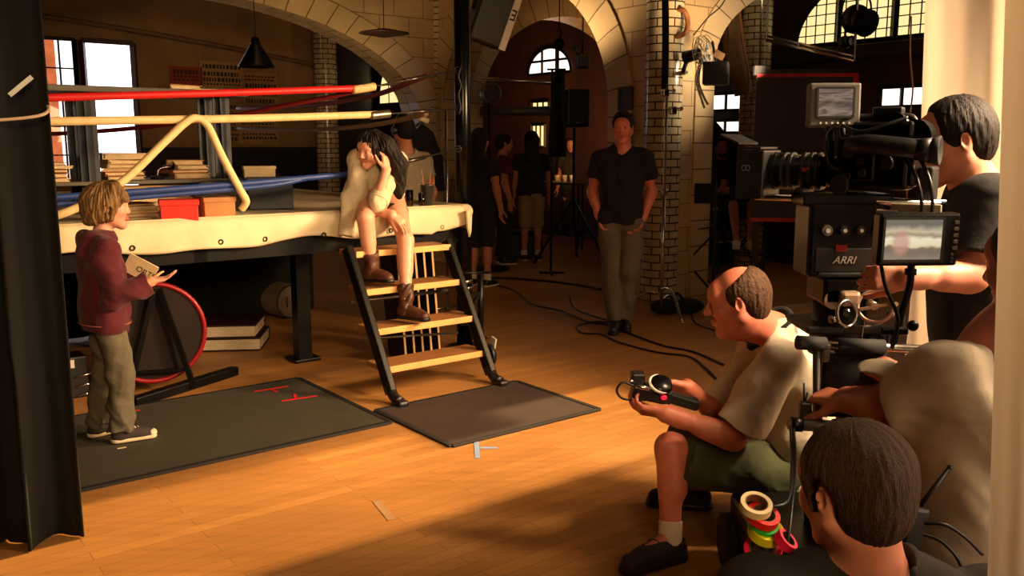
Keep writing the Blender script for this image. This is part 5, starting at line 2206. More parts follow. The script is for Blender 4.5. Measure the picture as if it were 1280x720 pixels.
# ---- camera operator at the eyepiece
def operator():
    Y = 2.62
    J = dict(pelvis=at(1222, 420, 2.72), hipL=at(1225, 445, 2.64), hipR=at(1215, 440, 2.84), knL=at(1228, 640, 2.64), knR=at(1226, 628, 2.9),
             anL=at(1250, 830, 2.64), anR=at(1240, 800, 2.94), toeL=at(1178, 850, 2.64), toeR=at(1170, 820, 2.94),
             chest=at(1228, 300, 2.68), neck=at(1220, 228, 2.66), shL=at(1232, 250, 2.50), shR=at(1215, 245, 2.86),
             elL=at(1216, 345, 2.44), wrL=at(1132, 347, 2.36), elR=at(1190, 335, 2.86), wrR=at(1128, 330, 2.62), head=at(1191, 176, 2.64))
    root = person_root('camera operator in black T-shirt, eye pressed to the viewfinder beside the white silk', J, (J['pelvis'].x, J['pelvis'].y, 0))
    hR = axes((-1, .16, -.28), (-.28, 0, 1))
    make_body(root, J, .005, 1.0, SKIN, dict(
        L=dict(d=Vector((-1, .1, .0)), n=Vector((.1, .9, -.2)), curl=(.8, .9, 1.0, 1.0), thumb=.5),
        R=dict(d=Vector((-1, -.1, .0)), n=Vector((.1, -.9, -.2)), curl=(.8, .9, 1.0, 1.0), thumb=.5)), hR, 1.0, {}, neckr=.062, handS=.92)
    shirt(root, J, .005, BLACK_TEE, 1.02, .024, .80, -.08, .02, 't_shirt', 41, .006, 18, slack=.016)
    trousers(root, J, .006, mat('khaki_twill', (128, 112, 74), 0.9, vary=0.15), 1.02, .016, 1.97, -.04, 'trousers', 43, .008, 20, .03)
    for sd in 'LR':
        shoe(root, J['an' + sd], J['toe' + sd], mat('dark_leather', (30, 24, 22)), BLACKP, 1.05, None, .02, 'shoe', .006, z0=.002)
    hair_cap(root, J, hR, 1.0, HAIR_DK, .0045, 'short', .009, 15, cuts=(((.0, 0, -.055), (.5, 0, -1)), ((.075, 0, .075), (1, 0, -.5)), ((.055, 0, .0), (1, 0, 0.1))), wr=.0018)
    brows(root, J, hR, 1.0, HAIR_DK)
    b = MB()
    loc = Vector(root.location)
    d = (J['wrL'] - J['elL']).normalized()
    b.cyl(J['wrL'] - d * .02 - loc, J['wrL'] - d * .006 - loc, .031, .031, 20)
    b.build('bracelet', mat('white_band', (220, 214, 200), .4), root)
    return root, J


OPER = operator()


# ---- man in a grey T-shirt on the dolly seat, his back to us
def dolly_man():
    J = dict(pelvis=at(1205, 765, 2.10), hipL=at(1175, 775, 2.04), hipR=at(1240, 760, 2.2), knL=at(1085, 760, 2.45), knR=at(1128, 745, 2.5),
             anL=at(1085, 900, 2.5), anR=at(1130, 885, 2.52), toeL=at(1060, 900, 2.7), toeR=at(1110, 885, 2.70),
             chest=at(1222, 560, 2.02), neck=at(1250, 415, 2.02), shL=at(1172, 458, 1.98), shR=at(1315, 440, 2.2),
             elL=at(1108, 508, 2.06), wrL=at(1060, 500, 2.19), elR=at(1240, 540, 2.38), wrR=at(1105, 462, 2.27), head=at(1290, 330, 2.06))
    root = person_root('man in grey T-shirt on the dolly seat, back to the camera, radio on his hip', J, (J['pelvis'].x, J['pelvis'].y, 0))
    hR = axes((-.5, 1, -.2), (0, 0, 1))
    make_body(root, J, .0055, 1.05, SKIN_DEEP, dict(
        L=dict(d=Vector((-.5, .8, -.1)), n=Vector((.2, .2, -1)), curl=(.7, .8, .9, .9), thumb=.4),
        R=dict(d=Vector((-.8, .5, .1)), n=Vector((.2, .2, -1)), curl=(.6, .7, .8, .8), thumb=.4)), hR, 1.0, {}, belly=.05, neckr=.066)
    shirt(root, J, .0055, mat('heather_grey_cotton', (168, 158, 136), 0.92, vary=0.08, scale=20, bump=0.3, bscale=25, fold=.55, fscale=6), 1.05, .024, .86, -.16, .03, 't_shirt', 51, .014, 13, slack=.035)
    trousers(root, J, .006, mat('dark_shorts', (44, 40, 36), 0.9, vary=0.15), 1.05, .024, 1.9, .08, 'trousers', 53, .008, 20, .03)
    for sd in 'LR':
        shoe(root, J['an' + sd], J['toe' + sd], mat('dark_leather', (30, 24, 22)), BLACKP, 1.05, None, .02, 'shoe', .006, z0=.002)
    hair_cap(root, J, hR, 1.0, HAIR_DK, .006, 'short', .009, 15, wr=.0018)
    return root, J


DOLLYMAN = dolly_man()


# ---- dark haired man right in front of the camera
def front_man():
    J = dict(head=at(1064, 612, 1.60), neck=at(1085, 706, 1.60), chest=at(1095, 845, 1.62), pelvis=at(1095, 1030, 1.66), shL=at(952, 738, 1.56), shR=at(1222, 742, 1.70))
    hd = J['head']
    J['hipL'] = J['pelvis'] + Vector((-.09, -.02, -.02))
    J['hipR'] = J['pelvis'] + Vector((.09, .04, -.02))
    J['knL'] = J['hipL'] + Vector((-.12, .42, -.02))
    J['knR'] = J['hipR'] + Vector((.02, .44, -.02))
    zf = .09
    J['anL'] = Vector((J['knL'].x, J['knL'].y + .02, zf))
    J['anR'] = Vector((J['knR'].x, J['knR'].y + .02, zf))
    J['toeL'] = J['anL'] + Vector((-.05, .18, -.05))
    J['toeR'] = J['anR'] + Vector((0, .18, -.05))
    J['elL'] = J['shL'] + Vector((-.06, .14, -.24))
    J['elR'] = J['shR'] + Vector((.05, .14, -.24))
    J['wrL'] = J['elL'] + Vector((.10, .22, -.05))
    J['wrR'] = J['elR'] + Vector((-.10, .22, -.05))
    root = person_root('dark-haired man in charcoal top, nearest the camera, seen from behind', J, (J['pelvis'].x, J['pelvis'].y, 0))
    hR = axes((-.45, .88, -.16), (-.06, 0, 1))
    make_body(root, J, .004, 1.0, SKIN, dict(
        L=dict(d=Vector((.5, .8, 0)), n=Vector((0, 0, -1)), curl=(.4, .5, .5, .5)),
        R=dict(d=Vector((-.5, .8, 0)), n=Vector((0, 0, -1)), curl=(.4, .5, .5, .5))), hR, 1.0, {}, neckr=.062)
    char = mat('charcoal_cotton', (40, 35, 32), 0.92, vary=0.1, scale=10, bump=0.3, bscale=30, fold=.5, fscale=6)

    def col(B, R):
        nk = npv(J['neck'])
        f, l, u = R[:, 0], R[:, 1], R[:, 2]
        for y in (-1, 1):
            B.cap(nk + l * y * .07 - f * .02 + u * .012, nk - f * .075 + l * y * .03 + u * .02, .026, .028, .02)
    shirt(root, J, .004, char, 1.0, .018, .9, -.10, .02, 't_shirt', 61, .006, 18, neck_r=.066, neck_up=.03, extra=col)
    trousers(root, J, .006, mat('dark_jeans', (30, 32, 40), 0.9, vary=0.15), 1.0, .02, 1.9, .08, 'jeans', 63, .006, 20, .02)
    for sd in 'LR':
        shoe(root, J['an' + sd], J['toe' + sd], mat('dark_leather', (30, 24, 22)), BLACKP, 1.0, None, .02, 'shoe', .006, z0=.002)

    def fuller(B, p, R, s):
        B.ell(p(-.03, 0, .05), (.10 * s, .086 * s, .085 * s), R, .02)
        for y in (-1, 1):
            B.cap(p(.03, y * .074, .03), p(.022, y * .077, -.022), .014, .008, .015)
    hair_cap(root, J, hR, 1.0, mat('thick_dark_hair', (62, 42, 27), 0.6, spec=.25, vary=.45, scale=60, stretch=(3, 3, .5), bump=.8, bscale=140), .003, 'short', .013, 17, ear=1.5, extra=fuller,
             cuts=(((-.06, 0, -.090), (.28, 0, -1)), ((.075, 0, .03), (1, 0, -.2))), wr=.0009)
    return root, J


FRONT = front_man()
# ------------------------------------------------------------------ background: stands, lamps, chairs, furniture
def loc_of(o):
    return Vector(o.location)


# pendant shade, saucer lamp
p = at(320, 70, 9.6)
t = thing('pendant_lamp', 'black cone-shaped pendant lamp hanging above the workbench', 'lamp', (p.x, p.y, p.z), 0)
b = MB()
b.lathe([(.055, .13), (.05, .125), (.19, -.11), (.185, -.115), (.045, .11)], n=32)
b.cyl((0, 0, .11), (0, 0, .19), .055, .04, 20)
b.build('lamp_shade', BLACKM, t)
b = MB()
b.cyl((0, 0, .19), (0, 0, 4.6 - p.z), .006, .006, 8)
b.build('cord', BLACKP, t)
p = at(480, 41, 10.4)
t = thing('pendant_lamp', 'flat dark saucer lamp hanging in front of the tiled arch', 'lamp', (p.x, p.y, p.z), 0)
b = MB()
b.lathe([(0, .05), (.05, .045), (.28, .0), (.285, -.008), (.24, -.012), (.05, -.05), (0, -.055)], n=36)
b.build('lamp_shade', mat('dull_bronze', (64, 46, 30), .5, .5), t)
b = MB()
b.cyl((0, 0, .05), (0, 0, 4.6 - p.z), .005, .005, 8)
b.build('cord', BLACKP, t)

# tilted black lamp box by the post
p = at(614, 20, 7.4)
t = thing('film_lamp', 'tilted black box lamp with white edge panel hanging right of the ring post', 'lamp', (p.x, p.y, p.z), 0)
M = Euler((.12, .32, .25)).to_matrix()
b = MB()
b.box((0, 0, 0), (.30, .34, .46), M=M, bev=.02)
b.build('lamp_housing', BLACKP, t)
b = MB()
b.box(M @ Vector((.135, -.175, -.01)), (.055, .01, .44), M=M)
pl = b.build('edge_panel', mat('white_panel', (222, 214, 198), .5, vary=.05), t)
b = MB()
for k, (dz, hh, ww) in enumerate(((.085, .014, .04), (.05, .014, .034), (.015, .014, .04), (.05, .08, .009))):
    b.box(M @ Vector((.135 + (.014 if k == 3 else 0), -.182, dz)), (ww, .006, hh), M=M)
b.build('panel_mark', BLACKP, pl)
b = MB()
b.tube([M @ Vector((-.16, 0, 0)), M @ Vector((-.17, 0, .28)), M @ Vector((0, 0, .36)), M @ Vector((.17, 0, .28)), M @ Vector((.16, 0, 0))], .014, 8)
b.cyl(M @ Vector((0, 0, .35)), (M @ Vector((0, 0, .35))) + Vector((0, 0, 4.6 - p.z - .34)), .016, .016, 10)
b.build('yoke', BLACKM, t)

# wall fan on the arcade pier
p = at(880, 66, 8.55)
t = thing('wall_fan', 'caged metal fan on the pier right of the tiled column', 'fan', (p.x, p.y, p.z), 0)
ax = Vector((.75, -.55, .15)).normalized()
b = MB()
x_ = ax.orthogonal().normalized()
y_ = ax.cross(x_)
for s_ in (-.05, .05):
    for R_ in (.06, .11, .155):
        b.torus(ax * (s_ * (1.2 - R_ * 2)), R_, .003, ax, 32, 6)
for i in range(20):
    a = 2 * PI * i / 20
    e_ = x_ * math.cos(a) + y_ * math.sin(a)
    b.tube([ax * .055 + e_ * .03, ax * .05 + e_ * .10, ax * .0 + e_ * .165, ax * -.05 + e_ * .10, ax * -.055 + e_ * .03], .0028, 5, sub=4)
b.build('cage', STEEL, t)
b = MB()
for i in range(4):
    a = PI / 2 * i
    e_ = x_ * math.cos(a) + y_ * math.sin(a)
    g_ = ax.cross(e_)
    b.sheet(lambda s, q, e_=e_, g_=g_: e_ * (.03 + .11 * s) + (g_ * (q - .5) * (.05 + .06 * s)) + ax * (q - .5) * .035, 6, 4, .003)
b.build('blades', mat('dark_fan_blade', (70, 60, 48), .4, .5), t)
b = MB()
b.cyl(-ax * .04, -ax * .20, .05, .06, 20)
b.build('motor', BLACKM, t)
b = MB()
q0 = Vector((C0.x, C0.y, p.z)) + Vector((.25, -.0, 0)) - loc_of(t)
b.tube([-ax * .16, -ax * .16 + Vector((-.04, .02, -.14)), q0 + Vector((0, 0, -.14))], .02, 8)
b.build('wall_bracket', BLACKM, t)
p = at(852, 30, 8.7)
t = thing('wall_hook', 'curved tan pipe bracket high on the tiled column', 'bracket', (p.x, p.y, p.z), 0)
b = MB()
b.tube([(-.10, .1, -.10), (-.02, 0, -.11), (.05, 0, -.06), (.05, 0, .06), (.0, 0, .13), (-.10, .1, .13)], .024, 10)
b.build('bracket', mat('tan_painted_pipe', (150, 92, 48), .5), t)
p = at(895, 92, 8.1)
t = thing('film_lamp', 'square black lamp with open pale flap hanging under the fan', 'lamp', (p.x, p.y, p.z), -.3)
b = MB()
b.box((0, 0, 0), (.22, .2, .2), bev=.012)
b.cyl((0, .1, .05), (-.06, .22, .30), .012, .012, 10)
b.build('lamp_housing', BLACKP, t)
b = MB()
b.box((.03, -.10, .15), (.09, .006, .07), rot=(.5, .5, 0))
b.build('barn_door', mat('pale_flap', (170, 136, 92), .6), t)
b = MB()
b.tube([(-.14, 0, .12), (-.17, 0, -.05), (-.12, 0, -.22), (-.09, 0, -.30)], .011, 8)
b.tube([(-.14, 0, .10), (-.15, 0, -.07), (-.10, 0, -.20), (-.06, 0, -.27)], .011, 8)
b.build('coiled_cable', CHROME, t)

# tall C-stand in front of the column, with a black cloth hanging from its head


def cstand(label, base, top, silver=True, r=.016, legs=.42, name='light_stand', group=None, yaw=0.0):
    t = thing(name, label, 'stand', (base.x, base.y, 0), yaw, group)
    m = CHROME if silver else BLACKM
    b = MB()
    b.cyl((0, 0, .10), (0, 0, top * .55), r, r, 12)
    b.cyl((0, 0, top * .55), (0, 0, top), r * .72, r * .72, 12)
    b.cyl((0, 0, top * .55 - .03), (0, 0, top * .55 + .03), r * 1.6, r * 1.6, 12)
    b.build('pole', m, t)
    for i in range(3):
        a = 2 * PI * i / 3 + .4
        b = MB()
        d_ = Vector((math.cos(a), math.sin(a), 0))
        z = .16 + .05 * i
        b.tube([Vector((0, 0, z)), d_ * legs * .35 + Vector((0, 0, z + .02)), d_ * legs * .62 + Vector((0, 0, z * .8)), d_ * legs + Vector((0, 0, .012))], r * .85, 8)
        b.ball(d_ * legs + Vector((0, 0, .016)), .016, 10, 8)
        b.build('leg', m, t)
    return t


bs = gz(826, 396)
t = cstand('tall silver stand beside the tiled column, with clamps at its head', bs, 2.05, legs=.36, yaw=.5)
for (dx, z) in ((-.03, 1.99), (.06, 1.84)):
    b = MB()
    b.box((dx, -.01, z), (.07, .05, .07), bev=.012)
    b.cyl((dx - .08, -.02, z + .02), (dx + .08, -.02, z + .02), .008, .008, 8)
    b.ball((dx + .09, -.02, z + .02), .018, 10, 8)
    b.build('clamp_head', CHROME, t)
t = thing('cloth_strip', 'narrow black cloth strip hanging in front of the tiled column', 'cloth', (bs.x - .05, bs.y + .05, 0), 0)
b = MB()
b.sheet(lambda s, q: (-.05 + .055 * s * (1 - .25 * q) - .05 * (1 - q) * 0 + .06 * (1 - q) + .008 * math.sin(q * 9), .02 * math.sin(s * 3 + q * 4), 2.02 + 2.56 * q), 8, 30, .004)
b.build('strip_cloth', BLACKC, t)

# black speaker on a tripod among the crew, a dark cloth beside it
bs = gz(716, 328)
t = thing('speaker_stand', 'black tripod stand under the black loudspeaker among the crew', 'stand', (bs.x, bs.y, 0), 0)
b = MB()
b.cyl((0, 0, .5), (0, 0, 1.76), .018, .018, 12)
b.build('pole', BLACKM, t)
for i in range(3):
    a = 2 * PI * i / 3 + 3.5
    b = MB()
    b.beam((0, 0, .85), (.55 * math.cos(a), .55 * math.sin(a), .012), .03, .02)
    b.beam((0, 0, .45), (.28 * math.cos(a), .28 * math.sin(a), .42), .015, .015)
    b.build('leg', BLACKM, t)
t = thing('loudspeaker', 'black loudspeaker on its tripod stand among the crew', 'loudspeaker', (bs.x, bs.y, 1.765), .35)
b = MB()
b.box((0, 0, .24), (.32, .28, .48), bev=.03)
b.build('cabinet', BLACKP, t)
b = MB()
b.box((0, -.144, .24), (.27, .012, .42), bev=.005)
g_ = b.build('grille', mat('dark_grille', (30, 28, 28), .5, .3), t)
b = MB()
b.box((0, -.152, .06), (.07, .006, .02))
b.build('badge', CHROME, g_)
t = thing('hanging_cloth', 'long dark cloth hanging left of the black loudspeaker', 'cloth', (at(696, 200, 10.6).x, 10.6, 0), 0)
b = MB()
b.sheet(lambda s, q: (-.10 + .2 * s + (.07 - .1 * s) * q * q + .01 * math.sin(s * 20), .03 * math.sin(s * 12 + q * 3), 1.40 + 1.0 * q), 14, 20, .004)
b.build('cloth_sheet', BLACKC, t)
b = MB()
b.cyl((-.06, .04, 0), (-.06, .04, 2.42), .014, .014, 10)
b.cyl((-.12, .04, 2.41), (.1, .04, 2.41), .012, .012, 10)
b.cyl((-.2, .04, .012), (.1, .04, .012), .014, .014, 10)
b.cyl((-.06, -.16, .012), (-.06, .2, .012), .014, .014, 10)
b.build('cloth_stand', BLACKM, t)
# chain hoist
p = at(699, 55, 11.4)
t = thing('chain_hoist', 'black chain hoist with hook hanging under the rear arch', 'hoist', (p.x, p.y, p.z), 0)
b = MB()
b.ball((0, 0, 0), (.07, .06, .07), 16, 10)
b.build('hoist_body', BLACKM, t)
b = MB()
b.tube([(0, 0, .06), (.02, 0, .10), (.03, 0, .14), (0, 0, .17), (-.025, 0, .15)], .012, 8)
b.cyl((0, 0, .16), (0, 0, 4.6 - p.z), .007, .007, 8)
b.cyl((-.01, 0, -.06), (-.01, 0, -.5), .012, .012, 8)
b.build('chain', BLACKM, t)
p = at(728, 77, 10.0)
t = thing('film_lamp', 'small black lamp clamped under the crown of the arcade arch', 'lamp', (p.x, p.y, p.z), .4)
b = MB()
b.box((0, 0, 0), (.13, .12, .15), bev=.02)
b.cyl((-.03, 0, .07), (-.09, .05, .16), .02, .03, 12)
b.build('lamp_housing', BLACKP, t)
b = MB()
b.cyl((0, 0, .07), (0, 0, 4.6 - p.z), .010, .010, 8)
b.build('drop_pole', BLACKM, t)
# searchlight and pipe under the left of the rear arch
p = at(611, 117, 11.0)
t = thing('film_lamp', 'round grey searchlight lamp under the rear arch, right of the ring post', 'lamp', (p.x, p.y, p.z), .5)
b = MB()
b.cyl((0, .12, 0), (0, -.08, 0), .10, .12, 28)
b.torus((0, -.085, 0), .118, .012, (0, 1, 0), 28, 8)
b.build('lamp_housing', STEEL, t)
b = MB()
b.cyl((0, -.086, 0), (0, -.09, 0), .10, .10, 28)
b.build('lens', mat('dull_lens', (90, 84, 74), .15, .4), t)
b = MB()
b.cyl((0, 0, -.1), (0, 0, -p.z + .02), .016, .016, 10)
b.cyl((0, 0, -p.z), (0, 0, -p.z + .03), .25, .25, 20)
b.build('stand_pole', BLACKM, t)
b = MB()
b.cyl(at(596, 98, 11.3), at(700, 104, 11.3), .025, .025, 12)
b.build('grip_pipe', CHROME)
o = bpy.data.objects['grip_pipe']
tag(o, 'horizontal silver pipe under the rear arch', 'pipe')
b = MB()
b.cyl(at(600, 139, 11.6), at(690, 139, 11.6), .06, .06, 16)
o = tag(b.build('duct_pipe', mat('grey_duct', (88, 82, 72), .5, .4)), 'thick grey horizontal duct under the rear arch', 'duct')
# framed pictures on the pier
for k, (y0, y1, w_) in enumerate(((110, 137, 'upper'), (143, 172, 'lower'))):
    c = C0 + VX * .26 + Vector((-UX.x, -UX.y, 0)) * .235
    Yd = c.y
    z0, z1 = at(760, y1, Yd).z, at(760, y0, Yd).z
    t = thing('framed_picture', w_ + ' of two small dark framed pictures on the arcade pier', 'picture', (c.x, c.y, (z0 + z1) / 2), math.atan2(VX.y, VX.x))
    b = MB()
    h = z1 - z0
    for (x0, zz0, x1, zz1) in ((-.09, -h / 2, .09, -h / 2), (-.09, h / 2, .09, h / 2), (-.09, -h / 2, -.09, h / 2), (.09, -h / 2, .09, h / 2)):
        b.beam((x0, 0, zz0), (x1, 0, zz1), .022, .022)
    b.build('picture_frame', WOODW, t)
    b = MB()
    b.box((0, 0, 0), (.17, .008, h - .01))
    b.build('picture_print', mat('dark_print', (46, 38, 32), .4, vary=.5, scale=20), t)

# posters on the far left wall, only grey bars where the print is too small to read
INK = mat('faded_poster_ink', (52, 40, 30), .8)
nrm = Vector((UX.y, -UX.x, 0))
for (px0, px1, y0, y1, col, w_) in ((214, 250, 84, 108, (150, 62, 40), 'poster with red band at its top, leftmost on the far wall'), (252, 300, 78, 112, (176, 140, 92), 'tan poster with dark capitals, behind the bench books'),
                                    (304, 345, 92, 128, (168, 130, 84), 'tan poster right of the pendant lamp shade'), (252, 296, 128, 178, (160, 124, 80), 'tall tan poster behind the bench legs'), (300, 345, 140, 180, (170, 136, 90), 'pale poster low on the far wall, right of the bench legs')):
    s0 = -1.55
    Yd = 14.0
    # find the spot on the wall under the poster's centre
    for _ in range(6):
        c = at((px0 + px1) / 2, (y0 + y1) / 2, Yd)
        sv = (c - FL0).dot(UX)
        q_ = FL0 + UX * sv
        Yd = q_.y
    sc_ = Yd / FOC
    w2, h2 = (px1 - px0) * sc_ * 1.1, (y1 - y0) * sc_
    t = thing('wall_poster', w_, 'poster', (q_.x + nrm.x * .03, q_.y + nrm.y * .03, c.z), ANG)
    b = MB()
    b.box((0, 0, 0), (w2, .006, h2))
    b.mi = 1
    rr = random.Random(px0)
    z = h2 / 2 - .05
    while z > -h2 / 2 + .05:
        hh = rr.choice((.025, .04, .06))
        x = -w2 / 2 + .05
        while x < w2 / 2 - .06:
            l = rr.uniform(.02, .05)
            b.box((x + l / 2, -.004, z - hh / 2), (l, .003, hh))
            x += l + .018
        z -= hh + rr.choice((.025, .05))
    b.build('poster_sheet', [mat('poster_%d' % col[0], col, .85, vary=.12, scale=6), INK], t)
b = MB()
b.beam(fl(-2.86, .75) + nrm * .03, fl(.30, .75) + nrm * .03, .05, 1.5)
struct(b.build('trim_7', mat('black_wainscot', (20, 16, 14), .6, vary=.2)))

# dark flag panel with red tape edges
pc = at(1004, 182, 8.0)
t = thing('flag_panel', 'dark panel with red taped edges standing behind the film camera', 'panel', (pc.x, pc.y, 0), -.12)
zt, zb = at(1004, 92, 8.0).z, at(1004, 277, 8.0).z
hw = 60 * 8.0 / FOC
b = MB()
b.box((0, 0, (zt + zb) / 2), (2 * hw, .03, zt - zb))
b.build('panel_sheet', mat('slate_panel', (44, 40, 46), .7, vary=.1), t)
for (x_, z_, w_, h_) in ((0, zt - .015, 2 * hw, .03), (hw - .02, zt - .12, .04, .18), (0, zb + .016, 2 * hw, .032), (hw - .02, zb + .55, .03, .16)):
    b = MB()
    b.box((x_, -.021, z_), (w_, .012, h_))
    b.build('red_edge_tape', mat('deep_red_tape', (178, 14, 34), .6), t)
b = MB()
b.box((-hw + .03, .03, zt + .03), (.1, .1, .08))
b.beam((-hw, .03, zt + .02), (hw, .03, zt + .02), .04, .04)
b.build('top_batten', BLACKM, t)
for x in (hw - .04, -hw + .06):
    b = MB()
    b.beam((x, .04, 0), (x, .04, zt), .10 if x > 0 else .05, .06)
    b.beam((x, -.25, .02), (x, .3, .02), .05, .04)
    b.build('leg', DKBLUE if x > 0 else BLACKM, t)

# lamps and rails on the beam under the round window
b = MB()
p0, p1 = at(958, 50, 9.6), at(1068, 76, 8.8)
b.cyl(p0, p1, .018, .018, 10)
b.cyl(p0 + Vector((0, .05, .05)), p1 + Vector((0, .05, .05)), .014, .014, 10)
for k in range(8):
    q_ = p0.lerp(p1, (k + .5) / 8)
    b.cyl(q_, q_ + Vector((.03, .05, .05)), .008, .008, 6)
b.cyl(p0, Vector((p0.x, p0.y, 4.6)), .01, .01, 8)
b.cyl(p1, Vector((p1.x, p1.y, 4.6)), .01, .01, 8)
tag(b.build('lighting_rail', CHROME), 'slanting silver lighting rail under the round window', 'rail')
p = at(1070, 24, 8.9)
t = thing('film_lamp', 'big dark round lamp hanging before the round window', 'lamp', (p.x, p.y, p.z), 0)
b = MB()
b.ball((0, 0, 0), (.14, .13, .14), 20, 14)
b.cyl((0, 0, 0), (.05, -.16, -.06), .11, .13, 20)
b.build('lamp_housing', BLACKM, t)
b = MB()
b.cyl((0, 0, .13), (0, 0, 4.6 - p.z), .014, .014, 8)
b.tube([(-.15, 0, .0), (-.12, 0, .18), (0, 0, .22), (.12, 0, .18), (.15, 0, 0)], .01, 8)
b.build('yoke', BLACKM, t)
p = at(1056, 53, 8.9)
t = thing('film_lamp', 'small dark lamp on the rail below the big round lamp', 'lamp', (p.x, p.y, p.z), 0)
b = MB()
b.ball((0, 0, 0), .065, 16, 10)
b.cyl((.0, -.03, 0), (.03, -.10, 0), .05, .055, 16)
b.cyl((0, 0, .05), (0, 0, .12), .012, .012, 8)
b.cyl((0, 0, -.05), (0, .1, -.16), .012, .012, 8)
b.build('lamp_housing', BLACKM, t)
b = MB()
b.cyl((.03, -.101, 0), (.032, -.105, 0), .045, .045, 16)
b.build('lens', CHROME, t)
for k, (px, yb, Yd) in enumerate(((908, 104, 10.9), (949, 88, 10.5))):
    q_ = at(px, yb, Yd)
    t = thing('drop_pole', ('left' if k == 0 else 'right') + ' of two thin silver poles hanging under the right arch', 'pole', (q_.x, q_.y, q_.z), 0)
    b = MB()
    b.cyl((0, 0, 0), (0, 0, 4.6 - q_.z), .011, .011, 10)
    b.build('pole_tube', CHROME, t)
    b = MB()
    b.box((0, 0, .01), (.05, .04, .06), bev=.008)
    b.build('pole_clamp', BLACKM, t)
b = MB()
b.tube([at(905, 0, 8.6) + Vector((.2, 0, .4)), at(905, 2, 8.6), at(885, 22, 8.58), at(867, 44, 8.55)], .007, 6)
tag(b.build('hanging_wire', BLACKP), 'thin black wire hanging down to the wall fan', 'wire')
b = MB()
b.tube([at(1139, 20, 8.0), at(1138, 70, 8.0), at(1141, 110, 8.0), at(1137, 150, 8.0), at(1135, 190, 8.0), at(1132, 330, 8.0), gz(1130, 420)], .008, 8)
tag(b.build('white_cord', mat('white_cord', (226, 200, 170), .6)), 'pale cord hanging beside the white silk', 'cord')
# ventilation trunk under the right arch
b = MB()
b.tube([at(912, 20, 11.0) + Vector((0, 0, .6)), at(914, 40, 11.0), at(918, 70, 10.9), at(926, 98, 10.8), at(930, 118, 10.8)], .11, 16)
tag(b.build('vent_trunk', mat('tan_trunking', (128, 96, 60), .6, .2)), 'fat tan ventilation trunk bending down under the right arch', 'trunk')
b = MB()
b.tube([at(914, 20, 10.5) + Vector((0, 0, .6)), at(930, 58, 10.4), at(936, 95, 10.4), at(934, 128, 10.4)], .018, 8)
tag(b.build('hanging_strap', mat('tan_painted_pipe', (150, 92, 48), .5)), 'thin tan strap hanging beside the ventilation trunk', 'strap')

# black pop-up tent behind the seated crew
p = gz(893, 318)
t = thing('pop_up_tent', 'black peaked pop-up tent at the back, left of the dark panel', 'tent', (at(889, 200, 11.75).x, 11.75, 0), .2)
b = MB()


def tent(s, q):
    a = 2 * PI * s
    k = .30 if q > .8 else .36
    sq = 1 / max(abs(math.cos(a)), abs(math.sin(a)))
    r = .30 * min(sq, 1.25)
    if q < .75:
        return (r * math.cos(a), r * math.sin(a), q / .75 * 1.52)
    w = (q - .75) / .25
    r = r * (1 - w) ** .8
    return (r * math.cos(a), r * math.sin(a), 1.52 + .36 * w - .05 * math.sin(w * PI))


b.sheet(tent, 48, 24)
b.build('tent_cloth', BLACKC, t)
b = MB()
for i in range(4):
    a = PI / 4 + PI / 2 * i
    b.cyl((.34 * math.cos(a), .34 * math.sin(a), 0), (.34 * math.cos(a), .34 * math.sin(a), 1.52), .012, .012, 8)
b.build('tent_poles', BLACKM, t)


def director_chair(label, base, yaw, seat=.72, group=None, back_m=BLACKC):
    t = thing('directors_chair', label, 'chair', (base.x, base.y, 0), yaw, group)
    w = .27
    b = MB()
    b.sheet(lambda s, q: (-w + 2 * w * s, -.19 + .38 * q, seat - .03 * math.sin(s * PI)), 10, 6, .006)
    b.build('seat', back_m, t)
    b = MB()
    b.sheet(lambda s, q: (-w + 2 * w * s, .21 + .03 * math.sin(s * PI), seat + .24 + .20 * q), 10, 5, .006)
    b.build('backrest', back_m, t)
    b = MB()
    for x in (-w, w):
        b.beam((x, -.2, seat + .16), (x, .22, seat + .16), .05, .02, .004)
    b.build('armrests', BLACKM, t)
    for x in (-w, w):
        b = MB()
        b.beam((x, .20, .02), (x, .21, seat + .46), .025, .025)
        b.build('leg', BLACKM, t)
        b = MB()
        b.beam((x, -.20, .02), (x, -.19, seat + .16), .025, .025)
        b.build('leg', BLACKM, t)
    b = MB()
    for y in (-.2, .2):
        b.beam((-w, y, .05), (w, y, seat - .06), .022, .02)
        b.beam((w, y + .02, .05), (-w, y + .02, seat - .06), .022, .02)
    b.beam((-w, -.22, .28), (w, -.22, .28), .08, .02)
    b.build('cross_frame', BLACKM, t)
    return t


director_chair('tall black canvas chair right of the silver stand, back to us', gz(858, 366), 2.9 + PI * 0)
director_chair('tall black canvas chair under the man in the dark tee with a laptop', gz(925, 342), -.25)
director_chair('tall black canvas chair under the bearded man in olive', gz(900, 326), -.1)
# dark lumps of gear by the stand
t = thing('waste_bin', 'blue-grey bin with chrome lid beside the standing man\'s leg', 'bin', gz(810, 352), 0)
b = MB()
b.lathe([(0, 0), (.10, 0), (.13, .52), (.135, .53), (.12, .53), (.09, .02), (0, .02)], n=24)
b.build('bin_body', mat('blue_grey_bin', (92, 104, 112), .4, .2), t)
b = MB()
b.lathe([(.135, .53), (.12, .57), (.05, .60), (0, .605)], n=24)
b.build('bin_lid', CHROME, t)
t = thing('sandbag', 'black sandbag slumped on the foot of the silver stand', 'sandbag', gz(846, 392), .2)
b = MB()
b.ball((-.11, 0, .07), (.15, .12, .07), 20, 12)
b.ball((.11, 0, .07), (.15, .12, .07), 20, 12)
b.build('bag_body', BLACKC, t)
b = MB()
b.tube([(-.06, 0, .13), (0, 0, .19), (.06, 0, .13)], .012, 8)
b.build('bag_handle', BLACKM, t)
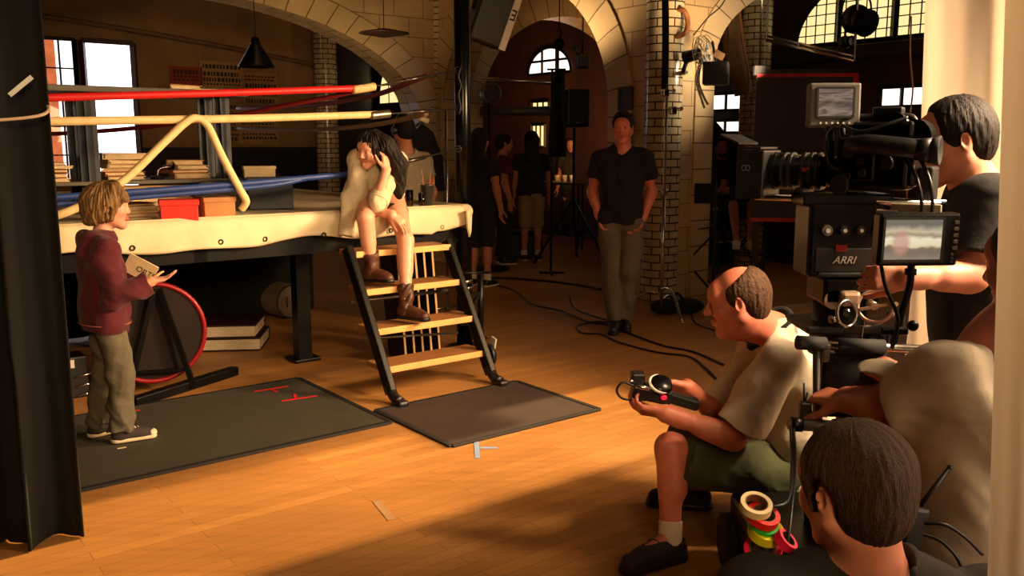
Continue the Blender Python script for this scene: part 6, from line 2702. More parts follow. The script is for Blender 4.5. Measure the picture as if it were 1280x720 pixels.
t = thing('equipment_crate', 'black equipment crate left of the crew\'s small table', 'trunk', gz(650, 322), .2)
b = MB()
b.box((0, 0, .17), (.34, .3, .34), bev=.015)
b.build('trunk_body', BLACKP, t)
b = MB()
b.box((0, 0, .36), (.35, .31, .05), bev=.012)
b.build('trunk_lid', BLACKM, t)
t = thing('crew_table', 'small dark table with papers among the crew', 'table', gz(700, 312), .1)
b = MB()
b.box((0, 0, .98), (.7, .45, .03), bev=.006)
b.build('table_top', BLACKP, t)
for x in (-.3, .3):
    for y in (-.18, .18):
        b = MB()
        b.cyl((x, y, 0), (x, y, .97), .014, .014, 10)
        b.build('leg', BLACKM, t)
tl = t
for k, (dx, dy, w_, col, lab) in enumerate(((-.16, -.05, .2, PAPER, 'white papers lying on the crew\'s small table'), )):
    t = thing('paper_sheets', lab, 'paper', (tl.location.x + dx, tl.location.y + dy, .996), .3)
    b = MB()
    for i in range(4):
        b.box((.01 * i, -.006 * i, .003 + .005 * i), (.24, .17, .004), rot=(0, 0, .1 * i))
    b.build('sheets', col, t)
for k in range(3):
    t = thing('paper_cup', 'white paper cup on the crew\'s small table', 'cup', (tl.location.x - .05 + .11 * k, tl.location.y + .08 - .04 * (k % 2), .996), 0, 'paper cups on the crew table')
    b = MB()
    b.lathe([(0, 0), (.028, 0), (.038, .10), (.034, .10), (.026, .006), (0, .006)], n=16)
    b.build('cup_body', mat('white_paper_cup', (232, 214, 178), .7), t)
t = thing('water_bottle', 'pale plastic bottle on the floor left of the black crate', 'bottle', gz(624, 306), 0)
b = MB()
b.lathe([(0, 0), (.05, 0), (.05, .26), (.02, .33), (.02, .36), (0, .36)], n=16)
b.build('bottle_body', mat('pale_plastic', (190, 180, 160), .3), t)
b = MB()
b.cyl((0, 0, .36), (0, 0, .385), .024, .024, 12)
b.build('cap', CHROME, t)
# black flag, clamp and slim stand behind the woman
p = at(528, 178, 8.3)
t = thing('black_flag', 'black cloth flag on a slim stand behind the man with headphones', 'flag', (p.x, p.y, 0), .15)
z0, z1 = at(528, 212, 8.3).z, at(528, 154, 8.3).z
b = MB()
b.prism([(-.20, z0 - .2), (.20, z0 - .2), (.19, z0 + .10), (.10, z1 - .08), (.0, z1), (-.10, z1 - .10), (-.18, z0 + .1)], .012, frame_of((1, 0, 0), (0, 0, 1), (0, -1, 0), (0, 0, 0)))
b.build('flag_cloth', BLACKC, t)
b = MB()
b.cyl((-.24, -.03, z1 - .16), (-.0, -.03, z1 + .02), .012, .012, 8)
b.cyl((.22, .0, 0), (.22, 0, z1 + .12), .014, .014, 10)
b.cyl((.22, 0, z1 + .12), (.08, 0, z1 + .14), .010, .010, 8)
b.cyl((.0, 0, z1 - .3), (.22, 0, z1 - .32), .010, .010, 8)
b.cyl((.0, -.14, .012), (.4, .14, .012), .012, .012, 8)
b.cyl((.22, .2, .012), (.22, -.2, .012), .012, .012, 8)
b.build('flag_stand', CHROME, t)
b = MB()
b.box((.02, -.03, z1 + .03), (.09, .05, .05), rot=(0, .4, 0), bev=.01)
b.build('clamp', mat('pale_clamp', (232, 210, 150), .4), t)

# wooden boxes on the floor in front of the dark panel


def apple(label, px, py, sx, sy, sz, rz, z=0.0, m=STAIRW, grp=None):
    t = thing('apple_box', label, 'box', gz(px, py) + Vector((0, 0, z)), rz, grp)
    b = MB()
    b.box((0, 0, sz / 2), (sx, sy, sz), bev=.004)
    b.build('box_body', m, t)
    b = MB()
    for x in (-1, 1):
        b.box((x * (sx / 2 + .001), 0, sz / 2), (.004, .10, .03), bev=.001)
    b.build('hand_slot', BLACKM, t)
    return t


apple('wide brown wooden box on the floor behind the seated man', 1005, 416, .62, .36, .16, .35)
apple('pale flat board box lying on the wide brown box', 1005, 416, .58, .34, .05, .4, .162, mat('pale_board', (190, 140, 84), .7, vary=.2, scale=5))
apple('small tan box in front of the wide brown wooden box', 1040, 428, .26, .2, .11, .2, 0, TANB)
# ------------------------------------------------------------------ the film camera, its monitors and the dolly
GLOSS = mat('gloss_black_paint', (13, 13, 14), .28, .3, vary=.05)
DGREY = mat('dark_grey_casing', (40, 39, 38), .45, .2, vary=.1)
MGREY = mat('grey_casing', (92, 88, 80), .5, vary=.08)
LENSG = mat('coated_lens_glass', (20, 16, 30), .05, .2, vary=0, coat=1.0)
WLABEL = mat('white_marking', (214, 208, 192), .5, vary=0)


def bars_mat(name, cols, estr, scale, seed):
    """a video picture: soft bands and blotches of the set"""
    m = bpy.data.materials.new(name)
    m.use_nodes = True
    nt = m.node_tree
    b = nt.nodes['Principled BSDF']
    b.inputs['Roughness'].default_value = .2
    tc = nt.nodes.new('ShaderNodeTexCoord')
    mp = nt.nodes.new('ShaderNodeMapping')
    mp.inputs['Scale'].default_value = scale
    mp.inputs['Location'].default_value = (seed, 0, seed * .7)
    n = nt.nodes.new('ShaderNodeTexNoise')
    n.inputs['Scale'].default_value = 1
    n.inputs['Detail'].default_value = 5
    n.inputs['Distortion'].default_value = .6
    r = nt.nodes.new('ShaderNodeValToRGB')
    el = r.color_ramp.elements
    el[0].position, el[1].position = .3, .72
    el[0].color, el[1].color = srgb(*cols[0]), srgb(*cols[-1])
    for i, c in enumerate(cols[1:-1]):
        e_ = el.new(.3 + .42 * (i + 1) / (len(cols) - 1))
        e_.color = srgb(*c)
    nt.links.new(tc.outputs['Object'], mp.inputs['Vector'])
    nt.links.new(mp.outputs['Vector'], n.inputs['Vector'])
    nt.links.new(n.outputs['Fac'], r.inputs['Fac'])
    nt.links.new(r.outputs['Color'], b.inputs['Emission Color'])
    b.inputs['Emission Strength'].default_value = estr
    b.inputs['Base Color'].default_value = (.02, .02, .02, 1)
    return m


fcam = thing('film_camera', 'black film camera with long lens on its rods, in front of the operator', 'camera', at(1062, 215, 2.60), math.atan2(.57, -.82))
fcam.scale = (.80, .9, .95)
# local x towards the lens, y towards us is positive left of travel


def cb(name, m, fn, parent=None):
    b = MB()
    fn(b)
    return b.build(name, m, parent or fcam)


cb('camera_body', GLOSS, lambda b: (b.box((-.09, 0, .03), (.24, .15, .16), bev=.012), b.box((-.12, .02, .125), (.20, .11, .05), bev=.01), b.box((-.20, 0, .02), (.06, .12, .12), bev=.01), b.box((-.05, .08, .03), (.12, .03, .11), bev=.008)))
for x, z, r_ in ((-.02, .06, .018), (-.07, .0, .012), (-.10, .06, .014), (-.15, .03, .02), (-.02, -.01, .012)):
    cb('side_knob', DGREY, lambda b: b.cyl((x, .08, z), (x, .112, z), r_, r_, 16))
cb('film_magazine', GLOSS, lambda b: (b.cyl((-.14, -.055, .115), (-.14, .055, .115), .065, .065, 28), b.cyl((-.22, -.05, .10), (-.22, .05, .10), .055, .055, 28), b.box((-.18, 0, .09), (.14, .1, .09), bev=.01)))
cb('top_handle', DGREY, lambda b: (b.tube([(.03, .0, .10), (.03, .0, .155), (-.05, 0, .165), (-.17, 0, .165), (-.21, 0, .15), (-.22, 0, .08)], .010, 8, sub=5), b.box((-.12, .0, .18), (.10, .05, .025), bev=.006)))
cb('lens', GLOSS, lambda b: (b.cyl((.03, 0, 0), (.09, 0, 0), .045, .048, 32), b.cyl((.09, 0, 0), (.17, 0, 0), .055, .055, 32), b.cyl((.17, 0, 0), (.26, 0, 0), .050, .058, 32), b.cyl((.26, 0, 0), (.275, 0, 0), .060, .060, 32)))
cb('focus_ring', DGREY, lambda b: [b.cyl((x, 0, 0), (x + .012, 0, 0), .0585, .0585, 48) for x in (.10, .125, .15, .20, .225)])
cb('lens_marking', mat('dull_red_mark', (150, 40, 24), .5), lambda b: b.box((.14, .055, .006), (.03, .006, .012)))
cb('matte_box', BLACKP, lambda b: (b.box((.300, 0, -.01), (.03, .17, .15), bev=.006), b.box((.345, .0, .072), (.09, .17, .006)), b.box((.345, .085, -.01), (.09, .006, .15)), b.box((.345, -.085, -.01), (.09, .006, .15)), b.box((.345, 0, -.085), (.09, .17, .006)), b.box((.42, 0, .10), (.08, .19, .006), rot=(0, -.35, 0))))
cb('matte_box_badge', MGREY, lambda b: (b.torus((.36, .089, .01), .008, .0015, (0, 1, 0), 16, 6), b.torus((.345, .089, .01), .008, .0015, (0, 1, 0), 16, 6)))
cb('support_rods', CHROME, lambda b: (b.cyl((.33, .045, -.085), (-.32, .045, -.085), .008, .008, 12), b.cyl((.33, -.045, -.085), (-.32, -.045, -.085), .008, .008, 12)))
cb('rod_bracket', DGREY, lambda b: (b.box((.16, 0, -.075), (.03, .12, .05), bev=.005), b.box((-.02, 0, -.08), (.09, .13, .04), bev=.006), b.box((.0, .075, -.05), (.025, .025, .10), bev=.004), b.cyl((.0, .085, -.035), (.0, .125, -.035), .030, .030, 24)))
cb('silver_lever', CHROME, lambda b: b.box((.005, .092, -.045), (.012, .006, .07)))
cb('silver_switch', CHROME, lambda b: b.box((-.06, .097, .035), (.03, .006, .02)))
vf = cb('viewfinder', BLACKP, lambda b: (b.tube([(-.02, .08, .08), (-.08, .12, .085), (-.20, .12, .075), (-.25, .11, .07)], .028, 16, sub=4), b.cyl((-.24, .11, .07), (-.29, .105, .066), .030, .036, 20)))
cb('eyecup', mat('soft_black_rubber', (14, 13, 13), .8), lambda b: b.lathe([(.020, 0), (.034, .0), (.042, .03), (.036, .032), (.02, .01)], (-.285, .106, .066), (-1, 0, 0), 24), vf)
cb('cables', BLACKP, lambda b: (b.tube([(-.2, .08, .05), (-.26, .14, -.02), (-.27, .12, -.12), (-.18, .12, -.18), (-.10, .10, -.17)], .006, 8), b.tube([(-.22, .06, .08), (-.30, .15, -.02), (-.30, .12, -.13), (-.22, .13, -.20)], .006, 8), b.tube([(.02, .06, .14), (-.06, .11, .12), (-.14, .10, .14), (-.2, .07, .16)], .005, 8), b.tube([(-.02, .05, .17), (.06, .09, .12), (.05, .09, .03), (.0, .09, .0)], .005, 8)))
cb('battery_block', DGREY, lambda b: b.box((-.26, -.02, -.03), (.05, .11, .10), bev=.008))
cb('pale_plate', mat('brushed_plate', (190, 176, 150), .4, .6), lambda b: (b.box((-.25, .09, -.10), (.16, .02, .03), bev=.003), b.box((-.16, .10, -.115), (.07, .015, .022), bev=.003)))
# geared head and its control box
head = thing('geared_head', 'black geared camera head with dials and a maker\'s mark, under the film camera', 'camera head', at(1056, 300, 2.52), 0)
hb = lambda name, m, fn, parent=None: (lambda b: (fn(b), b.build(name, m, parent or head))[1])(MB())
K = 2.55 / FOC      # metres per photo pixel here
hb('head_case', GLOSS, lambda b: (b.box((0, .05, .0), (95 * K, .14, 92 * K), bev=.012), b.box((.0, .05, 50 * K), (110 * K, .12, 14 * K), bev=.006), b.box((10 * K, .06, -64 * K), (70 * K, .16, 34 * K), bev=.01)))
for (px_, r_) in ((1029, 7), (1050, 6), (1070, 5.5), (1089, 5)):
    x = (px_ - 1056) * K
    d_ = hb('dial', MGREY if r_ > 6 else DGREY, lambda b: (b.cyl((x, -.02, 13 * K), (x, -.034, 13 * K), r_ * K, r_ * K * .92, 24),))
    hb('dial_cap', WLABEL, lambda b: b.cyl((x, -.034, 13 * K), (x, -.038, 13 * K), r_ * K * .4, r_ * K * .4, 14), d_)
hb('lower_panel', DGREY, lambda b: (b.box((0, -.021, -24 * K), (78 * K, .008, 30 * K), bev=.003), b.box((-5 * K, -.022, -42 * K), (60 * K, .02, 6 * K), bev=.004)))
hb('warning_lamp', mat('red_indicator', (150, 20, 12), .4), lambda b: b.box((-8 * K, -.026, -9 * K), (14 * K, .004, 8 * K)))
text_part('maker_mark', 'ARRI', 13 * K, frame_of((1, 0, 0), (0, 0, 1), (0, -1, 0), (-4 * K, -.0265, -24 * K)), WLABEL, head, .0006, .35)
wh = hb('hand_wheel', CHROME, lambda b: (b.torus((-2 * K, -.06, -88 * K), 16 * K, 2.2 * K, (.5, -1, .2), 32, 8), b.cyl((-2 * K, -.06, -88 * K), (-2 * K + .03, .02, -84 * K), 4 * K, 4 * K, 12)))
for i in range(5):
    a = 2 * PI * i / 5
hb('hand_wheel', mat('pale_worn_metal', (206, 178, 150), .4, .7), lambda b: (b.torus((34 * K, -.05, -80 * K), 20 * K, 2.4 * K, (-.4, -1, .5), 36, 8), b.cyl((34 * K, -.05, -80 * K), (30 * K, .04, -74 * K), 5 * K, 5 * K, 12), b.beam((16 * K, -.045, -84 * K), (52 * K, -.055, -76 * K), .008, .008), b.cyl((50 * K, -.055, -76 * K), (52 * K, -.09, -74 * K), 3 * K, 3 * K, 10)))
hb('gear_housing', mat('pale_worn_metal', (206, 178, 150), .4, .7), lambda b: (b.box((6 * K, .0, -72 * K), (26 * K, .08, 20 * K), bev=.012), b.cyl((-12 * K, -.02, -74 * K), (-12 * K, .06, -74 * K), 12 * K, 12 * K, 20)))
hb('lock_levers', CHROME, lambda b: (b.cyl((10 * K, -.05, -106 * K), (30 * K, -.06, -103 * K), 1.6 * K, 1.6 * K, 8), b.cyl((22 * K, -.05, -98 * K), (14 * K, -.06, -150 * K), 1.2 * K, 1.2 * K, 8), b.cyl((-18 * K, -.03, -98 * K), (-10 * K, -.03, -98 * K), 5 * K, 5 * K, 12), b.cyl((52 * K, -.05, -90 * K), (58 * K, -.05, -86 * K), 5 * K, 5 * K, 12)))
hb('riser_column', DGREY, lambda b: (b.cyl((10 * K, .07, -80 * K), (10 * K, .07, -150 * K), .075, .085, 28), b.box((5 * K, .07, -112 * K), (100 * K, .2, 10 * K), bev=.006), b.cyl((44 * K, .02, -116 * K), (44 * K, .02, -140 * K), .018, .018, 12), b.cyl((58 * K, .02, -116 * K), (58 * K, .02, -140 * K), .018, .018, 12)))


def monitor(label, c, w, h, yaw, tilt, casing, pic, cols=False, scr=(0, 0, .8, .8)):
    t = thing('monitor', label, 'monitor', c, yaw)
    Mx = Euler((tilt, 0, 0)).to_matrix()
    b = MB()
    b.box((0, .02, 0), (w, .04, h), bev=.006, M=None)
    for v in b.bm.verts:
        v.co = Mx @ v.co
    b.build('casing', casing, t)
    b = MB()
    sx, sz, sw, sh_ = scr
    for (x0, z0, x1, z1) in ((-1, -1, 1, -1), (-1, 1, 1, 1), (-1, -1, -1, 1), (1, -1, 1, 1)):
        b.beam(Mx @ Vector((w * (sx + x0 * sw / 2), -.003, h * (sz + z0 * sh_ / 2))), Mx @ Vector((w * (sx + x1 * sw / 2), -.003, h * (sz + z1 * sh_ / 2))), .006, .006)
    b.build('bezel', DGREY, t)
    b = MB()
    b.box((0, 0, 0), (w * sw, .003, h * sh_))
    for v in b.bm.verts:
        v.co = Mx @ (v.co + Vector((w * sx, -.002, h * sz)))
    b.build('screen', pic, t)
    return t, Mx


PIC1 = bars_mat('dim_video_picture', ((48, 40, 36), (98, 84, 76), (138, 120, 108), (70, 58, 52)), .9, (14, 14, 60), 2.0)


def shot_mat(name, w, h):
    """the shot on the monitor: grey hall above, the pale ring apron, dark floor, a pink blurred figure"""
    m = bpy.data.materials.new(name)
    m.use_nodes = True
    nt = m.node_tree
    N, Lk = nt.nodes.new, nt.links.new
    b = nt.nodes['Principled BSDF']
    b.inputs['Base Color'].default_value = (.02, .02, .02, 1)
    b.inputs['Roughness'].default_value = .2
    tc = N('ShaderNodeTexCoord')
    nz = N('ShaderNodeTexNoise')
    nz.inputs['Scale'].default_value = 22
    Lk(tc.outputs['Object'], nz.inputs['Vector'])
    sp = N('ShaderNodeSeparateXYZ')
    Lk(tc.outputs['Generated'], sp.inputs[0])
    ad = N('ShaderNodeMath')
    ad.operation = 'MULTIPLY_ADD'
    ad.inputs[1].default_value = .30
    Lk(nz.outputs['Fac'], ad.inputs[0])
    Lk(sp.outputs['Z'], ad.inputs[2])
    r = N('ShaderNodeValToRGB')
    el = r.color_ramp.elements
    el[0].position, el[0].color = .16, srgb(150, 138, 120)
    el[1].position, el[1].color = 1.05, srgb(120, 112, 100)
    for p_, c in ((.36, (128, 112, 98)), (.46, (140, 118, 96)), (.52, (240, 224, 180)), (.66, (250, 238, 206)), (.74, (168, 150, 122)), (.84, (214, 196, 160)), (.96, (142, 134, 120))):
        e_ = el.new(min(p_, 1))
        e_.color = srgb(*c)
    Lk(ad.outputs[0], r.inputs['Fac'])
    vs = N('ShaderNodeVectorMath')
    vs.operation = 'SUBTRACT'
    vs.inputs[1].default_value = (.30, .5, .42)
    Lk(tc.outputs['Generated'], vs.inputs[0])
    ml = N('ShaderNodeVectorMath')
    ml.operation = 'MULTIPLY'
    ml.inputs[1].default_value = (6.0, 0, 3.0)
    Lk(vs.outputs[0], ml.inputs[0])
    ln = N('ShaderNodeVectorMath')
    ln.operation = 'LENGTH'
    Lk(ml.outputs[0], ln.inputs[0])
    mr = N('ShaderNodeMapRange')
    mr.inputs['From Min'].default_value = 1.1
    mr.inputs['From Max'].default_value = .6
    mr.clamp = True
    mr.inputs['To Max'].default_value = .75
    Lk(ln.outputs['Value'], mr.inputs['Value'])
    mx = N('ShaderNodeMix')
    mx.data_type = 'RGBA'
    Lk(mr.outputs['Result'], mx.inputs[0])
    Lk(r.outputs['Color'], mx.inputs[6])
    mx.inputs[7].default_value = srgb(206, 150, 136)
    Lk(mx.outputs[2], b.inputs['Emission Color'])
    b.inputs['Emission Strength'].default_value = .85
    return m


PIC2 = shot_mat('bright_video_picture', 1, 1)
K1 = 2.58 / FOC
t, Mx = monitor('small grey monitor above the film camera', at(1044, 131, 2.56), 62 * K1, 53 * K1, -.05, -.06, MGREY, PIC1, scr=(.0, .05, .70, .66))
b = MB()
b.cyl((0, .03, -26 * K1), (.01, .04, -70 * K1), .008, .008, 10)
b.box((0, .03, -27 * K1), (.03, .03, .015))
b.build('mount_arm', BLACKM, t)
b = MB()
for k in range(6):
    b.cyl(Mx @ Vector((-.04 + .016 * k, -.001, -.051)), Mx @ Vector((-.04 + .016 * k, -.005, -.051)), .003, .003, 8)
b.build('buttons', WLABEL, t)
K2 = 2.15 / FOC
t, Mx = monitor('bright monitor on a post, right of the seated man, showing the scene being filmed', at(1149, 300, 2.13), 102 * K2, 66 * K2, .05, .03, GLOSS, PIC2, scr=(-.085, .01, .74, .80))
b = MB()
for k in range(5):
    b.box(Mx @ Vector((45 * K2, -.003, (22 - 8 * k) * K2)), (6 * K2, .006, 4 * K2))
for k in range(3):
    b.cyl(Mx @ Vector((43 * K2, 0, (-18 - 5 * k) * K2)), Mx @ Vector((43 * K2, -.006, (-18 - 5 * k) * K2)), 1.6 * K2, 1.6 * K2, 10)
b.build('buttons', MGREY, t)
# the screen's own soft picture is in its material
b = MB()
b.tube([Vector((0, .03, -33 * K2)), Vector((0, .03, -60 * K2)), Vector((-8 * K2, .03, -95 * K2)), Vector((-16 * K2, .03, -135 * K2))], .009, 10)
b.cyl((0, .03, -38 * K2), (0, .03, -46 * K2), .014, .014, 12)
b.box((-18 * K2, .03, -118 * K2), (36 * K2, .03, 10 * K2), bev=.005)
b.ball((8 * K2, .03, -112 * K2), .014, 12, 8)
b.tube([Vector((-40 * K2, .03, -30 * K2)), Vector((-38 * K2, .0, -60 * K2)), Vector((-20 * K2, .0, -100 * K2)), Vector((-20 * K2, .02, -140 * K2))], .005, 8)
b.build('stand_post', BLACKM, t)

# dolly with push bar and seat
dl = thing('camera_dolly', 'black camera dolly with push bars, between the seated man and the man in grey', 'dolly', (.95, 2.42, 0), 0)
L_ = loc_of(dl)
dq = lambda px_, py_, Y: at(px_, py_, Y) - L_
b = MB()
b.cyl(dq(1033, 431, 2.28), dq(1150, 437, 2.30), .013, .013, 14)
b.build('push_bar', CHROME, dl)
b = MB()
b.cyl(dq(997, 428, 2.27), dq(1031, 430, 2.28), .019, .019, 16)
b.cyl(dq(1046, 432, 2.28), dq(1104, 434, 2.29), .021, .021, 16)
b.build('foam_grip', mat('soft_black_rubber', (14, 13, 13), .8), dl)
b = MB()
b.cyl(dq(1022, 434, 2.29), dq(1022, 620, 2.33), .013, .013, 14)
b.box(dq(1031, 440, 2.28), (.02, .03, .05), bev=.005)
b.build('upright_tube', STEEL, dl)
b = MB()
b.cyl(dq(986, 530, 2.22), dq(1168, 540, 2.25), .016, .016, 14)
b.build('lower_bar', STEEL, dl)
b = MB()
b.cyl(dq(988, 530, 2.22), dq(1002, 531, 2.22), .019, .019, 14)
b.cyl(dq(1122, 538, 2.24), dq(1146, 539, 2.245), .020, .020, 14)
b.box(dq(1052, 533, 2.24), (.05, .04, .035), bev=.008)
b.build('bar_clamps', BLACKM, dl)
b = MB()
b.box(Vector((.06, .47, .20)), (.40, .5, .16), bev=.02)
b.box(Vector((.16, .36, .42)), (.22, .24, .30), bev=.02)
b.build('chassis', GLOSS, dl)
b = MB()
b.box(Vector((.10, -.13, .52)), (.26, .05, .50), bev=.01)
b.build('front_panel', GLOSS, dl)
b = MB()
b.cyl(Vector((.17, .34, .55)), Vector((.15, .30, .96)), .07, .065, 28)
b.build('lift_column', DGREY, dl)
for x in (-.14, .26):
    for y in (.26, .68):
        b = MB()
        b.cyl((x - .03, y, .10), (x + .03, y, .10), .10, .10, 28)
        b.build('wheel', mat('soft_black_rubber', (14, 13, 13), .8), dl)
t = thing('gear_pouch', 'black cloth pouch hanging from the dolly push bar', 'pouch', dq(1068, 440, 2.30) + L_, 0)
b = MB()
b.sheet(lambda s, q: (-.075 + .15 * s + .03 * q * (s - .5), -.02 * math.sin(s * PI) * math.sin(q * PI * .9) - .012, -.17 * q), 14, 12, .008)
b.sheet(lambda s, q: (-.075 + .15 * s + .03 * q * (s - .5), .016, -.17 * q), 14, 12, .008)
b.build('pouch_cloth', BLACKC, t)
t = thing('dolly_seat', 'black padded seat under the man in the grey T-shirt', 'seat', (DOLLYMAN[1]['pelvis'].x, DOLLYMAN[1]['pelvis'].y, 0), 0)
pz = DOLLYMAN[1]['pelvis'].z
b = MB()
b.cyl((0, 0, pz - .17), (0, 0, pz - .11), .17, .18, 28)
b.build('cushion', BLACKC, t)
b = MB()
b.cyl((0, 0, 0), (0, 0, pz - .17), .03, .03, 16)
b.cyl((0, 0, 0), (0, 0, .03), .2, .18, 24)
b.build('pedestal', BLACKM, t)
# radio on the hip
p = at(1138, 662, 1.84)
t = thing('walkie_talkie', 'black walkie-talkie with a long aerial on the hip of the man in grey', 'radio', p, .3)
b = MB()
b.box((0, 0, 0), (.055, .035, .11), rot=(0, .2, 0), bev=.008)
b.build('radio_body', BLACKP, t)
b = MB()
b.cyl((.018, 0, .05), at(1197, 590, 1.84) - p, .006, .0045, 10)
b.ball(at(1197, 590, 1.84) - p, .006, 8, 6)
b.build('aerial', BLACKP, t)
b = MB()
b.tube([at(1150, 655, 1.83) - p, at(1180, 660, 1.80) - p, at(1210, 680, 1.79) - p, at(1238, 706, 1.79) - p], .004, 6)
b.tube([at(1150, 668, 1.83) - p, at(1176, 680, 1.81) - p, at(1200, 705, 1.80) - p, at(1215, 735, 1.80) - p], .004, 6)
b.build('curly_lead', BLACKP, t)
t = thing('walkie_talkie', 'small black walkie-talkie upright on the dolly bar beside the white shirt', 'radio', at(1006, 518, 2.25), 0)
b = MB()
b.box((0, 0, 0), (.03, .024, .07), bev=.005)
b.build('radio_body', BLACKP, t)
b = MB()
b.cyl((-.004, 0, .03), (-.006, 0, .085), .003, .003, 8)
b.cyl((-.012, .0, -.03), (.004, 0, .06), .0025, .0025, 6)
b.build('aerial', BLACKP, t)
# tape rolls threaded on a cord from the dolly
TR = dict(cream=mat('cream_paper_tape', (226, 208, 158), .6), red=mat('red_paper_tape', (228, 28, 30), .5), green=mat('green_paper_tape', (40, 170, 40), .5), yellow=mat('yellow_paper_tape', (226, 222, 30), .5), pink=mat('pink_paper_tape', (240, 26, 80), .5))
CARD = mat('brown_card_core', (120, 84, 56), .8)


def roll(col, label, px_, py_, tilt, rad=.036, wd=.020, Y=1.76):
    c = at(px_, py_, Y)
    t = thing('tape_roll', label, 'tape roll', c, 0)
    ax_ = Vector((math.sin(tilt), -.42, 1)).normalized()
    b = MB()
    w = wd / 2
    b.lathe([(rad * .72, -w), (rad, -w), (rad, w), (rad * .72, w)], (0, 0, 0), ax_, 36, False, True)
    b.build('tape_band', TR[col], t)
    b = MB()
    b.lathe([(rad * .66, -w), (rad * .73, -w), (rad * .73, w), (rad * .66, w)], (0, 0, 0), ax_, 36, False, True)
    b.build('card_core', CARD, t)
    return t


roll('cream', 'cream tape roll, topmost of the hanging stack', 945, 632, .05, .033, .018)
roll('red', 'red tape roll just under the cream roll', 954, 645, .18, .034, .018)
roll('green', 'green tape roll between the red and the yellow rolls', 954, 657, .10, .031, .014)
roll('yellow', 'yellow tape roll under the green roll', 957, 664, .12, .036, .022)
roll('pink', 'large pink tape roll, lowest of the hanging stack', 955, 688, -.35, .040, .026)
roll('pink', 'small pink tape roll standing at the right of the stack', 982, 676, .9, .024, .018, 1.72)
b = MB()
b.tube([at(988, 532, 2.22), at(990, 580, 2.0), at(985, 625, 1.80), at(958, 640, 1.76), at(955, 690, 1.76), at(975, 700, 1.74), at(984, 676, 1.72), at(990, 630, 1.80), at(994, 580, 2.0), at(992, 533, 2.22)], .004, 8)
tag(b.build('looped_string', BLACKP), 'black cord hanging from the dolly bar through the tape rolls', 'cord')

# the seated man's low stool and the unit in his hands
J = KNEEL[1]
t = thing('low_stool', 'low dark wooden stool under the man in the white shirt', 'stool', (J['pelvis'].x + .02, J['pelvis'].y, 0), .1)
pz = J['pelvis'].z - .135
b = MB()
b.box((0, 0, pz - .02), (.36, .34, .04), bev=.008)
b.build('seat', WOODW, t)
for x in (-.15, .15):
    for y in (-.14, .14):
        b = MB()
        b.beam((x * 1.1, y * 1.1, 0), (x, y, pz - .04), .035, .035)
        b.build('leg', WOODW, t)
fo = thing('focus_remote', 'black handheld focus unit with white dial and red light in the seated man\'s hands', 'remote control', at(826, 490, 3.16), 0)
F0 = loc_of(fo)
fq = lambda px_, py_, Y=3.16: at(px_, py_, Y) - F0
b = MB()
b.beam(fq(790, 486), fq(838, 496), .075, .055, .01)
b.beam(fq(825, 492), fq(872, 506), .06, .04, .008)
b.box(fq(797, 473, 3.18), (.05, .06, .05), bev=.008)
b.build('unit_body', BLACKP, fo)
b = MB()
b.lathe([(0, .03), (.036, .03), (.042, .02), (.042, 0), (0, 0)], fq(825, 484, 3.15), (.2, -.55, .8), 32)
b.build('dial', GLOSS, fo)
b = MB()
b.torus(fq(825, 480, 3.14), .039, .006, (.2, -.55, .8), 36, 8)
b.build('dial_ring', mat('white_dial_ring', (226, 220, 206), .4), fo)
b = MB()
b.ball(fq(830, 497, 3.115), (.011, .005, .009), 12, 8)
b.build('indicator_light', mat('red_lit_indicator', (240, 20, 40), .4, vary=0, emit=(255, 20, 50), estr=1.5), fo)
b = MB()
b.cyl(fq(795, 482, 3.12), fq(812, 487, 3.12), .010, .010, 12)
b.cyl(fq(786, 475, 3.15), fq(792, 478, 3.15), .008, .008, 12)
b.build('connectors', CHROME, fo)
b = MB()
b.tube([fq(792, 482, 3.12), fq(778, 478, 3.12), fq(771, 488, 3.12), fq(778, 498, 3.12), fq(795, 500, 3.14), fq(815, 500, 3.16)], .0045, 8)
b.build('looped_lead', BLACKP, fo)
# the boy's magazine
J = BOY[1]
mg = thing('magazine', 'cream magazine with dark title letters held by the boy', 'magazine', J['wrL'] + Vector((.02, .02, .0)), 0)
c = at(176, 336, 4.62) - loc_of(mg)
xx = Vector((.86, .1, -.5)).normalized()
yy = Vector((.42, -.1, .9))
yy = (yy - xx * xx.dot(yy)).normalized()
zz = xx.cross(yy)
b = MB()
b.box((0, 0, 0), (.16, .105, .010), M=Matrix((xx, yy, zz)).transposed())
for v in b.bm.verts:
    v.co += c
b.build('cover', PAPER, mg)
text_part('cover_title', 'ORTS', .042, frame_of(xx, yy, zz, c + zz * .0062 + xx * .03 - yy * .005), mat('black_ink', (20, 18, 16), .7, vary=0), mg, .0004, .1)
# ------------------------------------------------------------------ crew in the background
DIMSK = mat('skin_dim', (190, 120, 92), .55, vary=.1)


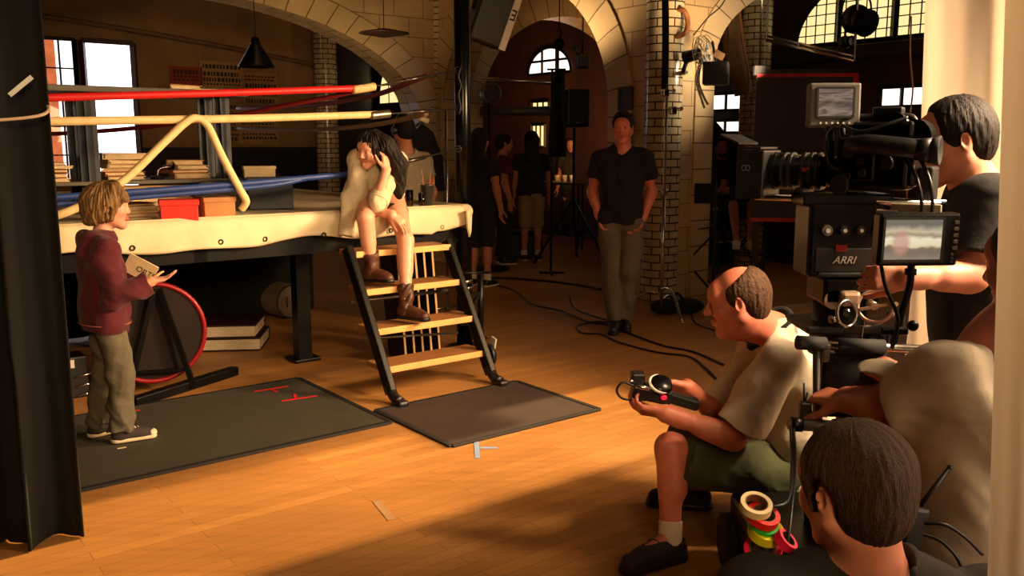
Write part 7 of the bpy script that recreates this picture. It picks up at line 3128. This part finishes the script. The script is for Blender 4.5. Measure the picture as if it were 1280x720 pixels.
def stander(label, px, py, face, hgt, tee, leg_m, long_legs=True, hair='short', cell=.009, hands_front=False, Y=None, armin=.0, hair_m=None, tee_name='t_shirt', sleeve=.58, group=None):
    g = gz(px, py) if Y is None else Vector((at(px, 200, Y).x, Y, 0))
    F = Fr(g.x, g.y, face)
    k = hgt / 1.80
    q = lambda f, l, z: F(f * k, l * k, z * k)
    J = dict(pelvis=q(0, 0, .98), hipL=q(0, .09, .93), hipR=q(0, -.09, .93), knL=q(.03, .09, .51), knR=q(.03, -.09, .51), anL=q(0, .10, .085), anR=q(0, -.10, .085),
             toeL=q(.18, .13, .03), toeR=q(.18, -.13, .03), chest=q(0, 0, 1.28), neck=q(0, 0, 1.49), shL=q(0, .175, 1.415), shR=q(0, -.175, 1.415), head=q(.035, 0, 1.665))
    for sd, y in (('L', 1), ('R', -1)):
        J['el' + sd] = q(-.03, y * .24, 1.14)
        J['wr' + sd] = q(.22, y * .08, 1.10) if hands_front else q(.05, y * .25, .90)
    root = person_root(label, J, F(0, 0, 0), group)
    hR = axes(F.f * 1 + Vector((0, 0, -.08)), (0, 0, 1))
    hd = dict(d=(F.f if hands_front else Vector((0, 0, -1))), n=(Vector((0, 0, 1)) if hands_front else F.l))
    make_body(root, J, cell, k, DIMSK, dict(L=hd, R=dict(d=hd['d'], n=hd['n'] if hands_front else -F.l)), hR, 1.0 * k ** .3, {}, neckr=.058)
    shirt(root, J, cell, tee, k, .024, sleeve, -.08, name=tee_name, seed=int(px), wr=.005, freq=18)
    trousers(root, J, cell, leg_m, k, .014, 1.97 if long_legs else 1.06, -.04, 'trousers' if long_legs else 'shorts', int(px), .006, 18, .02)
    for sd in 'LR':
        u_ = shoe(root, J['an' + sd], J['toe' + sd], BLACKP, RUBBER_W, 1.0 * k, None, .0, 'shoe', cell * .8, z0=.002)
        if not long_legs:
            B = Blob(*sub_bounds([J['an' + sd], lerp(J['an' + sd], J['kn' + sd], .3)], .1), cell * .8)
            B.cap(J['an' + sd], lerp(J['an' + sd], J['kn' + sd], .16), .046 * k, .047 * k, .01, cut=(False, True))
            B.build('sock', mat('white_sock', (222, 206, 184), .9), u_, origin=root.location)
    hm = hair_m or HAIR_DK
    if hair == 'short':
        hair_cap(root, J, hR, k ** .3, hm, cell * .7, 'short', .010, 5, cuts=(((.0, 0, -.05), (.5, 0, -1)), ((.08, 0, .075), (1, 0, -.3))), wr=.0015)
    elif hair == 'long':
        def lh(B, p, R, s):
            for y in (-.05, 0, .05):
                B.cap(p(-.06, y, .0), p(-.085, y * 1.1, -.26), .05, .035, .04)
        hair_cap(root, J, hR, k ** .3, hm, cell * .7, 'long', .014, 5, extra=lh, wr=.003)
    elif hair == 'cap':
        hair_cap(root, J, hR, k ** .3, hm, cell * .7, 'short', .010, 5, cuts=(((0, 0, .02), (.2, 0, -1)),), wr=0)
    return root, J, hR


OLIVE_D = mat('dark_olive_cotton', (52, 46, 30), .9, vary=.15)
DKSH = mat('dark_grey_shorts', (34, 32, 30), .9, vary=.15)
BEIGE = mat('beige_cotton', (160, 130, 92), .9, vary=.12)
TEEG = mat('grey_marl_cotton', (160, 146, 122), .9, vary=.1)
DRED = mat('dark_red_cotton', (86, 24, 22), .9, vary=.12)
DTEE = mat('very_dark_cotton', (24, 20, 19), .9, vary=.12)

r_, J, hR = stander('grey-shirted sound man with headphones behind the woman on the ring', 507, 420, 125, 1.80, TEEG, DKSH, True, 'short', .008, Y=7.75)
b = MB()
hp = lambda x, y, z: Vector(npv(J['head']) + hR @ np.array((x, y, z), np.float32)) - loc_of(r_)
b.tube([hp(-.01, .092, .0), hp(-.01, .09, .07), hp(-.01, .05, .128), hp(-.01, 0, .142), hp(-.01, -.05, .128), hp(-.01, -.09, .07), hp(-.01, -.092, 0)], .009, 8)
for y in (-1, 1):
    b.cyl(hp(-.01, y * .082, -.0), hp(-.01, y * .108, -.0), .038, .034, 20)
b.build('headphones', BLACKP, r_)
stander('crew member in black top and dark shorts, just right of the ring post', 600, 358, 60, 1.72, DTEE, DKSH, False, 'long', .009)
stander('crew member in dark red top, seen in profile left of the crew table', 628, 330, 15, 1.68, DRED, DKSH, True, 'short', .010)
stander('long-haired crew member in dark top and beige shorts, back to us', 664, 326, 95, 1.72, DTEE, BEIGE, False, 'long', .009)
stander('crew member in dark olive top facing us behind the crew table', 714, 296, 250, 1.66, OLIVE_D, DKSH, True, 'cap', .010)


def sitter(label, base, face, seat, tee, leg_m, long_legs, hair, cell=.009, lap=None, beard=False):
    F = Fr(base.x, base.y, face)
    s0 = seat + .10
    J = dict(pelvis=F(-.06, 0, s0 + .01), hipL=F(-.04, .09, s0), hipR=F(-.04, -.09, s0), knL=F(.38, .10, s0 + .03), knR=F(.38, -.11, s0 + .03), anL=F(.34, .10, s0 - .40), anR=F(.42, -.06, s0 - .39),
             toeL=F(.52, .13, s0 - .45), toeR=F(.6, -.06, s0 - .43), chest=F(-.08, 0, s0 + .32), neck=F(-.07, 0, s0 + .52), shL=F(-.07, .175, s0 + .445), shR=F(-.07, -.175, s0 + .445),
             elL=F(.0, .24, s0 + .20), elR=F(.0, -.24, s0 + .20), wrL=F(.22, .08, s0 + .15), wrR=F(.22, -.08, s0 + .15), head=F(-.03, 0, s0 + .70))
    J['calfbackL'] = J['calfbackR'] = tuple(-F.f)
    root = person_root(label, J, F(-.06, 0, seat))
    hR = axes(F.f + Vector((0, 0, -.15)), (0, 0, 1))
    make_body(root, J, cell, .98, DIMSK, dict(L=dict(d=F.f - F.l * .4, n=Vector((0, 0, -1))), R=dict(d=F.f + F.l * .4, n=Vector((0, 0, -1)))), hR, 1.0, {}, neckr=.058)
    shirt(root, J, cell, tee, .98, .024, .6, -.08, name='t_shirt', seed=3, wr=.005, freq=18)
    trousers(root, J, cell, leg_m, .98, .014, 1.9 if long_legs else .9, -.02, 'trousers' if long_legs else 'shorts', 4, .006, 18, .02)
    for sd in 'LR':
        shoe(root, J['an' + sd], J['toe' + sd], mat('white_sneaker', (220, 204, 180), .7) if not long_legs else BLACKP, RUBBER_W, 1.0, None, .0, 'shoe', cell * .8)
    hair_cap(root, J, hR, 1.0, HAIR_DK, cell * .7, 'short', .010, 5, cuts=(((.0, 0, -.05), (.5, 0, -1)), ((.08, 0, .075), (1, 0, -.3))), wr=.0015)
    if beard:
        B = Blob(*sub_bounds([J['head']], .2), cell * .6)
        hp_ = lambda x, y, z: npv(J['head']) + hR @ np.array((x, y, z), np.float32)
        for y in (-1, 1):
            B.cap(hp_(.0, y * .06, -.05), hp_(.07, y * .02, -.10), .022, .022, .02)
        B.ell(hp_(.085, 0, -.105), (.022, .024, .018), hR, .02)
        B.build('beard', HAIR_DK, root, origin=root.location)
    return root, J, F


g0 = gz(897, 332)
sitter('bearded man in olive on a tall chair, left of the man with the laptop', g0, -95, .72, OLIVE_D, DKSH, True, 'short', beard=True)
g1 = gz(925, 342)
sr, SJ, SF = sitter('bare-legged man in dark tee and shorts on a tall chair, laptop on knees', g1, -104, .72, DTEE, DKSH, False, 'short')
lt = thing('laptop', 'dark laptop on the knees of the man on the tall chair', 'laptop', SF(.24, 0, .72 + .10 + .135), math.radians(-104 + 90))
b = MB()
b.box((0, 0, .008), (.32, .22, .016), bev=.004)
b.build('keyboard_base', BLACKP, lt)
b = MB()
b.box((0, -.13, .105), (.32, .012, .2), rot=(.3, 0, 0), bev=.003)
b.build('screen_lid', DGREY, lt)
